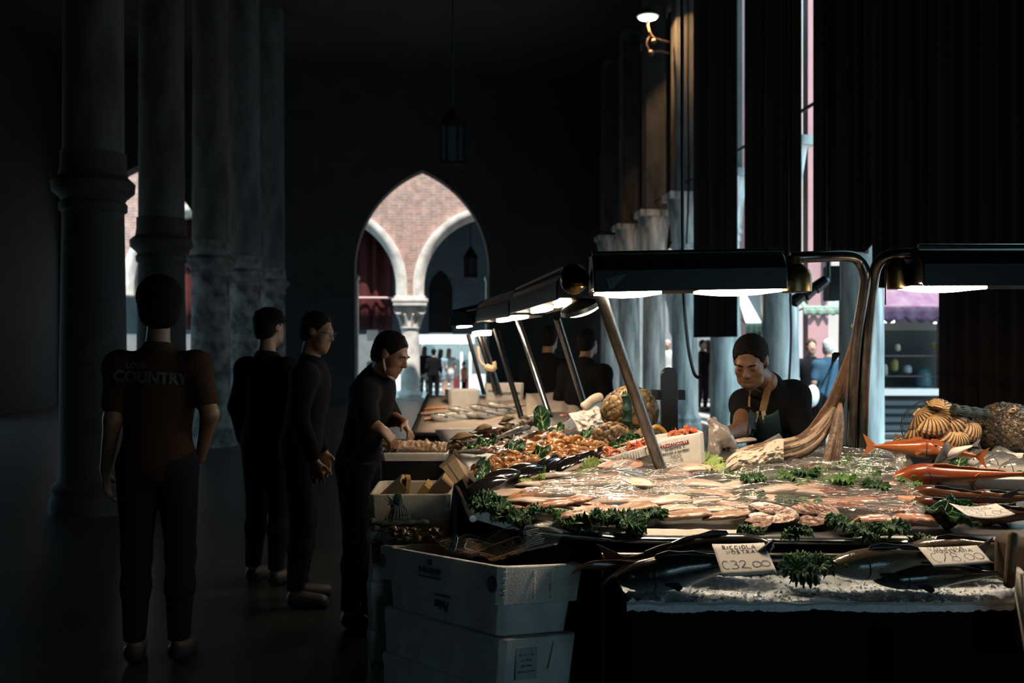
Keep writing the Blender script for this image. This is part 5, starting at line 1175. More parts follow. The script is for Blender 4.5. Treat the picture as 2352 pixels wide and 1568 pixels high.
for i, (x, y, lab, L) in enumerate([(1290, 1000, 'long reddish squid at the top of the squid row', .30), (1305, 985, 'reddish squid just above the longest one', .28), (1270, 1012, 'reddish squid below the longest one', .24), (1250, 1025, 'mottled squid right of the brown fish', .22), (1320, 972, 'dark squid by the white foam board', .22), (1180, 1040, 'reddish squid left of the prawn heap', .18), (1120, 1060, 'striped octopus arm at the left edge', .13), (1150, 1072, 'pale reddish squid at the left of the prawns', .15)]):
    t = T('squid', lab, 'squid'); mb = MB(); nn = 16
    mb.tube([V(-L*.5+L*.72*k/nn, .012*math.sin(k*.5+i), 0) for k in range(nn+1)], [L*.075*prof([(0, .08), (.2, .6), (.5, 1), (.9, .9), (1, .75)], k/nn) for k in range(nn+1)], 12, flat=(1, .75)); mb.build('mantle', M_sqd, t)
    mb = MB()
    for sg in (-1, 1): mb.add([V(-L*.5, 0, 0), V(-L*.3, sg*L*.13, .003), V(-L*.12, sg*L*.05, .003), V(-L*.3, sg*.004, .012)], [(0, 1, 2, 3)])
    mb.build('fin', M_sqd, t, solid=.003)
    for k in range(5):
        mb = MB(); a = (k-2)*.28; mb.tube(bez([V(L*.2, a*.02, 0), V(L*.32, a*.06, .006*math.sin(k)), V(L*.42, a*.10+.006, -.004), V(L*.5, a*.09+.012*math.sin(k*2), .002)], 4), [lerp(.006, .0015, q/12) for q in range(13)], 6); mb.build('tentacle', M_sqd, t)
    place(t, x, y, yaw=33+3*math.sin(i), roll=10, lift=.03+.006*i)
# oyster ridge with a few scallops among it
oy = [oyster(i) for i in range(4)]; i = 0
while i < 80:
    s_ = R3.random(); x = lerp(1035, 1225, s_)+R3.uniform(-8, 8); y = lerp(1040, 975, s_)+R3.uniform(-12, 14); j = i % 4
    serve(oy[j], 'oy%d' % j, 'rough brown oyster in the ridge at the back of the wing', 'oyster', x, y, 'ridge of brown oysters', yaw=R3.uniform(0, 360), roll=R3.uniform(-50, 50), pitch=R3.uniform(-40, 40), lift=.005+.035*R3.random(), scale=R3.uniform(.55, .95)); i += 1
scg = scallop(M_shC, M_shD)
for x, y, yw, lab in [(1112, 1012, 60, 'ribbed shell in the middle of the oyster ridge'), (1062, 1034, 80, 'dark ribbed shell at the left end of the oyster ridge'), (1172, 988, 40, 'flat ribbed shell near the top of the oyster ridge')]: serve(scg, 'scg', lab, 'scallop', x, y, yaw=yw, pitch=0, roll=-10, lift=.07, scale=.95)

# gurnards on the right
GU = [(2082, 1056, .27, -6, 0, M_gur, 'orange gurnard with round dark eye, in front of the scallop bag', .085), (2166, 1062, .26, 138, 0, M_gur, 'orange gurnard sloping down from the bream box', .075), (2200, 1118, .50, 176, 0, M_gur, 'long orange gurnard with spread black fin, below the leaves', .095), (2140, 1128, .26, 170, 0, M_gur, 'orange gurnard head turned left, under the long one', .085),
      (2190, 1160, .34, 168, 0, M_gurd, 'dark red gurnard touching the upper price card', .075), (2185, 1188, .32, 164, 0, M_gurd, 'brown gurnard under the upper price card', .07), (2310, 1165, .30, 172, 0, M_gurd, 'red gurnard right of the upper price card', .06), (2320, 1205, .34, 175, 0, M_gurd, 'glossy dark fish at the right edge above the wooden crate', .08)]
for i, (x, y, L, yw, rl, m, lab, hh) in enumerate(GU):
    o = fish('gurnard', L, hh, hh*.9, m, M_fino if m is M_gur else M_fin, 'gur', open_pec=(i in (2, 3))); tag(o, lab, 'fish'); place(o, x, y, yaw=yw, roll=-18 if i != 1 else 10, lift=.04+.01*(i < 3), pitch=2, dz=(.075, .06, .02)[i] if i < 3 else 0)
# big fish on the ice
def lay(o, p, yaw, pitch=0, roll=0): put(o, p, Matrix.Rotation(math.radians(yaw), 3, 'Z') @ Matrix.Rotation(math.radians(pitch), 3, 'Y') @ Matrix.Rotation(math.radians(roll), 3, 'X'))
o = fish('amberjack', .50, .115, .085, M_ric, M_fin, 'std'); tag(o, 'dark amberjack, upper of two, arching behind the 32,00 card', 'fish'); lay(o, P(1602, 1270, 3.26), -2, -6, 8)
o = fish('amberjack', .44, .115, .09, M_ric, M_fin, 'std'); tag(o, 'glossy amberjack lying lowest on the ice left of the 32,00 card', 'fish'); lay(o, P(1575, 1308, 3.13), 180, 8, -14)
o = fish('mullet', .46, .105, .095, M_mul, M_fin, 'std'); tag(o, 'silver mullet with big glossy head beside the lower price card', 'fish'); lay(o, P(2065, 1290, 3.14), 181, 4, -10)
o = fish('mullet', .42, .085, .08, M_mul, M_fin, 'std'); tag(o, 'dark mullet behind, under the lower price card', 'fish'); lay(o, P(2210, 1262, 3.27), 180, 2, -8)
o = fish('dark_fish', .40, .08, .08, M_ric, M_fin, 'std'); tag(o, 'dark fish lying between card and wooden crate on the ice', 'fish'); lay(o, P(2150, 1322, 3.12), 177, 3, -12)
# tail hanging over the front corner
t = T('fish_tail', 'brown curved tail fin sticking out over the packed foam box', 'fish tail', P(1345, 1305, 3.2)); mb = MB()
pts = bez([P(1312, 1318, 3.17), P(1335, 1303, 3.19), P(1365, 1297, 3.21), P(1412, 1300, 3.22), P(1450, 1308, 3.22)], 5); mb.tube(pts, [lerp(.002, .03, (k/20)**1.2) for k in range(21)], 10, flat=(.35, 1)); mb.build('upper_lobe', mat('brown_tail', (.09, .04, .018), .3, coat=.4), t)
mb = MB(); pts = bez([P(1368, 1395, 3.17), P(1380, 1360, 3.19), P(1400, 1330, 3.21), P(1440, 1312, 3.22)], 5); mb.tube(pts, [lerp(.002, .03, (k/15)**1.2) for k in range(16)], 10, flat=(.35, 1)); mb.build('lower_lobe', mat('black_tail', (.01, .01, .011), .3, coat=.4), t)

# ------------------------------------------------------------------ bags of shells
M_net = mat('green_net', (.012, .055, .035), .6); M_netd = mat('dark_net', (.02, .03, .022), .6)
def net_bag(name, label, c, r, m, neck=None, sub=4, hull=True):
    t = T(name, label, 'bag', V(c)-V(0, 0, r*.9)); bm = bmesh.new(); bmesh.ops.create_icosphere(bm, subdivisions=sub, radius=r*1.02)
    me = bpy.data.meshes.new('net'); bm.to_mesh(me); bm.free(); me.materials.append(m); o = bpy.data.objects.new('net', me); COL.objects.link(o); o.parent = t; o.location = V(c)-t.location; o.scale = (1, 1, .86)
    w = o.modifiers.new('net', 'WIREFRAME'); w.thickness = .0016; w.use_replace = True
    if neck:
        mb = MB(); pts = bez([P(*q) for q in neck], 6); k = len(pts); mb.tube(pts, [.02*(1+.3*math.sin(i*1.7)) for i in range(k)], 12)
        for j in range(14): a = j*2.4; mb.tube([p+V(math.cos(a)*.018, -.008, math.sin(a)*.018)+V(nz(i*.9, j)*.006, nz(i, j*2)*.006, 0) for i, p in enumerate(pts)], .003, 5)
        mb.build('gathered_neck', m, t)
    return t
def shell_ball(c, r, protos, key, n, label, group, cat, zs=.86, size=1, nz_min=-.6, seed=1, front=True):
    q = random.Random(seed); c = Vector(c); ga = PI*(3-math.sqrt(5)); k = 0
    for i in range(n*2):
        z = 1-2*(i+.5)/(n*2); rr = math.sqrt(1-z*z); d = V(math.cos(ga*i)*rr, math.sin(ga*i)*rr, z)
        if front and (d.y > .45 or z < nz_min): continue
        j = k % len(protos); kk = key+str(j); o = protos[j] if kk not in used else dup(protos[j]); used[kk] = 1; k += 1
        tag(o, label, cat, group); nn = V(d.x, d.y, d.z/zs).normalized(); nn = (nn+V(q.uniform(-.45, .45), q.uniform(-.45, .45), q.uniform(-.45, .45))).normalized()
        put(o, c+V(d.x*r*.93, d.y*r*.93, d.z*r*.93*zs), frame(nn, q.uniform(0, 6.28)), size*q.uniform(.85, 1.2))
cl = [clam(M_clm[i % 3], .023) for i in range(3)]
cb = P(1447, 945, 4.92); rb = .140
net_bag('net_bag', 'big green net bag of clams standing behind the steel pole', cb, rb, M_net, neck=[(1438, 905, 4.76), (1441, 950, 4.75), (1437, 985, 4.77)])
shell_ball(cb, rb, cl, 'clb', 120, 'ochre clam in the big ball-shaped net bag', 'clams in the big net bag', 'clam', size=1.05, seed=2)
c2 = P(1408, 1010, 4.72); net_bag('net_bag', 'squat net bag of clams below the big one', c2, .095, M_netd)
shell_ball(c2, .095, cl, 'clb', 64, 'brown clam in the squat net bag', 'clams in the squat net bag', 'clam', size=.9, seed=3)
c3 = P(1485, 1012, 4.72); net_bag('net_bag', 'small net bag of yellowish clams behind the ribbed trays', c3, .07, M_netd)
shell_ball(c3, .07, cl, 'clb', 44, 'yellowish clam in the small net bag behind the trays', 'clams in the small net bag', 'clam', size=.8, seed=4)
mb = MB(); mb.tube(bez([P(1494, 988, 4.6), P(1508, 980, 4.6), P(1522, 988, 4.6), P(1532, 1000, 4.6)], 5), [.008, .012, .013, .013, .013, .013, .013, .013, .013, .013, .013, .012, .012, .011, .010, .008], 10)
o = mb.build('yellow_handle', mat('ochre_plastic', (.50, .24, .02), .4)); tag(o, 'curved ochre handle behind the ribbed foam tray', 'handle')
# scallops
ca = P(2148, 980, 4.22); net_bag('net_bag', 'net bag of orange scallops on the right of the display', ca, .135, M_netd, sub=3, neck=[(2190, 940, 4.06), (2225, 945, 4.1), (2262, 950, 4.16)])
sc = scallop(M_shA, M_shB, .041)
SCP = [(2105, 955, -50, 1.1, 'scallop upper left in the bag'), (2120, 970, -62, 1.2, 'big fan-shaped scallop left of centre in the bag'), (2160, 965, -40, 1.15, 'scallop right of the bag centre'), (2160, 1000, -88, 1.2, 'scallop low in the centre of the bag'), (2203, 985, -70, 1.15, 'scallop at the right side of the bag'), (2095, 985, -60, 1.0, 'scallop at the left side of the bag'), (2120, 1010, -75, 1.1, 'scallop low at the left of the bag'), (2145, 942, 10, 1.0, 'scallop lying flat near the bag top'), (2200, 1015, -80, .9, 'scallop at the lower right of the bag'), (2060, 1030, -20, .9, 'dark scallop beside the gurnard, left of the bag'), (2172, 1022, -95, .9, 'scallop at the bottom of the bag')]
for x, y, yw, s_, lab in SCP:
    p0 = P(x, y, 4.22); d = (p0-ca); dy = -math.sqrt(max(.0012, .135**2*.9-d.x**2-(d.z/.86)**2)) if d.length < .135 else -.02; p = V(p0.x, 4.22+dy, p0.z); nn = V((p.x-ca.x)*.8+R3.uniform(-.04, .04), (p.y-ca.y)*1.5-.03, (p.z-ca.z)*.6+.05+R3.uniform(-.03, .05)).normalized()
    o = sc if 'sc' not in used else dup(sc); used['sc'] = 1; tag(o, lab, 'scallop', 'scallops in the net bag'); put(o, p+nn*R3.uniform(-.012, .014), frame(nn, math.radians(yw)), s_)
o = dup(sc); tag(o, 'scallop edge standing on top of the bag', 'scallop', 'scallops in the net bag'); put(o, P(2150, 930, 4.1), frame(V(0, -.2, 1), .3), .8)
sn = [snail(M_snl[i % 2], .016) for i in range(2)]
cs = P(2312, 990, 4.25); net_bag('net_bag', 'dark net bag of small sea snails at the right edge', cs, .135, M_netd)
shell_ball(cs, .135, sn, 'sn', 190, 'small round sea snail in the dark net bag', 'sea snails in the net bag', 'sea snail', size=1.0, seed=6, nz_min=-.8)
mb = MB(); mb.tube(bez([P(2316, 945, 3.98), P(2326, 938, 3.97), P(2332, 940, 3.97), P(2330, 930, 3.97)], 4), .003, 6); mb.add([P(2316, 947, 3.97), P(2336, 943, 3.97), P(2330, 938, 3.975)], [(0, 1, 2)]); o = mb.build('tag_wire', M_card, solid=.001); tag(o, 'pale twisted tie on top of the sea snail bag', 'tie')
# ------------------------------------------------------------------ price cards
M_cardw = mat('price_card', (.66, .63, .58), .6); M_cards = M_cardw
def price_card(label, q, curl, lines):
    """q: corner points TL TR BR BL"""
    tl, tr, br, bl = q; cen = (tl+tr+br+bl)/4; t = T('price_card', label, 'price card', cen); ex = (tr-tl).normalized(); ey = ((tl-bl)+(tr-br)).normalized(); n = ex.cross(ey).normalized()
    if n.y > 0: n = -n
    mb = MB()
    def fn(u, v):
        p = lerp(lerp(bl, br, u), lerp(tl, tr, u), v); return p+n*(curl*(4*(u-.5)**2-1))
    mb.grid(fn, 16, 6); mb.build('card', M_cardw, t, solid=.0012)
    W = (br-bl).length; Hh = (tl-bl).length; mb = MB()
    for txt, x0, y0, w, h_, gap, r in lines:
        k = (tl-bl)/Hh; off = bl+(br-bl)*x0+(tl-bl)*y0
        tmp = MB(); strokes(tmp, txt, (0, 0, 0), V(1, 0, 0), V(0, 1, 0), V(0, 0, 1), w, h_, gap, r)
        tmp.v = [tuple(fn(x0+x/W, y0+y/Hh)+n*(.0012+z)) for x, y, z in tmp.v]; mb.add(tmp.v, tmp.f)
    tmp = MB(); x = .1
    while x < .85: tmp.add([fn(x, .03)+n*.001, fn(x+.02, .03)+n*.001, fn(x+.02, .06)+n*.001, fn(x, .06)+n*.001], [(0, 1, 2, 3)]); x += .028
    mb.add(tmp.v, tmp.f); mb.build('lettering', M_ink, t, smooth=False)
    return t
price_card('big price card reading Ricciola, 32,00, stuck upright in the ice', [P(1635, 1249, 3.16), P(1755, 1246, 3.16), P(1785, 1315, 3.03), P(1660, 1324, 3.03)], .002, [('RICCIOLA', .17, .82, .0125, .018, .003, .0013), ('NOSTRANA', .22, .67, .0125, .016, .003, .0012), ('€32,00', .05, .22, .026, .034, .002, .0011)])
price_card('lower price card reading Volpina, 18,00, lying on the dark mullets', [P(2109, 1257, 3.13), P(2244, 1252, 3.13), P(2278, 1291, 3.02), P(2146, 1301, 3.02)], .002, [('VOLPINA', .14, .80, .0125, .022, .004, .0010), ('NOSTRANA', .20, .66, .0115, .018, .003, .0010), ('€18,00', .07, .20, .026, .05, .003, .0009)])
price_card('upper price card reading 32,00, bowed, lying on the red gurnards', [P(2180, 1155, 3.45), P(2288, 1156, 3.45), P(2332, 1180, 3.30), P(2222, 1184, 3.30)], .012, [('GALLINELLA', .10, .82, .009, .022, .002, .0007), ('NOSTRANA', .16, .66, .011, .02, .002, .0007), ('€32,00', .1, .18, .025, .06, .002, .0008)])

# ------------------------------------------------------------------ clear film
M_film = film_mat('clear_film', gloss=.05, haze=.14, rough=.05, bscale=22, stretch=(.4, 3, 1)); M_film2 = film_mat('crumpled_film', gloss=.035, haze=.06, fres=.22, bscale=26, stretch=(1, 1, 1), rough=.1)
M_fold = film_mat('film_fold', gloss=.35, haze=.45, rough=.12, fres=.3)
def film(name, label, quad, amp, m, seed, dz=.042, lifts=(), rdir=(1, 4), nfold=90, gather=None):
    nu, nv = 14, 8; G = [[on(*(lambda u, v: (lerp(lerp(quad[3][0], quad[2][0], u), lerp(quad[0][0], quad[1][0], u), v), lerp(lerp(quad[3][1], quad[2][1], u), lerp(quad[0][1], quad[1][1], u), v)))(i/nu, j/nv)) for j in range(nv+1)] for i in range(nu+1)]
    def base(u, v):
        a = min(nu-1e-6, u*nu); b = min(nv-1e-6, v*nv); i, j = int(a), int(b); fa, fb = a-i, b-j
        return lerp(lerp(G[i][j], G[i+1][j], fa), lerp(G[i][j+1], G[i+1][j+1], fa), fb)
    def fn(u, v):
        p = base(u, v); q = u*rdir[0]*3+seed; w = v*rdir[1]*3
        r = 1-abs(nz(q, w))*2.2; r2_ = 1-abs(nz(q*2.3+7+w*.4, w*2.1))*2.2
        z = dz+amp*(r*.6+r2_*.4)
        for (lu, lv, su, sv, h_) in lifts: z += h_*math.exp(-((u-lu)/su)**2-((v-lv)/sv)**2)
        e = min(v, 1-v, u, 1-u); z -= .03*max(0, 1-e/.08)
        return p+V(.006*nz(w, q), 0, z)
    mb = MB(); mb.grid(fn, 130, 80); o = mb.build(name, m, angle=180)
    q = random.Random(seed); mb = MB()                      # sharp folds of the pulled film
    for k in range(nfold):
        u, v = q.uniform(.04, .96), q.uniform(.06, .94)
        if gather and q.random() < .6: a = math.atan2(gather[1]-v, (gather[0]-u)*2.5)
        else: a = q.uniform(-.35, .35)+(PI if q.random() < .5 else 0)
        L_ = q.uniform(.05, .28); pts = []
        for i in range(9):
            uu, vv = u+math.cos(a)*L_*i/8, v+math.sin(a)*L_*i/8*.9+.012*math.sin(i*.7+k)
            if not (.02 < uu < .98 and .03 < vv < .97): break
            pts.append(fn(uu, vv)+V(0, 0, .0025))
        if len(pts) > 3: n_ = len(pts); w_ = q.uniform(.0009, .0024); mb.tube(pts, [w_*math.sin(PI*(i+.5)/n_)+.0002 for i in range(n_)], 6, flat=(1, .8))
    mb.build('folds', M_fold, o, origin=o.location); return tag(o, label, 'plastic film')
film('clear_film', 'clear film stretched over pale fillets, gathered around the steel pole foot', [(1395, 1078), (1600, 1090), (1560, 1182), (1135, 1168)], .012, M_film, 3, nfold=130, gather=(.72, .9), lifts=((.5, .75, .2, .3, .03),), rdir=(1.2, 5))
film('clear_film', 'wide clear film with straight front edge over fillets, steaks and tuna', [(1570, 1105), (2120, 1108), (2160, 1222), (1500, 1206)], .011, film_mat('thin_film', gloss=.025, haze=.06, rough=.05, bscale=22, stretch=(.4, 3, 1), fres=.22), 11, dz=.055, rdir=(1.8, 5), nfold=60)
film('crumpled_film', 'crumpled film over squid and kale in front of the tied fish tail', [(1690, 1062), (2050, 1066), (2090, 1125), (1640, 1125)], .020, M_film2, 23, dz=.07, rdir=(3, 4), nfold=45)
# bag of ice beside the gurnards
sd = SDF(V(on(2070, 1100))-V(.12, .12, .04), V(on(2070, 1100))+V(.12, .12, .16), .006); c = on(2072, 1100)
sd.ell(c+V(0, 0, .05), (.035, .04, .06)); sd.ell(c+V(.015, -.03, .01), (.04, .04, .03)); sd.cap(c+V(0, 0, .09), c+V(-.03, .01, .13), .012, .022)
o = sd.build('ice_bag', film_mat('bag_film', gloss=.10, haze=.20, bscale=40, stretch=(1, 1, 1)), disp=lambda p: p+np.array([[.014*nz(a*32, b*32, c_*32), .014*nz(a*32+5, b*32, c_*32), .008*nz(a*50, b*30, c_*50)] for a, b, c_ in p])); tag(o, 'crumpled clear bag standing beside the orange gurnards', 'plastic bag')

# ------------------------------------------------------------------ things at the back of the display
Rb = lambda yaw, p=0, r=0: Matrix.Rotation(math.radians(yaw), 3, 'Z') @ Matrix.Rotation(math.radians(p), 3, 'Y') @ Matrix.Rotation(math.radians(r), 3, 'X')
def movable_box(name, label, size, m, loc, R, ribs=False, wall=.012, taper=.92):
    t, _ = foam_box(name, label, V(0, 0, 0), size, 0, m, wall=wall, taper=taper)
    if ribs:
        mb = MB(); L, W, Hh = size
        for k in range(int(L/.011)):
            x = -L/2+.014+.011*k
            if x > L/2-.012 or .4 < (k % 9)/9 < .56: continue
            mb.box((x, -W/2*.985, Hh*.5), (.005, .006, Hh*.75), Matrix.Rotation(-.04, 3, 'X'))
        mb.build('ribs', m, t)
    put(t, loc, R); return t
tb = movable_box('foam_box', 'white foam prawn box with printed label behind the steel pole', (.315, .19, .13), M_eps, P(1545, 1079, 4.19)+V(0, .10, .0), Rb(4, -11, 0), wall=.018)
on_face(tb, Matrix.Identity(3), V(0, 0, 0), (.315, .19, .13), 'long', .02, .105, 'MAZZANCOLLE', .018, M_inkr, bold=.0004)
for k, (s_, z_) in enumerate([('ARGENTINA  II', .088), ('PARECER A GAMBERI', .072), ('5,00 KG', .056), ('L 117 - 52', .038)]): on_face(tb, Matrix.Identity(3), V(0, 0, 0), (.315, .19, .13), 'long', .02, z_, s_, .013, M_ink)
mb = MB(); mb.box((.02, -.0965, .097), (.13, .001, .002)); mb.build('label_rule', M_ink, tb, smooth=False, origin=(0, 0, 0))
t1 = movable_box('foam_tray', 'ribbed white foam tray of red prawns left of the steel pole', (.25, .11, .04), M_eps, P(1452, 1050, 4.17), Rb(8, -16, 4), ribs=True)
t2 = movable_box('foam_tray', 'ribbed white foam tray right of the steel pole, resting on the prawn box', (.15, .10, .04), M_eps, P(1530, 1022, 4.27), Rb(4, -8, 4), ribs=True)
pr = prawn(9, M_prr); k = 0
for (tt, n_, sx, z_, lab, grp) in [(t1, 14, .2, .03, 'red prawn in the ribbed foam tray left of the pole', 'red prawns in the left tray'), (tb, 16, .1, .115, 'red prawn in the labelled foam box', 'red prawns in the labelled box')]:
    for i in range(n_):
        o = pr if k == 0 else dup(pr); k += 1; lp = V(R3.uniform(-sx/2, sx/2)+(.09 if tt is tb else 0), R3.uniform(-.035, .035), z_+R3.uniform(0, .018))
        q = tt.rotation_quaternion.to_matrix(); tag(o, lab, 'prawn', grp); put(o, tt.location+q @ lp, Rb(R3.uniform(0, 360), R3.uniform(-40, 40), R3.uniform(30, 120)), R3.uniform(.8, 1.1))
# bream box
tr_ = movable_box('foam_box', 'white foam box of sea bream at the right edge of the display', (.46, .28, .075), M_eps, P(2352, 1128, 3.92)+V(-.045, .10, .02), Rb(-6, 0, 15), wall=.02)
def box_on(px, py, z):
    q = tr_.rotation_quaternion.to_matrix(); n = q @ V(0, 0, 1); o_ = tr_.location+n*z; d = P(px, py, 1)-V(0, 0, CAM_Z)
    return V(0, 0, CAM_Z)+d*((o_-V(0, 0, CAM_Z)).dot(n)/d.dot(n))
for i, (x, y, yw, L, lab, rl) in enumerate([(2222, 1048, 215, .16, 'sea bream with head down in the left corner of the white box', 62), (2262, 1056, 210, .18, 'sea bream second from the left in the white box', 66), (2306, 1062, 200, .19, 'sea bream in the middle of the white box', 60), (2285, 1078, 190, .19, 'sea bream nearest the front rim of the white box', 68), (2318, 1040, 205, .20, 'sea bream leaning on the back rim at the right edge', 58), (2345, 1078, 188, .18, 'sea bream at the front right of the white box', 66)]):
    o = fish('sea_bream', L, .078, .04, M_brm, M_fing, 'bream'); tag(o, lab, 'fish'); q = tr_.rotation_quaternion.to_matrix(); put(o, box_on(x, y, .055+.008*(i % 3)), q @ Rb(yw, 0, rl*.6))
o = fish('white_fish', .16, .05, .04, M_sil, M_fing, 'slim'); tag(o, 'pale fish hanging over the left rim of the bream box', 'fish'); put(o, P(2192, 1038, 3.96), Rb(140, 24, 60))
# crate and foam corner at the right edge
t = T('wooden_crate', 'brown wooden crate end at the right edge beside the ice', 'crate', P(2335, 1340, 3.0)); mb = MB(); mb.box(P(2395, 1285, 3.1), (.22, .2, .16), Rb(20)); mb.build('side_board', mat('crate_wood', (.085, .05, .026), .7, col2=(.05, .03, .016), scale=12, stretch=(1, 6, 1)), t, bevel=.03)
mb = MB(); mb.box(P(2322, 1285, 2.99), (.03, .03, .17), Rb(20, 6)); mb.build('corner_post', mat('crate_post', (.16, .10, .05), .7, col2=(.08, .05, .025), scale=14), t, bevel=.012)
foam_box('foam_box', 'foam box corner cut off by the frame below the wooden crate', P(2515, 1560, 2.78)-V(-.05, -.12, .02), (.34, .3, .27), -.25, M_epsd)
# white bag, leaning foam panel, handle
mb = MB(); qb = [P(1306, 950, 5.15), P(1376, 934, 5.22), P(1398, 972, 5.12), P(1340, 1014, 5.0)]
def bagf(sg):
    def fn(u, v):
        p = lerp(lerp(qb[0], qb[1], u), lerp(qb[3], qb[2], u), v); e = max(0, (u*(1-u)*v*(1-v)*16))**.5
        r = .7-abs(nz(u*3.1+2, v*3.7+sg))*2-.5*abs(nz(u*7, v*8+sg)); return p+V(.012*nz(u*5, v*5+3)*e, sg*e*(.045+.045*r), .018*nz(u*4+8, v*4)*(1-e)+.01*nz(u*9, v*7)*e)
    return fn
mb.grid(bagf(-1), 44, 44); mb.grid(bagf(1), 20, 20)
o = mb.build('plastic_bag', mat('milky_plastic', (.74, .68, .61), .25, coat=.5, bump=.3, bscale=20), angle=50); tag(o, 'crumpled milky white plastic bag beside the big clam bag', 'plastic bag')
a = on(1262, 1020)+V(0, 0, .06); b = P(1372, 918, 5.6); d = b-a; mb = MB(); mb.poly([a, b, b-V(0, 0, .06), a-V(0, 0, .055)], (.03, .05, 0)); o = mb.build('foam_sheet', M_eps, bevel=.004); tag(o, 'long white foam panel rising behind the squid row', 'foam panel')
mb = MB(); mb.poly([P(1200, 1000, 6.4), P(1262, 962, 6.4), P(1266, 985, 6.4), P(1215, 1012, 6.4)], (.02, .2, 0)); o = mb.build('foam_sheet', M_eps, bevel=.004); tag(o, 'small white foam panel left of the upright green leaf', 'foam panel')
mb = MB(); mb.tube(bez([P(1338, 938, 5.5), P(1348, 930, 5.5), P(1362, 918, 5.5), P(1385, 909, 5.5)], 5), [.02, .024, .028, .028, .028, .027, .026, .025, .025, .026, .027, .028, .028, .026, .022, .012], 14); o = mb.build('knife_handle', mat('cream_plastic', (.72, .58, .44), .45)); tag(o, 'pale rounded handle poking up behind the white plastic bag', 'handle')
# service counter, scale and weighing pan behind the display
t = T('service_counter', 'dark counter behind the display in front of the fishmonger', 'counter', (.95, 5.2, 0)); mb = MB(); mb.box((.76, 5.3, .93), (.46, .4, .04)); mb.build('top', M_steeld, t, bevel=.004)
for x in (.56, .96): mb = MB(); mb.box((x, 5.3, .455), (.04, .36, .91)); mb.build('leg', M_steeld, t)
t = T('digital_scale', 'black digital scale with tall rounded display post behind the clam bags', 'scale', P(1540, 1000, 5.2)); t.location.z = .95
mb = MB(); pw_ = .092
xs = P(1540, 784, 5.2).x; mb.box((xs, 5.25, .985), (.30, .26, .07)); mb.build('base', M_black, t, bevel=.01)
mb = MB(); r_ = .044; out = [(-r_, 0), (r_, 0)]+[(r_*math.cos(math.radians(a)), .40+r_*math.sin(math.radians(a))) for a in range(0, 181, 12)]; mb.poly([V(xs+x, 5.22, 1.02+z) for x, z in out], (0, .05, 0)); mb.build('display_post', M_black, t, bevel=.004)
mb = MB(); zz = P(0, 907, 5.27).z; mb.box((xs, 5.30, zz), (.185, .05, .052)); mb.build('display_bar', M_black, t, bevel=.004)
t = T('weighing_pan', 'octagonal steel weighing pan under the bagged hand', 'pan', P(1665, 1062, 4.62)); c = P(1668, 1058, 4.62); mb = MB(); mb.lathe([(.02, -.03), (.12, -.028), (.135, -.012), (.145, .0), (.15, .012), (.142, .012), (.12, -.018), (.02, -.02)], 8, c, Matrix.Rotation(PI/8, 3, 'Z')); mb.build('pan', M_steeld, t, angle=20)
mb = MB(); mb.box(c-V(0, 0, .55), (.16, .16, 1.04)); mb.build('pedestal', M_black, t, bevel=.01)
# the tied tail
M_tail = mat('dried_tail', (.34, .23, .15), .5, col2=(.06, .03, .016), scale=26, bump=.6, bscale=50, detail=6); M_tail2 = mat('dark_tail_skin', (.10, .06, .04), .45, col2=(.28, .18, .12), scale=30, bump=.5, bscale=60)
M_streak = mat('tail_streak', (.07, .035, .018), .5, col2=(.13, .07, .04), scale=30)
t = T('tied_fish_tail', 'long dried fish tail tied up against the bent steel pipes', 'fish tail', P(1900, 1060, 4.2))
def ridged(pts, rad, flat, name, m, seed, ridges=9, amp=.22, seg=64, m2=None):
    pts = bez(pts, 8); n = len(pts); mb = MB(); rings = []
    for i, p in enumerate(pts):
        d = (pts[min(i+1, n-1)]-pts[max(i-1, 0)]).normalized(); a = d.cross(V(0, 1, 0)).normalized(); b = a.cross(d); s_ = i/(n-1); r = prof(rad, s_)
        rings.append([p+a*math.cos(2*PI*k/seg)*r*(1+amp*math.sin(ridges*2*PI*k/seg+seed+s_*2)+.3*amp*nz(s_*9, k*.4))+b*math.sin(2*PI*k/seg)*r*flat*(1+amp*math.cos(ridges*2*PI*k/seg+seed+s_*3)) for k in range(seg)])
    mb.loft(rings); nr = len(rings)-1
    for i in range(nr):
        for k in range(seg): mb.m[i*seg+k] = 1 if nz(k*.55+seed*9, i*.07) > .08 else 0
    return mb.build(name, [m, m2 or M_streak], t, angle=80)
ridged([P(1966, 748, 4.02), P(1956, 800, 4.04), P(1943, 850, 4.06), P(1928, 900, 4.08), P(1908, 945, 4.09), P(1872, 988, 4.10), P(1835, 1012, 4.10)], [(0, .006), (.2, .016), (.45, .030), (.7, .040), (1, .02)], .5, 'upper_fin', mat('brown_skin_fin', (.22, .10, .045), .45, col2=(.09, .04, .02), scale=16, bump=.5, bscale=40), .3, 5, .12)
ridged([P(1918, 935, 4.06), P(1903, 965, 4.05), P(1878, 998, 4.04), P(1845, 1022, 4.03), P(1800, 1038, 4.02), P(1745, 1048, 4.02), P(1700, 1062, 4.02)], [(0, .008), (.15, .022), (.4, .038), (.7, .050), (1, .05)], .7, 'tail_body', mat('cream_tail', (.42, .30, .21), .5, col2=(.30, .20, .13), scale=20, bump=.5, bscale=50), 1.1, 8, .10)
ridged([P(1930, 925, 4.03), P(1925, 965, 4.02), P(1918, 1010, 4.01), P(1910, 1050, 4.0), P(1906, 1085, 4.0)], [(0, .006), (.3, .024), (.6, .030), (1, .034)], .6, 'lower_fin', M_tail2, 2.0, 5, .15)
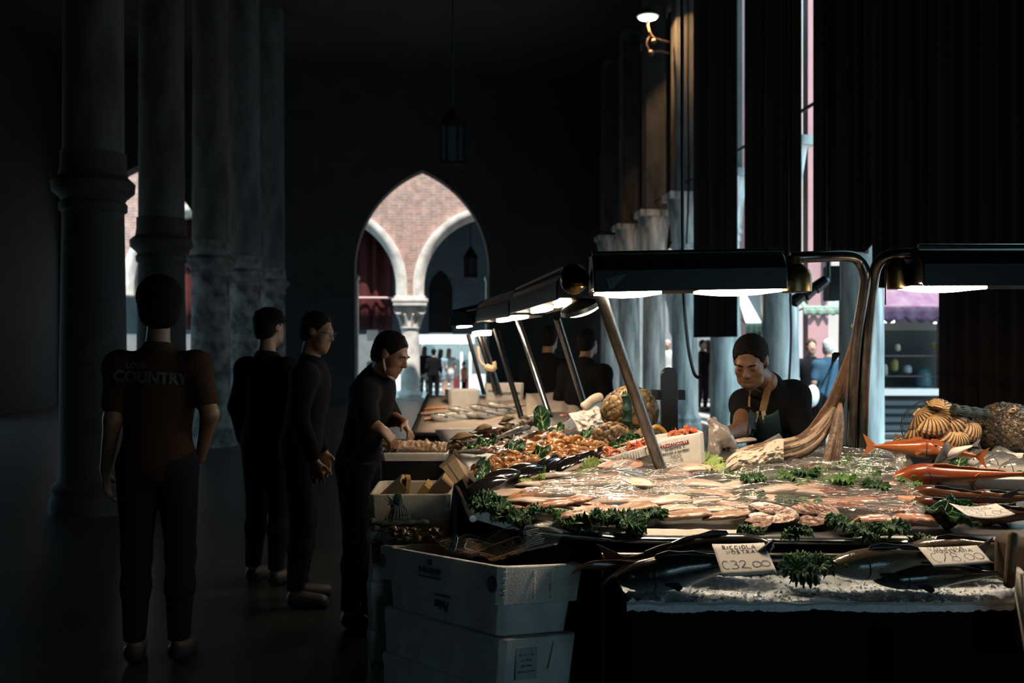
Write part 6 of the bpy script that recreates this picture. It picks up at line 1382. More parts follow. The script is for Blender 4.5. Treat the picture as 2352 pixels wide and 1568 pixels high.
# paper round the tail's thick end
mb = MB()
def pp(u, v):
    x = lerp(1668, 1800, u); yb = lerp(1105, 1075, u); yt = lerp(1058, 1010, u**.7)-6*math.sin(u*9); y = lerp(yb, yt, v); Yd = 3.985-.05*math.sin(v*PI)+.012*nz(u*9, v*7)+.012*abs(nz(u*16, v*15)); return P(x, y, Yd)
mb.grid(pp, 60, 40); o = mb.build('wrapping_paper', mat('crumpled_paper', (.62, .50, .40), .55, bump=.8, bscale=22, col2=(.52, .40, .31), scale=14, coat=.2), solid=.0015, angle=50); tag(o, 'crumpled tan paper wrapped over the thick end of the tied tail', 'paper')
mb = MB(); mb.poly([P(1735, 1025, 4.12), P(1790, 996, 4.2), P(1802, 1012, 4.2), P(1760, 1035, 4.12)], (0, .004, .002)); o = mb.build('grey_board', mat('grey_cardstock', (.20, .19, .18), .6), smooth=False); tag(o, 'flat grey card sticking up behind the wrapped tail', 'card')

# ------------------------------------------------------------------ packed goods in the near box
t0, R0, c0, s0 = boxes[0]
M_pack = film_mat('clear_pack', gloss=.02, haze=.03, fres=.10, bscale=9, stretch=(1, 1, 1)); M_brnfood = mat('brown_seafood', (.36, .20, .09), .4, col2=(.56, .36, .18), scale=40, bump=.5, bscale=60, coat=.3); M_orfood = mat('ochre_seafood', (.52, .25, .07), .4, col2=(.34, .17, .06), scale=30)
def pack(label, lp, R, L=.12, W=.08, Hh=.022, m=M_brnfood, seed=0):
    L *= 1.25; W *= 1.25; cc = c0+R0 @ (Vector(lp)+V(0, 0, .034)); RR = R0 @ R; t = T('clear_pack', label, 'food pack', cc); mb = MB()
    ring = lambda l, w, z: [cc+RR @ V(x, y, z) for x, y in [(sx*(l/2-.012)+.012*math.cos(math.radians(a)), sy*(w/2-.012)+.012*math.sin(math.radians(a))) for sx, sy, a0 in ((1, 1, 0), (-1, 1, 90), (-1, -1, 180), (1, -1, 270)) for a in (a0, a0+45, a0+90)]]
    mb.loft([ring(L*.86, W*.84, 0), ring(L*.92, W*.9, Hh*.8), ring(L, W, Hh), ring(L*.9, W*.88, Hh+.001), ring(L*.84, W*.8, Hh+.008)]); mb.build('tray', M_pack, t)
    mb = MB(); mb.tube(ring(L, W, Hh), .0016, 6, closed=True); mb.build('rim', mat('pack_rim', (.55, .5, .45), .2, spec=.8), t)
    mb = MB(); q = random.Random(seed)
    for k in range(5):
        p = cc+RR @ V(q.uniform(-.3, .3)*L, q.uniform(-.22, .22)*W, Hh*.5); mb.ball(p, (q.uniform(.2, .3)*L, q.uniform(.2, .28)*W, Hh*.42), 10, RR @ Matrix.Rotation(q.uniform(0, 3), 3, 'Z'))
    mb.build('contents', m, t); return t
tz = s0[2]
pack('clear pack of brown seafood at the far left of the packed box', (-.17, .03, tz-.030), Rb(20, 10, 10), seed=1)
pack('flat clear pack in the left middle of the packed box', (-.07, -.03, tz-.022), Rb(-15, 8, 8), seed=2)
pack('clear pack with pale rim in front of the oval tag', (.03, -.04, tz-.012), Rb(5, 6, 18), .14, .09, seed=3)
pack('clear pack tilted up behind the pale-rimmed one', (.07, .05, tz+.004), Rb(30, -18, 40), .13, .085, seed=4)
pack('clear pack standing highest, at the back of the packed box', (.12, .085, tz+.022), Rb(38, -30, 52), .13, .08, seed=5)
pack('clear pack of ochre pieces at the front right of the packed box', (.15, -.06, tz-.016), Rb(50, 12, 20), .11, .07, m=M_orfood, seed=6)
pack('small dark pack at the right of the packed box', (.20, .0, tz-.012), Rb(60, -20, 25), .11, .07, seed=7)
pack('ochre pack leaning on the right rim of the packed box', (.235, .07, tz+.002), Rb(35, -35, 10), .10, .06, m=M_orfood, seed=8)
pack('small clear pack at the near corner of the packed box', (.11, -.085, tz-.02), Rb(0, 5, 15), .09, .06, seed=9)
mb = MB(); mb.box(c0+R0 @ V(0, 0, .06), (s0[0]*.82, s0[1]*.7, .06), R0); o = mb.build('brown_packs', M_brnfood, bevel=.01); tag(o, 'layer of brown seafood packs at the bottom of the packed box', 'food pack', kind='stuff')
t = T('oval_tag', 'white oval tag with looped black figure standing in the packed box', 'tag', c0+R0 @ V(-.03, .05, tz)); pc = P(1042, 1250, 3.42); Rt = R0 @ Rb(12, 0, 70) ; mb = MB(); mb.poly([pc+Rt @ V(.014*math.cos(2*PI*k/24), .024*math.sin(2*PI*k/24)+(.008 if math.sin(2*PI*k/24) > 0 else -.008), 0) for k in range(24)], Rt @ V(0, 0, -.002)); mb.build('plate', mat('tag_white', (.85, .82, .76), .4), t, smooth=False)
mb = MB(); mb.tube([pc+Rt @ V(.0135*math.cos(2*PI*k/24), .0235*math.sin(2*PI*k/24)+(.008 if math.sin(2*PI*k/24) > 0 else -.008), .0008) for k in range(24)], .0014, 5, closed=True)
mb.tube([pc+Rt @ V(x, y, .001) for x, y in [(.004, .02), (-.004, .014), (-.006, .002), (-.005, -.012), (.001, -.016), (.006, -.011), (.005, -.003), (-.001, -.001), (-.005, -.006)]], .0014, 5); mb.build('figure', M_ink, t)
t = T('printed_bag', 'clear printed bag standing up at the back of the packed box', 'plastic bag', P(1235, 1240, 3.36)); q = [P(1198, 1268, 3.33), P(1282, 1250, 3.36), P(1292, 1225, 3.38), P(1245, 1205, 3.37), P(1204, 1212, 3.35)]; mb = MB()
mb.poly(q, (0.004, .02, .004)); mb.build('sheet', film_mat('bag_clear', gloss=.14, haze=.05, bscale=14, stretch=(1, 1, 1), tint=(.6, .75, .9)), t)
mb = MB()
for k in range(9):
    a = lerp(q[4], q[0], .15+.08*k); b = lerp(q[3], q[1], .10+.085*k); mb.tube([lerp(a, b, .12)-V(0, .003, 0), lerp(a, b, .75-.05*(k % 3))-V(0, .003, 0)], .0011, 4)
mb.build('printed_text', mat('pale_print', (.30, .34, .36), .5), t)
# net bag hanging in front of the left stack
t = T('net_bag', 'green net bag with tufted top hanging before the left foam boxes', 'bag', P(935, 1235, 3.9)); mb = MB()
mb.lathe([(.012, .14), (.02, .10), (.045, .05), (.075, .0), (.085, -.03), (.06, -.05)], 20, P(915, 1215, 3.95)); o = mb.build('net', M_net, t); w = o.modifiers.new('wire', 'WIREFRAME'); w.thickness = .004
mb = MB()
for k in range(16): a = k*.39; p = P(905, 1158, 3.93); mb.tube([p, p+V(math.cos(a)*.03, -.01, .02+.02*math.sin(a*3))], [.006, .001], 5)
mb.tube([P(905, 1158, 3.93), P(908, 1185, 3.93)], .014, 10); mb.tube(bez([P(850, 1196, 3.9), P(890, 1204, 3.9), P(940, 1202, 3.9), P(985, 1200, 3.9)], 5), [.012+.004*math.sin(i*2) for i in range(16)], 8); mb.build('knotted_cord', M_netd, t)
mb = MB(); q = random.Random(4)
for k in range(60): p = P(q.uniform(900, 1010), q.uniform(1212, 1240), q.uniform(3.78, 3.94)); mb.ball(p, (.018, .01, .008), 8, Rb(q.uniform(0, 180), q.uniform(-40, 40)))
mb.build('shell_contents', mat('dark_shells', (.018, .010, .005), .3, col2=(.05, .028, .01), scale=40), t)
mb = MB(); mb.tube(bez([P(902, 1165, 3.91), P(892, 1180, 3.91), P(888, 1200, 3.91)], 4), [.003]*9, 6, flat=(1, .3)); mb.build('paper_tie', M_card, t)

# ------------------------------------------------------------------ aisle tray, second stall
t, R = foam_box('foam_tray', 'shallow white tray of wrapped fish before the masked fishmonger', V(P(951, 784, 5.2).x, 5.32, .975), (.355, .26, .042), 0, M_eps, wall=.015)
mb = MB(); x0, x1 = P(872, 784, 5.2).x, P(1024, 784, 5.2).x
def wf(u, v): return V(lerp(x0, x1, u), 5.21+.22*v, 1.02+.055*math.sin(PI*min(1, v*.8+.12))*(1+.15*nz(u*7, v*4))+.012*nz(u*14, v*9)+.012*abs(nz(u*20, v*3))-.02*u)
mb.grid(wf, 50, 20); o = mb.build('wrapped_fish', mat('stained_wrap', (.50, .36, .24), .5, col2=(.24, .13, .06), scale=12, bump=.6, bscale=30, stretch=(.5, 1, 1)), solid=.004); tag(o, 'stained paper-wrapped fish lying in the shallow white tray', 'wrapped fish')
t, R = foam_box('plastic_crate', 'dark plastic crate under the shallow white tray', V(P(948, 784, 5.2).x, 5.33, .66), (.34, .26, .31), 0, M_black, solid=True)
foam_box('plastic_crate', 'lower dark plastic crate under the shallow tray stack', V(P(948, 784, 5.2).x, 5.33, .33), (.34, .26, .325), 0, M_black, solid=True); foam_box('plastic_crate', 'bottom dark plastic crate of the shallow tray stack', V(P(948, 784, 5.2).x, 5.33, 0), (.34, .26, .325), 0, M_black, solid=True)
x0 = P(1023, 784, 6.85).x
t, R = foam_box('foam_box', 'white foam box with small print between the two stalls', V(x0+.30, 7.0, .80), (.60, .34, .175), -.02, M_eps); on_face(t, R, V(x0+.30, 7.0, .80), (.60, .34, .175), 'long', -.14, .12, 'Fresh whole fish', .03, M_inkg); on_face(t, R, V(x0+.30, 7.0, .80), (.60, .34, .175), 'long', -.14, .085, 'keep on ice 0-4 C', .026, M_inkg)
for k in range(3): foam_box('foam_box', ['foam box under the printed one between the stalls', 'second foam box down between the stalls', 'foam box on the floor between the stalls'][k], V(x0+.30, 7.0, .53-.265*k), (.58, .33, .26), 0, M_epsd, solid=True)
mb = MB(); mb.poly([P(1085, 1000, 6.8), P(1240, 945, 7.1), P(1250, 975, 7.1), P(1190, 1005, 6.8)], (.01, .02, .0)); o = mb.build('foam_sheet', M_eps, bevel=.004); tag(o, 'white foam lid leaning in the printed box between the stalls', 'lid')
t = T('second_stall', 'low fish stall farther back, with dark rail and foam boxes behind', 'stall', (-.3, 8.2, 0)); M_st2 = mat('stall_linen', (.55, .46, .38), .7, col2=(.45, .36, .29), scale=10)
def S2(x, y): return .90+.15*(y-7.4)
mb = MB(); mb.grid(lambda u, v: V(lerp(-.72, .42, u), lerp(7.4, 8.8, v), S2(0, lerp(7.4, 8.8, v))), 8, 8); mb.build('display_board', M_st2, t, solid=.03)
mb = MB(); mb.tube([V(-.74, 7.36, .91), V(-.74, 8.8, 1.12)], .02, 8); mb.tube([V(-.74, 7.36, .91), V(.4, 7.36, .91)], .02, 8); mb.build('rail', M_black, t)
mb = MB(); mb.poly([V(-.73, 7.38, .9), V(-.73, 8.8, 1.1), V(-.73, 8.8, .1), V(-.73, 7.38, .1)], (.03, 0, 0)); mb.poly([V(-.73, 7.38, .9), V(.4, 7.38, .9), V(.4, 7.38, .1), V(-.73, 7.38, .1)], (0, .03, 0)); mb.build('skirt', M_black, t, smooth=False)
o = None; fs = fish('sea_bass', .26, .07, .05, zmat('bass_skin', [(0, (.72, .68, .62)), (.45, (.45, .43, .40)), (.65, (.08, .08, .08)), (1, (.03, .03, .03))], .25, lo=-.035, hi=.035), M_fing, 'slim'); k = 0
for i, (x, y, lab, yw) in enumerate([(1030, 972, 'biggest dark-backed fish at the front corner of the second stall', 200), (1058, 968, 'second dark-backed fish on the second stall', 205), (1078, 964, 'third fish from the left on the second stall', 215), (1100, 966, 'fourth fish from the left on the second stall', 210), (1122, 965, 'fifth fish from the left on the second stall', 215), (1145, 960, 'sixth fish on the second stall, near the leaning lid', 205), (1170, 955, 'last fish on the second stall beside the dark pole', 215), (1060, 952, 'silver fish in the back row of the second stall', 190), (1110, 948, 'pale fish in the back row before the printed foam box', 195), (1150, 942, 'fish with raised tail at the back of the second stall', 185)]):
    o = fs if k == 0 else dup(fs); k += 1; z = .0; Y = 7.4
    for _ in range(60):
        p = P(x, y, Y); 
        if p.z < S2(0, Y): break
        Y += .03
    tag(o, lab, 'fish'); put(o, V(p.x, p.y, S2(0, p.y)+.035), Rb(yw, -8, 70 if i % 2 else 40), 1.15 if i < 2 else .9)
for i, (x, y, lab) in enumerate([(985, 958, 'pinkish fillet at the left edge of the second stall'), (1000, 945, 'orange fillet at the back left of the second stall'), (1185, 938, 'cream fillet at the back right of the second stall'), (990, 968, 'tan fillet in the near left corner of the second stall')]):
    Y = 7.4
    while P(x, y, Y).z > S2(0, Y) and Y < 9: Y += .03
    o = fillet(120+i, M_fil[[1, 3, 0, 1][i]], .2, .08, .03); tag(o, lab, 'fillet'); put(o, V(P(x, y, Y).x, Y, S2(0, Y)+.012), Rb(20*i))
tt, R = foam_box('foam_box', 'printed foam box standing at the back of the second stall', V(P(1158, 784, 8.6).x, 8.7, 1.08), (.34, .2, .155), 0, M_eps); on_face(tt, R, V(P(1158, 784, 8.6).x, 8.7, 1.08), (.34, .2, .155), 'long', .03, .07, 'LANGOUSTINES', .03, M_ink, bold=.001); on_face(tt, R, V(P(1158, 784, 8.6).x, 8.7, 1.08), (.34, .2, .155), 'long', -.10, .09, 'WEST', .03, M_inkg, bold=.001)
foam_box('foam_box', 'plain foam box end left of the printed one on the second stall', V(P(1060, 784, 8.4).x, 8.5, 1.06), (.27, .2, .13), .25, M_eps)
mb = MB(); mb.grid(lambda u, v: V(lerp(.12, .55, u), lerp(7.5, 8.7, v), S2(0, lerp(7.5, 8.7, v))+.05+.03*nz(u*5, v*6)+.05*math.sin(PI*u)*(1-v)), 24, 24); o = mb.build('linen_cloth', M_st2, solid=.006); tag(o, 'rumpled cloth hanging over the right side of the second stall', 'cloth')
# ------------------------------------------------------------------ people
def skin(k, c): return mat('skin_'+k, c, .5, col2=tuple(x*.8 for x in c), scale=9)
M_skin1 = skin('olive', (.20, .092, .048)); M_skin2 = skin('fair', (.55, .33, .25)); M_skin3 = skin('tan', (.24, .12, .065))
M_hair = mat('black_hair', (.006, .005, .004), .8, bump=.4, bscale=120, spec=.12); M_hairg = mat('white_hair', (.62, .62, .60), .7); M_hairb = mat('brown_hair', (.06, .035, .02), .6); M_hairl = mat('light_hair', (.30, .18, .10), .6)
M_blk = mat('black_cloth', (.008, .008, .009), .95, spec=.08); M_nvy = mat('dark_trousers', (.012, .013, .018), .95, spec=.08); M_apr = mat('teal_apron', (.020, .045, .052), .7)
M_leather = mat('tan_strap', (.42, .26, .11), .6, col2=(.30, .17, .07), scale=14); M_brown_t = mat('brown_tshirt', (.045, .022, .013), .95, spec=.1)
M_shoe = mat('dark_shoe', (.02, .02, .02), .6)
def basis(fwd, up):
    f = Vector(fwd).normalized(); r = f.cross(Vector(up)).normalized(); u = r.cross(f); return r, f, u      # right, forward, up
def Rm(r, f, u): return Matrix((r, f, u)).transposed()
def pose(base, face, s=1.0, over=None, lean=0):
    """joints of a standing figure in world space; over replaces some of them (world points)"""
    a = math.radians(face); f = V(math.cos(a), math.sin(a), 0); r = V(f.y, -f.x, 0); B = Vector(base)
    W = lambda x, y, z: B+r*(x*s)+f*(y*s)+V(0, 0, z*s)
    J = dict(pel=W(0, 0, .95), che=W(0, .02+lean*.3, 1.27), nek=W(0, .0+lean*.45, 1.46), hea=W(0, .03+lean*.6, 1.64-lean*.12), look=f.copy(), fwd=f.copy(), base=B, s=s)
    for n, sg in (('l', -1), ('r', 1)):
        J['sh'+n] = W(sg*.172, lean*.38, 1.375-lean*.06); J['el'+n] = W(sg*.23, -.03+lean*.4, 1.13-lean*.04); J['wr'+n] = W(sg*.25, .06+lean*.4, .89)
        J['hi'+n] = W(sg*.09, 0, .90); J['kn'+n] = W(sg*.10, .02, .49); J['an'+n] = W(sg*.10, -.02, .085); J['to'+n] = W(sg*.12, .14, .035); J['hd'+n] = V(0, 0, -1)+f*.15
    if over: J.update(over)
    return J
def torso(J):
    s = J['s']; up = (J['che']-J['pel']).normalized(); r = (J['shr']-J['shl']).normalized(); f = up.cross(r).normalized(); f = f if f.dot(J['fwd']) > 0 else -f
    r = f.cross(up).normalized(); R = Rm(r, f, up); mid = lerp(J['pel'], J['che'], .5)
    L = [('e', J['che'], (.165*s, .112*s, .19*s), R, .05), ('e', mid, (.148*s, .108*s, .18*s), R, .05), ('e', J['pel'], (.165*s, .118*s, .145*s), R, .05),
         ('c', J['shl'], J['shr'], .058*s, .058*s, .05), ('c', J['che']+up*.08*s, J['nek'], .085*s, .058*s, .05)]
    return L, R
def arm(J, n, k0=0, k1=1):
    s = J['s']; return [('e', J['sh'+n], (.066*s,)*3, None, .04), ('c', J['sh'+n], J['el'+n], .054*s, .042*s, .03), ('c', J['el'+n], J['wr'+n], .042*s, .028*s, .02)]
def legs(J):
    s = J['s']; L = []
    for n in 'lr':
        L += [('c', J['hi'+n], J['kn'+n], .088*s, .058*s, .04), ('c', J['kn'+n], lerp(J['kn'+n], J['an'+n], .35), .056*s, .057*s, .03), ('c', lerp(J['kn'+n], J['an'+n], .35), J['an'+n], .055*s, .038*s, .03), ('c', J['an'+n]-V(0, 0, .03*s), J['to'+n], .042*s, .032*s, .03)]
    return L
def hand_prims(w, d, pn, td, s, curl=.5, spread=1):
    """wrist w, direction d, palm normal pn, thumb side td"""
    d = Vector(d).normalized(); pn = (Vector(pn)-d*Vector(pn).dot(d)).normalized(); td = d.cross(pn) if d.cross(pn).dot(Vector(td)) > 0 else -d.cross(pn)
    L = []; ln = [.040, .045, .042, .034]
    for i in range(4):
        off = (1.5-i)*.021*s*spread; k = w+d*(.088-.004*abs(i-1.2))*s+td*off
        L.append(('c', w+d*.015*s+td*off*.55, k, .015*s, .0115*s, .012)); p = k; a = curl*(.55+.12*i)
        for j, f in enumerate((1, .68, .5)):
            dd = d*math.cos(a)+pn*math.sin(a); q = p+dd*ln[i]*f*s; L.append(('c', p, q, (.0098-.0012*j)*s, (.0088-.0013*j)*s, .005)); p = q; a += curl*(.75-.1*j)
    b = w+d*.025*s+td*.024*s; m_ = b+(d*.55+td*.7+pn*.25).normalized()*.042*s; e = m_+(d*.8+td*.25+pn*.35).normalized()*.034*s
    L += [('c', w+d*.012*s, b, .015*s, .014*s, .012), ('c', b, m_, .0135*s, .0105*s, .008), ('c', m_, e, .0105*s, .0085*s, .005)]
    return L
def head_prims(J):
    s = J['s']; c = J['hea']; r, f, u = basis(J['look'], V(0, 0, 1) if 'hup' not in J else J['hup']); R = Rm(r, f, u); H_ = lambda x, y, z: c+(r*x+f*y+u*z)*s
    A = [('e', H_(0, -.014, .035), tuple(x*s for x in (.073, .092, .080)), R, .03), ('e', H_(0, .028, -.034), tuple(x*s for x in (.056, .062, .090)), R, .03), ('c', H_(-.03, .045, -.075), H_(.03, .045, -.075), .030*s, .030*s, .03), ('c', H_(0, .066, -.104), H_(0, .06, -.098), .020*s, .022*s, .02),
         ('c', H_(-.032, .078, .020), H_(.032, .078, .020), .012*s, .012*s, .018), ('c', H_(0, .086, .012), H_(0, .106, -.024), .0085*s, .0125*s, .012), ('c', H_(-.011, .096, -.029), H_(.011, .096, -.029), .0085*s, .0085*s, .008),
         ('c', H_(-.04, .062, -.02), H_(-.046, .05, -.03), .02*s, .02*s, .02), ('c', H_(.04, .062, -.02), H_(.046, .05, -.03), .02*s, .02*s, .02), ('c', H_(-.017, .083, -.054), H_(.017, .083, -.054), .0085*s, .0085*s, .008), ('c', H_(-.015, .080, -.066), H_(.015, .080, -.066), .009*s, .009*s, .008)]
    for sg in (-1, 1): A += [('e', H_(sg*.074, -.006, .002), tuple(x*s for x in (.010, .022, .033)), R, .012)]
    cut = [(H_(-.031, .100, .006), (.0165*s, .015*s, .0105*s), R), (H_(.031, .100, .006), (.0165*s, .015*s, .0105*s), R)]
    A2 = [('e', H_(-.031, .0765, .004), (.0125*s,)*3, R, .004), ('e', H_(.031, .0765, .004), (.0125*s,)*3, R, .004)]
    neck = [('c', J['nek'], c+(u*-.06-f*.025)*s, .056*s, .050*s, .03)]
    return A, cut, A2, neck, H_, R
def bounds(J, m=.17):
    pts = np.array([list(v) for k, v in J.items() if isinstance(v, Vector) and k not in ('look', 'fwd', 'hup', 'hdl', 'hdr')])
    return pts.min(0)-m, pts.max(0)+m
def person(label, J, h, msk, shirt, trousers=M_nvy, hair=M_hair, hair_style='short', sleeve=.55, hem=-.10, hands=True, legcut=None, shoes=True, curl=.5, skirt=None, group=None, cap=None):
    s = J['s']; t = T('person', label, 'person', J['base'], group); lo, hi = bounds(J)
    To, R = torso(J); Ar = arm(J, 'l')+arm(J, 'r'); Lg = legs(J); A, cut, A2, neck, H_, HR = head_prims(J)
    sd = SDF(lo, hi, h); sd.run(To, -.006).run(Ar).run(Lg, -.004).run(neck).run(A)
    for c, r, R_ in cut: sd.ell(c, r, R_, .010, True)
    sd.run(A2)
    if hands:
        for n in 'lr':
            d = J['hd'+n]; f = J['fwd']; side = (J['shr']-J['shl']).normalized()*(1 if n == 'l' else -1)
            pn = J.get('pn'+n, side); td = J.get('td'+n, f); sd.run(hand_prims(J['wr'+n]+Vector(d).normalized()*.005, d, pn, td, s, J.get('curl', curl)))
    body = sd.build('body', msk, t)
    # shirt with sleeves that stop at a clean edge
    sd = SDF(lo, hi, h); sd.run(To, .010*max(1, h/.012))
    for n in 'lr':
        e = lerp(J['sh'+n], J['el'+n], min(1, sleeve)); sd.run([('e', J['sh'+n], (.066*s,)*3, None, .04), ('c', J['sh'+n], e, .054*s, .048*s, .03)], .013)
        if sleeve > 1: sd.run([('c', J['el'+n], lerp(J['el'+n], J['wr'+n], sleeve-1), .044*s, .036*s, .02)], .012)
    up = (J['che']-J['pel']).normalized(); sd.plane(J['pel']+up*hem*s, -up); hd = (J['hea']-J['nek']).normalized(); sd.plane(J['nek']+hd*.035*s, hd)
    sh = sd.build('shirt', shirt, t, disp=lambda p: p+np.array([[.006*nz(a*9, b*9, c*7), .006*nz(a*9+4, b*9, c*7), 0] for a, b, c in p]) if h < .02 else p)
    # trousers or skirt
    if trousers:
        sd = SDF(lo, hi, h); sd.run([To[2]], .008).run(Lg, .012); zc = J['base'].z+(.10 if legcut is None else legcut)*s; sd.plane((0, 0, zc), (0, 0, -1)); sd.plane(J['pel']+up*.06, up); sd.build('shorts' if legcut else 'trousers', trousers, t)
    if skirt:
        sd = SDF(lo, hi, h); sd.run([To[2]], .012); z0 = J['pel']; sd.cap(z0, V(z0.x, z0.y, J['base'].z+.35*s), .15*s, .22*s, .05); sd.plane((0, 0, J['base'].z+.3*s), (0, 0, -1)); sd.plane(J['pel']+up*.07, up); sd.build('skirt', skirt, t)
    if shoes:
        for n in 'lr':
            sd = SDF(np.array(J['an'+n])-.25, np.array(J['to'+n])+.25, max(h, .012)); sd.cap(J['an'+n]-V(0, 0, .035*s), J['to'+n], .052*s, .043*s, .02); sd.plane(J['base']+V(0, 0, .001), (0, 0, -1)); sd.plane(J['an'+n]+V(0, 0, .01), (0, 0, 1)); sd.build('shoe', M_shoe, t)
    if hair:
        sd = SDF(np.array(J['hea'])-.3, np.array(J['hea'])+.3, min(h, .012)); r_, f_, u_ = [Vector(HR.col[i]) for i in range(3)]
        sd.ell(H_(0, -.018, .040), tuple(x*s for x in (.082, .098, .086)), HR); sd.ell(H_(0, -.05, -.02), tuple(x*s for x in (.070, .060, .07)), HR)
        if hair_style == 'bushy': sd.ell(H_(0, -.03, .03), tuple(x*s for x in (.105, .110, .105)), HR); sd.ell(H_(0, -.05, -.05), tuple(x*s for x in (.092, .075, .08)), HR)
        if hair_style == 'long':
            sd.ell(H_(0, -.075, -.10), tuple(x*s for x in (.085, .05, .16)), HR)
        n_ = (f_*.9-u_*.55); 
        if hair_style == 'short': sd.ell(H_(0, .090, -.014), tuple(x*s for x in (.080, .080, .086)), HR, .01, True); sd.ell(H_(0, .03, -.12), tuple(x*s for x in (.12, .14, .07)), HR, .01, True)
        else: sd.ell(H_(0, .09, -.04), tuple(x*s for x in (.075, .09, .095)), HR, .01, True)
        sd.build('hair', hair, t, disp=lambda p: p+np.array([[.004*nz(a*60, b*60, c*60)]*3 for a, b, c in p]))
    if cap:
        mb = MB(); mb.lathe([(.10*s, .03*s), (.102*s, .06*s), (.085*s, .11*s), (.03*s, .135*s), (.004, .137*s)], 18, H_(0, -.01, 0), HR)
        mb.poly([H_(x, y, .045) for x, y in ((-.07, .07), (-.06, .14), (0, .165), (.06, .14), (.07, .07))], HR @ V(0, 0, .008)); mb.build('cap', cap, t)
    return t, sh, body, H_, HR
from mathutils.bvhtree import BVHTree
def hitter(objs):
    trees = []
    for o in objs:
        me = o.data; off = o.parent.location if o.parent else o.location
        trees.append(BVHTree.FromPolygons([v.co+off for v in me.vertices], [tuple(p.vertices) for p in me.polygons]))
    org = V(0, 0, CAM_Z)
    def hit(px, py, back=.008):
        d = (P(px, py, 1)-org).normalized(); best = None
        for t_ in trees:
            l, n, i, dist = t_.ray_cast(org, d)
            if l is not None and (best is None or dist < best[1]): best = (l, dist)
        return best[0]-d*back if best else P(px, py, 4.8)
    return hit
# the fishmonger bending over the scale
B = V(1.36, 5.18, 0)
J = pose(B, 238, 1.0, over=dict(pel=V(1.40, 5.20, .97), che=P(1782, 965, 4.98), nek=P(1765, 884, 4.86), hea=P(1724, 829, 4.70), look=V(-.42, -.80, -.46), shl=P(1822, 910, 4.90), shr=P(1712, 930, 4.98), ell=P(1862, 1030, 4.75), wrl=P(1775, 1062, 4.62),
      elr=P(1702, 985, 4.72), wrr=P(1662, 1000, 4.55), hdl=V(-.8, -.4, -.3), hdr=V(-.65, -.4, -.65), pnr=V(.3, -.2, -.9), tdr=V(0, -1, .2), pnl=V(0, 0, -1), tdl=V(0, 1, 0)))
t, shirt, body, H_, HR = person('fishmonger in dark shirt and apron with tan straps bending over the pan', J, .0062, M_skin1, M_blk, hem=-.16, sleeve=.9)
hit = hitter([shirt, body])
def strap(px, w, name, m, parent, th=.004):
    pts = [hit(x, y) for x, y in px]; mb = MB(); L = []
    for i, p in enumerate(pts):
        d = (pts[min(i+1, len(pts)-1)]-pts[max(i-1, 0)]).normalized(); a = d.cross(V(0, -1, 0)).normalized(); L.append([p-a*w/2, p+a*w/2, p+a*w/2+V(0, th, 0), p-a*w/2+V(0, th, 0)])
    mb.loft(L); return mb.build(name, m, parent)
sb = [(1773, 858), (1769, 875), (1764, 895), (1759, 912), (1755, 930), (1752, 944)]
strap(sb, .034, 'apron_strap', M_leather, t); strap([(1723, 897), (1722, 908), (1721, 920), (1721, 934)], .010, 'apron_strap', M_leather, t); strap([(1741, 944), (1739, 952), (1737, 960), (1735, 968)], .014, 'strap_end', M_leather, t); strap([(1753, 944), (1755, 954), (1756, 963)], .020, 'buckle', mat('pale_buckle', (.6, .48, .36), .4), t); strap([(1754, 962), (1755, 972)], .006, 'strap_end', M_leather, t)
mb = MB(); cols = []
def af(u, v): return hit(lerp(lerp(1722, 1788, u), lerp(1716, 1800, u), v), lerp(940+14*(1-(2*u-1)**2), 1022, v), .007)
mb.grid(af, 12, 10); mb.build('apron', M_apr, t, solid=.003)
M_brow = M_hair
for sg in (-1, 1):
    mb = MB(); mb.tube([H_(sg*.014, .094, .020), H_(sg*.030, .094, .026), H_(sg*.048, .080, .021)], [.003, .0042, .002], 6); mb.build('eyebrow', M_hair, t)
    mb = MB(); mb.tube([H_(sg*.020, .0855, -.002), H_(sg*.030, .0895, -.004), H_(sg*.042, .0850, -.001)], [.0012, .0022, .0012], 6); mb.build('eye', M_eyeb, t)
mb = MB(); mb.tube([H_(-.018, .0905, -.0600), H_(0, .094, -.0592), H_(.018, .0905, -.0600)], .0011, 5); mb.build('mouth_line', mat('lip_shadow', (.10, .035, .03), .6), t)
sd = SDF(np.array(J['hea'])-.2, np.array(J['hea'])+.2, .006); sd.ell(H_(0, .050, -.083), (.049, .047, .036), HR); sd.ell(H_(0, .10, -.060), (.022, .03, .013), HR, .006, True); sd.ell(H_(0, .02, -.03), (.052, .060, .05), HR, .008, True); sd.build('stubble', mat('stubble', (.10, .055, .035), .7), t)
# plastic bag he handles
c = P(1650, 1005, 4.40); sd = SDF(c-V(.14, .1, .17), c+V(.14, .12, .14), .006); sd.cap(P(1640, 982, 4.42), P(1640, 1040, 4.40), .026, .03); sd.ell(P(1658, 1000, 4.42), (.04, .035, .05)); sd.cap(P(1668, 1010, 4.43), P(1690, 1040, 4.44), .035, .02); sd.cap(P(1638, 975, 4.42), P(1634, 966, 4.42), .015, .02)
o = sd.build('plastic_bag', mat('cloudy_bag', (.48, .40, .34), .28, coat=.5, bump=.7, bscale=24, col2=(.30, .25, .22), scale=9), smooth_iter=0, disp=lambda p: p+np.array([[.012*nz(a*30, b*30, z*14)+.008*abs(nz(a*60, b*30, z*20)), .016*abs(nz(a*34+5, b*20, z*16))-.006*abs(nz(a*70, b*50, z*40)), .008*nz(a*30, b*30, z*20)] for a, b, z in p])); tag(o, 'cloudy plastic bag bunched in the fishmonger\'s hand', 'plastic bag')
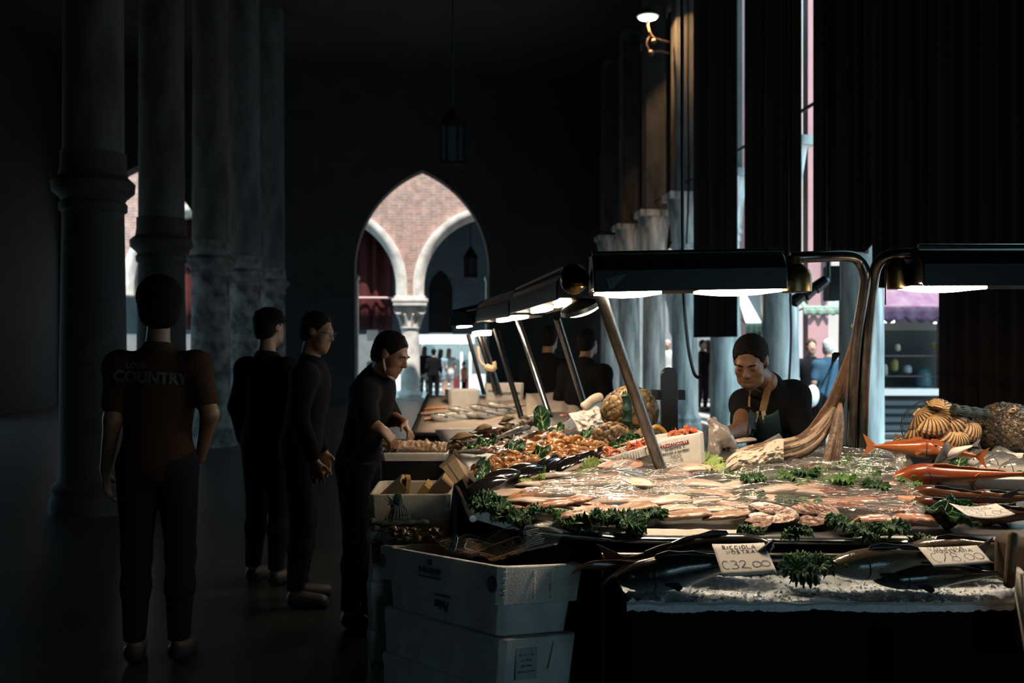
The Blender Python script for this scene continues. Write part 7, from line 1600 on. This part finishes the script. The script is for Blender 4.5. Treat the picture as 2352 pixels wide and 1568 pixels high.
# the masked fishmonger over the aisle tray
B = V(P(830, 784, 5.65).x, 5.65, 0)
J = pose(B, -20, 1.0, over=dict(pel=V(B.x-.02, 5.66, .93), che=P(856, 915, 5.55), nek=P(872, 858, 5.48), hea=P(898, 813, 5.42), look=V(.86, -.28, -.42), shl=P(862, 882, 5.72), shr=P(838, 902, 5.34), ell=P(902, 960, 5.68), wrl=P(928, 972, 5.42), elr=P(846, 968, 5.22), wrr=P(872, 982, 5.20), hdl=V(.35, -.5, -.45), hdr=V(.55, .1, -.55), pnl=V(-.5, -.3, -.75), tdl=V(-.3, -.9, .3), pnr=V(-.2, .4, -.8), tdr=V(.6, .6, .5), curl=.75))
t, shirt, body, H_, HR = person('fishmonger with white mask pulled under his chin, reaching over the tray', J, .0066, M_skin3, M_blk, hem=-.12, sleeve=.95)
M_mask = mat('white_mask', (.72, .66, .58), .7)
mb = MB(); mb.tube(bez([H_(.078, -.01, .0), H_(.066, .02, -.06), H_(.045, .052, -.098), H_(.0, .080, -.112), H_(-.045, .052, -.098), H_(-.066, .02, -.06), H_(-.078, -.01, 0)], 5), [.002+.007*math.sin(PI*k/30) for k in range(31)], 8, flat=(.5, 1)); mb.build('chin_mask', M_mask, t)
for sg in (-1, 1): mb = MB(); mb.tube([H_(sg*.014, .094, .020), H_(sg*.030, .094, .026), H_(sg*.048, .080, .021)], [.003, .0042, .002], 6); mb.build('eyebrow', M_hair, t)
# the man in the lettered T-shirt, back to us
B = V(P(362, 784, 5.0).x, 5.0, 0)
J = pose(B, 97, 1.07); J['hea'] = J['hea']+V(-.0, .0, .035); J['look'] = V(-.35, .92, -.1).normalized()
J['elr'] = J['elr']+V(.02, -.02, .03); J['wrr'] = V(B.x+.17, 5.14, 1.0); J['hdr'] = V(-.6, .6, .1); J['ell'] += V(.04, 0, 0)
t, shirt, body, H_, HR = person('man in brown lettered T-shirt standing with his back to us', J, .011, M_skin3, M_brown_t, hair=M_hair, hair_style='bushy', hem=-.16, sleeve=.68, hands=True)
mb = MB(); M_shirt_ink = mat('washed_print', (.11, .12, .125), .9)
hit = hitter([shirt])
def wrap_text(body_, size, pxc, pyc, bold, rot=0):
    o = text_mesh(body_, size, M_shirt_ink, t, V(0, 0, 0), Matrix.Identity(3), 'shirt_lettering', bold=bold, sx=1)
    o.location = (0, 0, 0); Yc = 4.86; me = o.data; bmm = bmesh.new(); bmm.from_mesh(me); bmesh.ops.subdivide_edges(bmm, edges=[e for e in bmm.edges if e.calc_length() > .007], cuts=2); bmm.to_mesh(me); bmm.free()
    for v in me.vertices:
        x = v.co.x*math.cos(rot)-v.co.y*math.sin(rot); y = v.co.x*math.sin(rot)+v.co.y*math.cos(rot); p = hit(pxc+x/Yc*F, pyc-y/Yc*F, .009); v.co = p-t.location
wrap_text('COUNTRY', .075, 345, 868, .003, -.05); wrap_text('LOVE', .04, 312, 840, .0015, 0)
mb = MB(); mb.tube(bez([H_(-.07, .02, -.05), H_(-.055, .062, -.06), H_(-.02, .085, -.06), H_(.03, .08, -.06), H_(.07, .02, -.05)], 4), .025, 8, flat=(.4, 1)); mb.build('face_mask', M_blk, t)
# the man in the cap and the man with glasses
B = V(P(612, 784, 6.6).x, 6.6, 0); J = pose(B, 60, 1.03)
person('man in dark cap standing in the shade behind the lettered shirt', J, .014, M_skin3, M_blk, hair=M_hair, cap=M_blk, sleeve=1.9)
B = V(P(690, 784, 6.1).x, 6.1, 0); J = pose(B, 5, 1.02, lean=.12); J['look'] = V(.95, -.25, -.2)
t, s_, b_, H_, HR = person('man with glasses in profile, shaded, left of the far arch', J, .012, M_skin1, M_blk, hair=M_hair, sleeve=1.9)
mb = MB()
for sg in (-1, 1):
    mb.tube([H_(sg*(.032)+.019*math.cos(a*PI/8), .103, .006+.014*math.sin(a*PI/8)) for a in range(16)], .0016, 5, closed=True); mb.tube([H_(sg*.052, .100, .010), H_(sg*.077, .0, .012)], .0016, 5)
mb.tube([H_(-.013, .106, .008), H_(.013, .106, .008)], .0016, 5); mb.build('glasses', M_black, t)
# two stall hands in the dark behind the poles
B = V(P(1262, 784, 8.3).x, 8.9, 0); J = pose(B, 75, 1.0, lean=.1); person('stall hand in black, dim behind the second steel pole', J, .016, M_skin3, M_blk, sleeve=1.9)
B = V(P(1340, 784, 8.0).x, 8.2, 0); J = pose(B, 60, .98, lean=.15); person('stall hand in black, arm akimbo behind the near steel pole', J, .016, M_skin3, M_blk, sleeve=.9)
# passers-by in the sun beyond the arch
def passer(px, pyfeet, z0, face, s, label, shirt, lower, hair, **k):
    Y = (CAM_Z-z0)*F/(pyfeet-784); B = V(P(px, 784, Y).x, Y, z0); over = k.pop('over', None); J = pose(B, face, s)
    if over: over(J)
    return person(label, J, k.pop('h', .024), k.pop('sk', M_skin2), shirt, lower, hair, **k)
M_den = mat('denim', (.22, .34, .42), .85); M_pale = mat('pale_top', (.60, .62, .58), .85); M_pat = mat('patterned_cloth', (.30, .42, .42), .85, col2=(.02, .03, .035), scale=9, sharp=True); M_pinkd = mat('pink_dress', (.62, .36, .40), .85); M_whites = mat('white_shirt', (.65, .68, .70), .85); M_bluet = mat('blue_tshirt', (.02, .075, .13), .85)
passer(1031, 921, -.35, 80, .98, 'woman in pale top and denim shorts, back turned, beyond the arch', M_pale, M_den, M_hairl, legcut=.72, sleeve=.3, hair_style='long')
passer(1012, 924, -.35, 70, .97, 'woman in denim shorts half hidden left of the pale-topped one', M_den, M_den, M_hair, legcut=.72, sleeve=.4, hair_style='long')
passer(975, 921, -.35, 85, 1.02, 'woman in black top and patterned trousers beside the sunlit column', M_blk, M_pat, M_hairb, legcut=.3, sleeve=.2, hair_style='long')
passer(996, 926, -.35, 95, .98, 'person in black between the two women beyond the arch', M_blk, M_blk, M_hair, sleeve=1.5)
passer(1066, 915, -.35, 200, .72, 'small figure in orange by the white stall', mat('orange_top', (.5, .16, .05), .8), M_blk, M_hair)
passer(856, 925, -.35, 60, .9, 'passer-by in pale shirt under the red canvas', mat('mauve_shirt', (.30, .26, .30), .85), M_nvy, M_hair)
# passers-by in the street on the right
def strap_bag(J): pass
t, s_, b_, H_, HR = passer(1903, 1052, -.12, 95, 1.0, 'old white-haired man in blue T-shirt with black shoulder strap', M_bluet, M_nvy, M_hairg, h=.016, sleeve=.8)
hit = hitter([s_]); pts = [hit(x, y, .01) for x, y in ((1921, 812), (1912, 835), (1900, 860), (1886, 885))]; mb = MB(); mb.tube(pts, .02, 6, flat=(1, .4)); mb.build('shoulder_strap', M_blk, t)
mb = MB(); p = t.location+V(-.27, -.12, .93); mb.ball(p, (.10, .07, .16), 14); o = mb.build('carrier_bag', mat('white_carrier', (.6, .68, .72), .5)); tag(o, 'white carrier bag held by the old man in blue', 'bag')
passer(1862, 1040, -.12, 270, 1.0, 'person in dark clothes beside the old man in blue', M_nvy, M_blk, M_hairb, h=.02)
passer(1627, 942, -.12, 120, 1.0, 'woman in long pink dress between the pale columns', M_pinkd, None, M_hairb, skirt=M_pinkd, sleeve=.2, hair_style='long', h=.02)
passer(1613, 946, -.12, 300, 1.0, 'person in black beside the woman in pink', M_blk, M_nvy, M_hair, h=.024)
passer(1534, 930, -.12, 250, 1.0, 'white-haired passer-by in white shirt seen between slim columns', M_whites, M_nvy, M_hairg, h=.024)
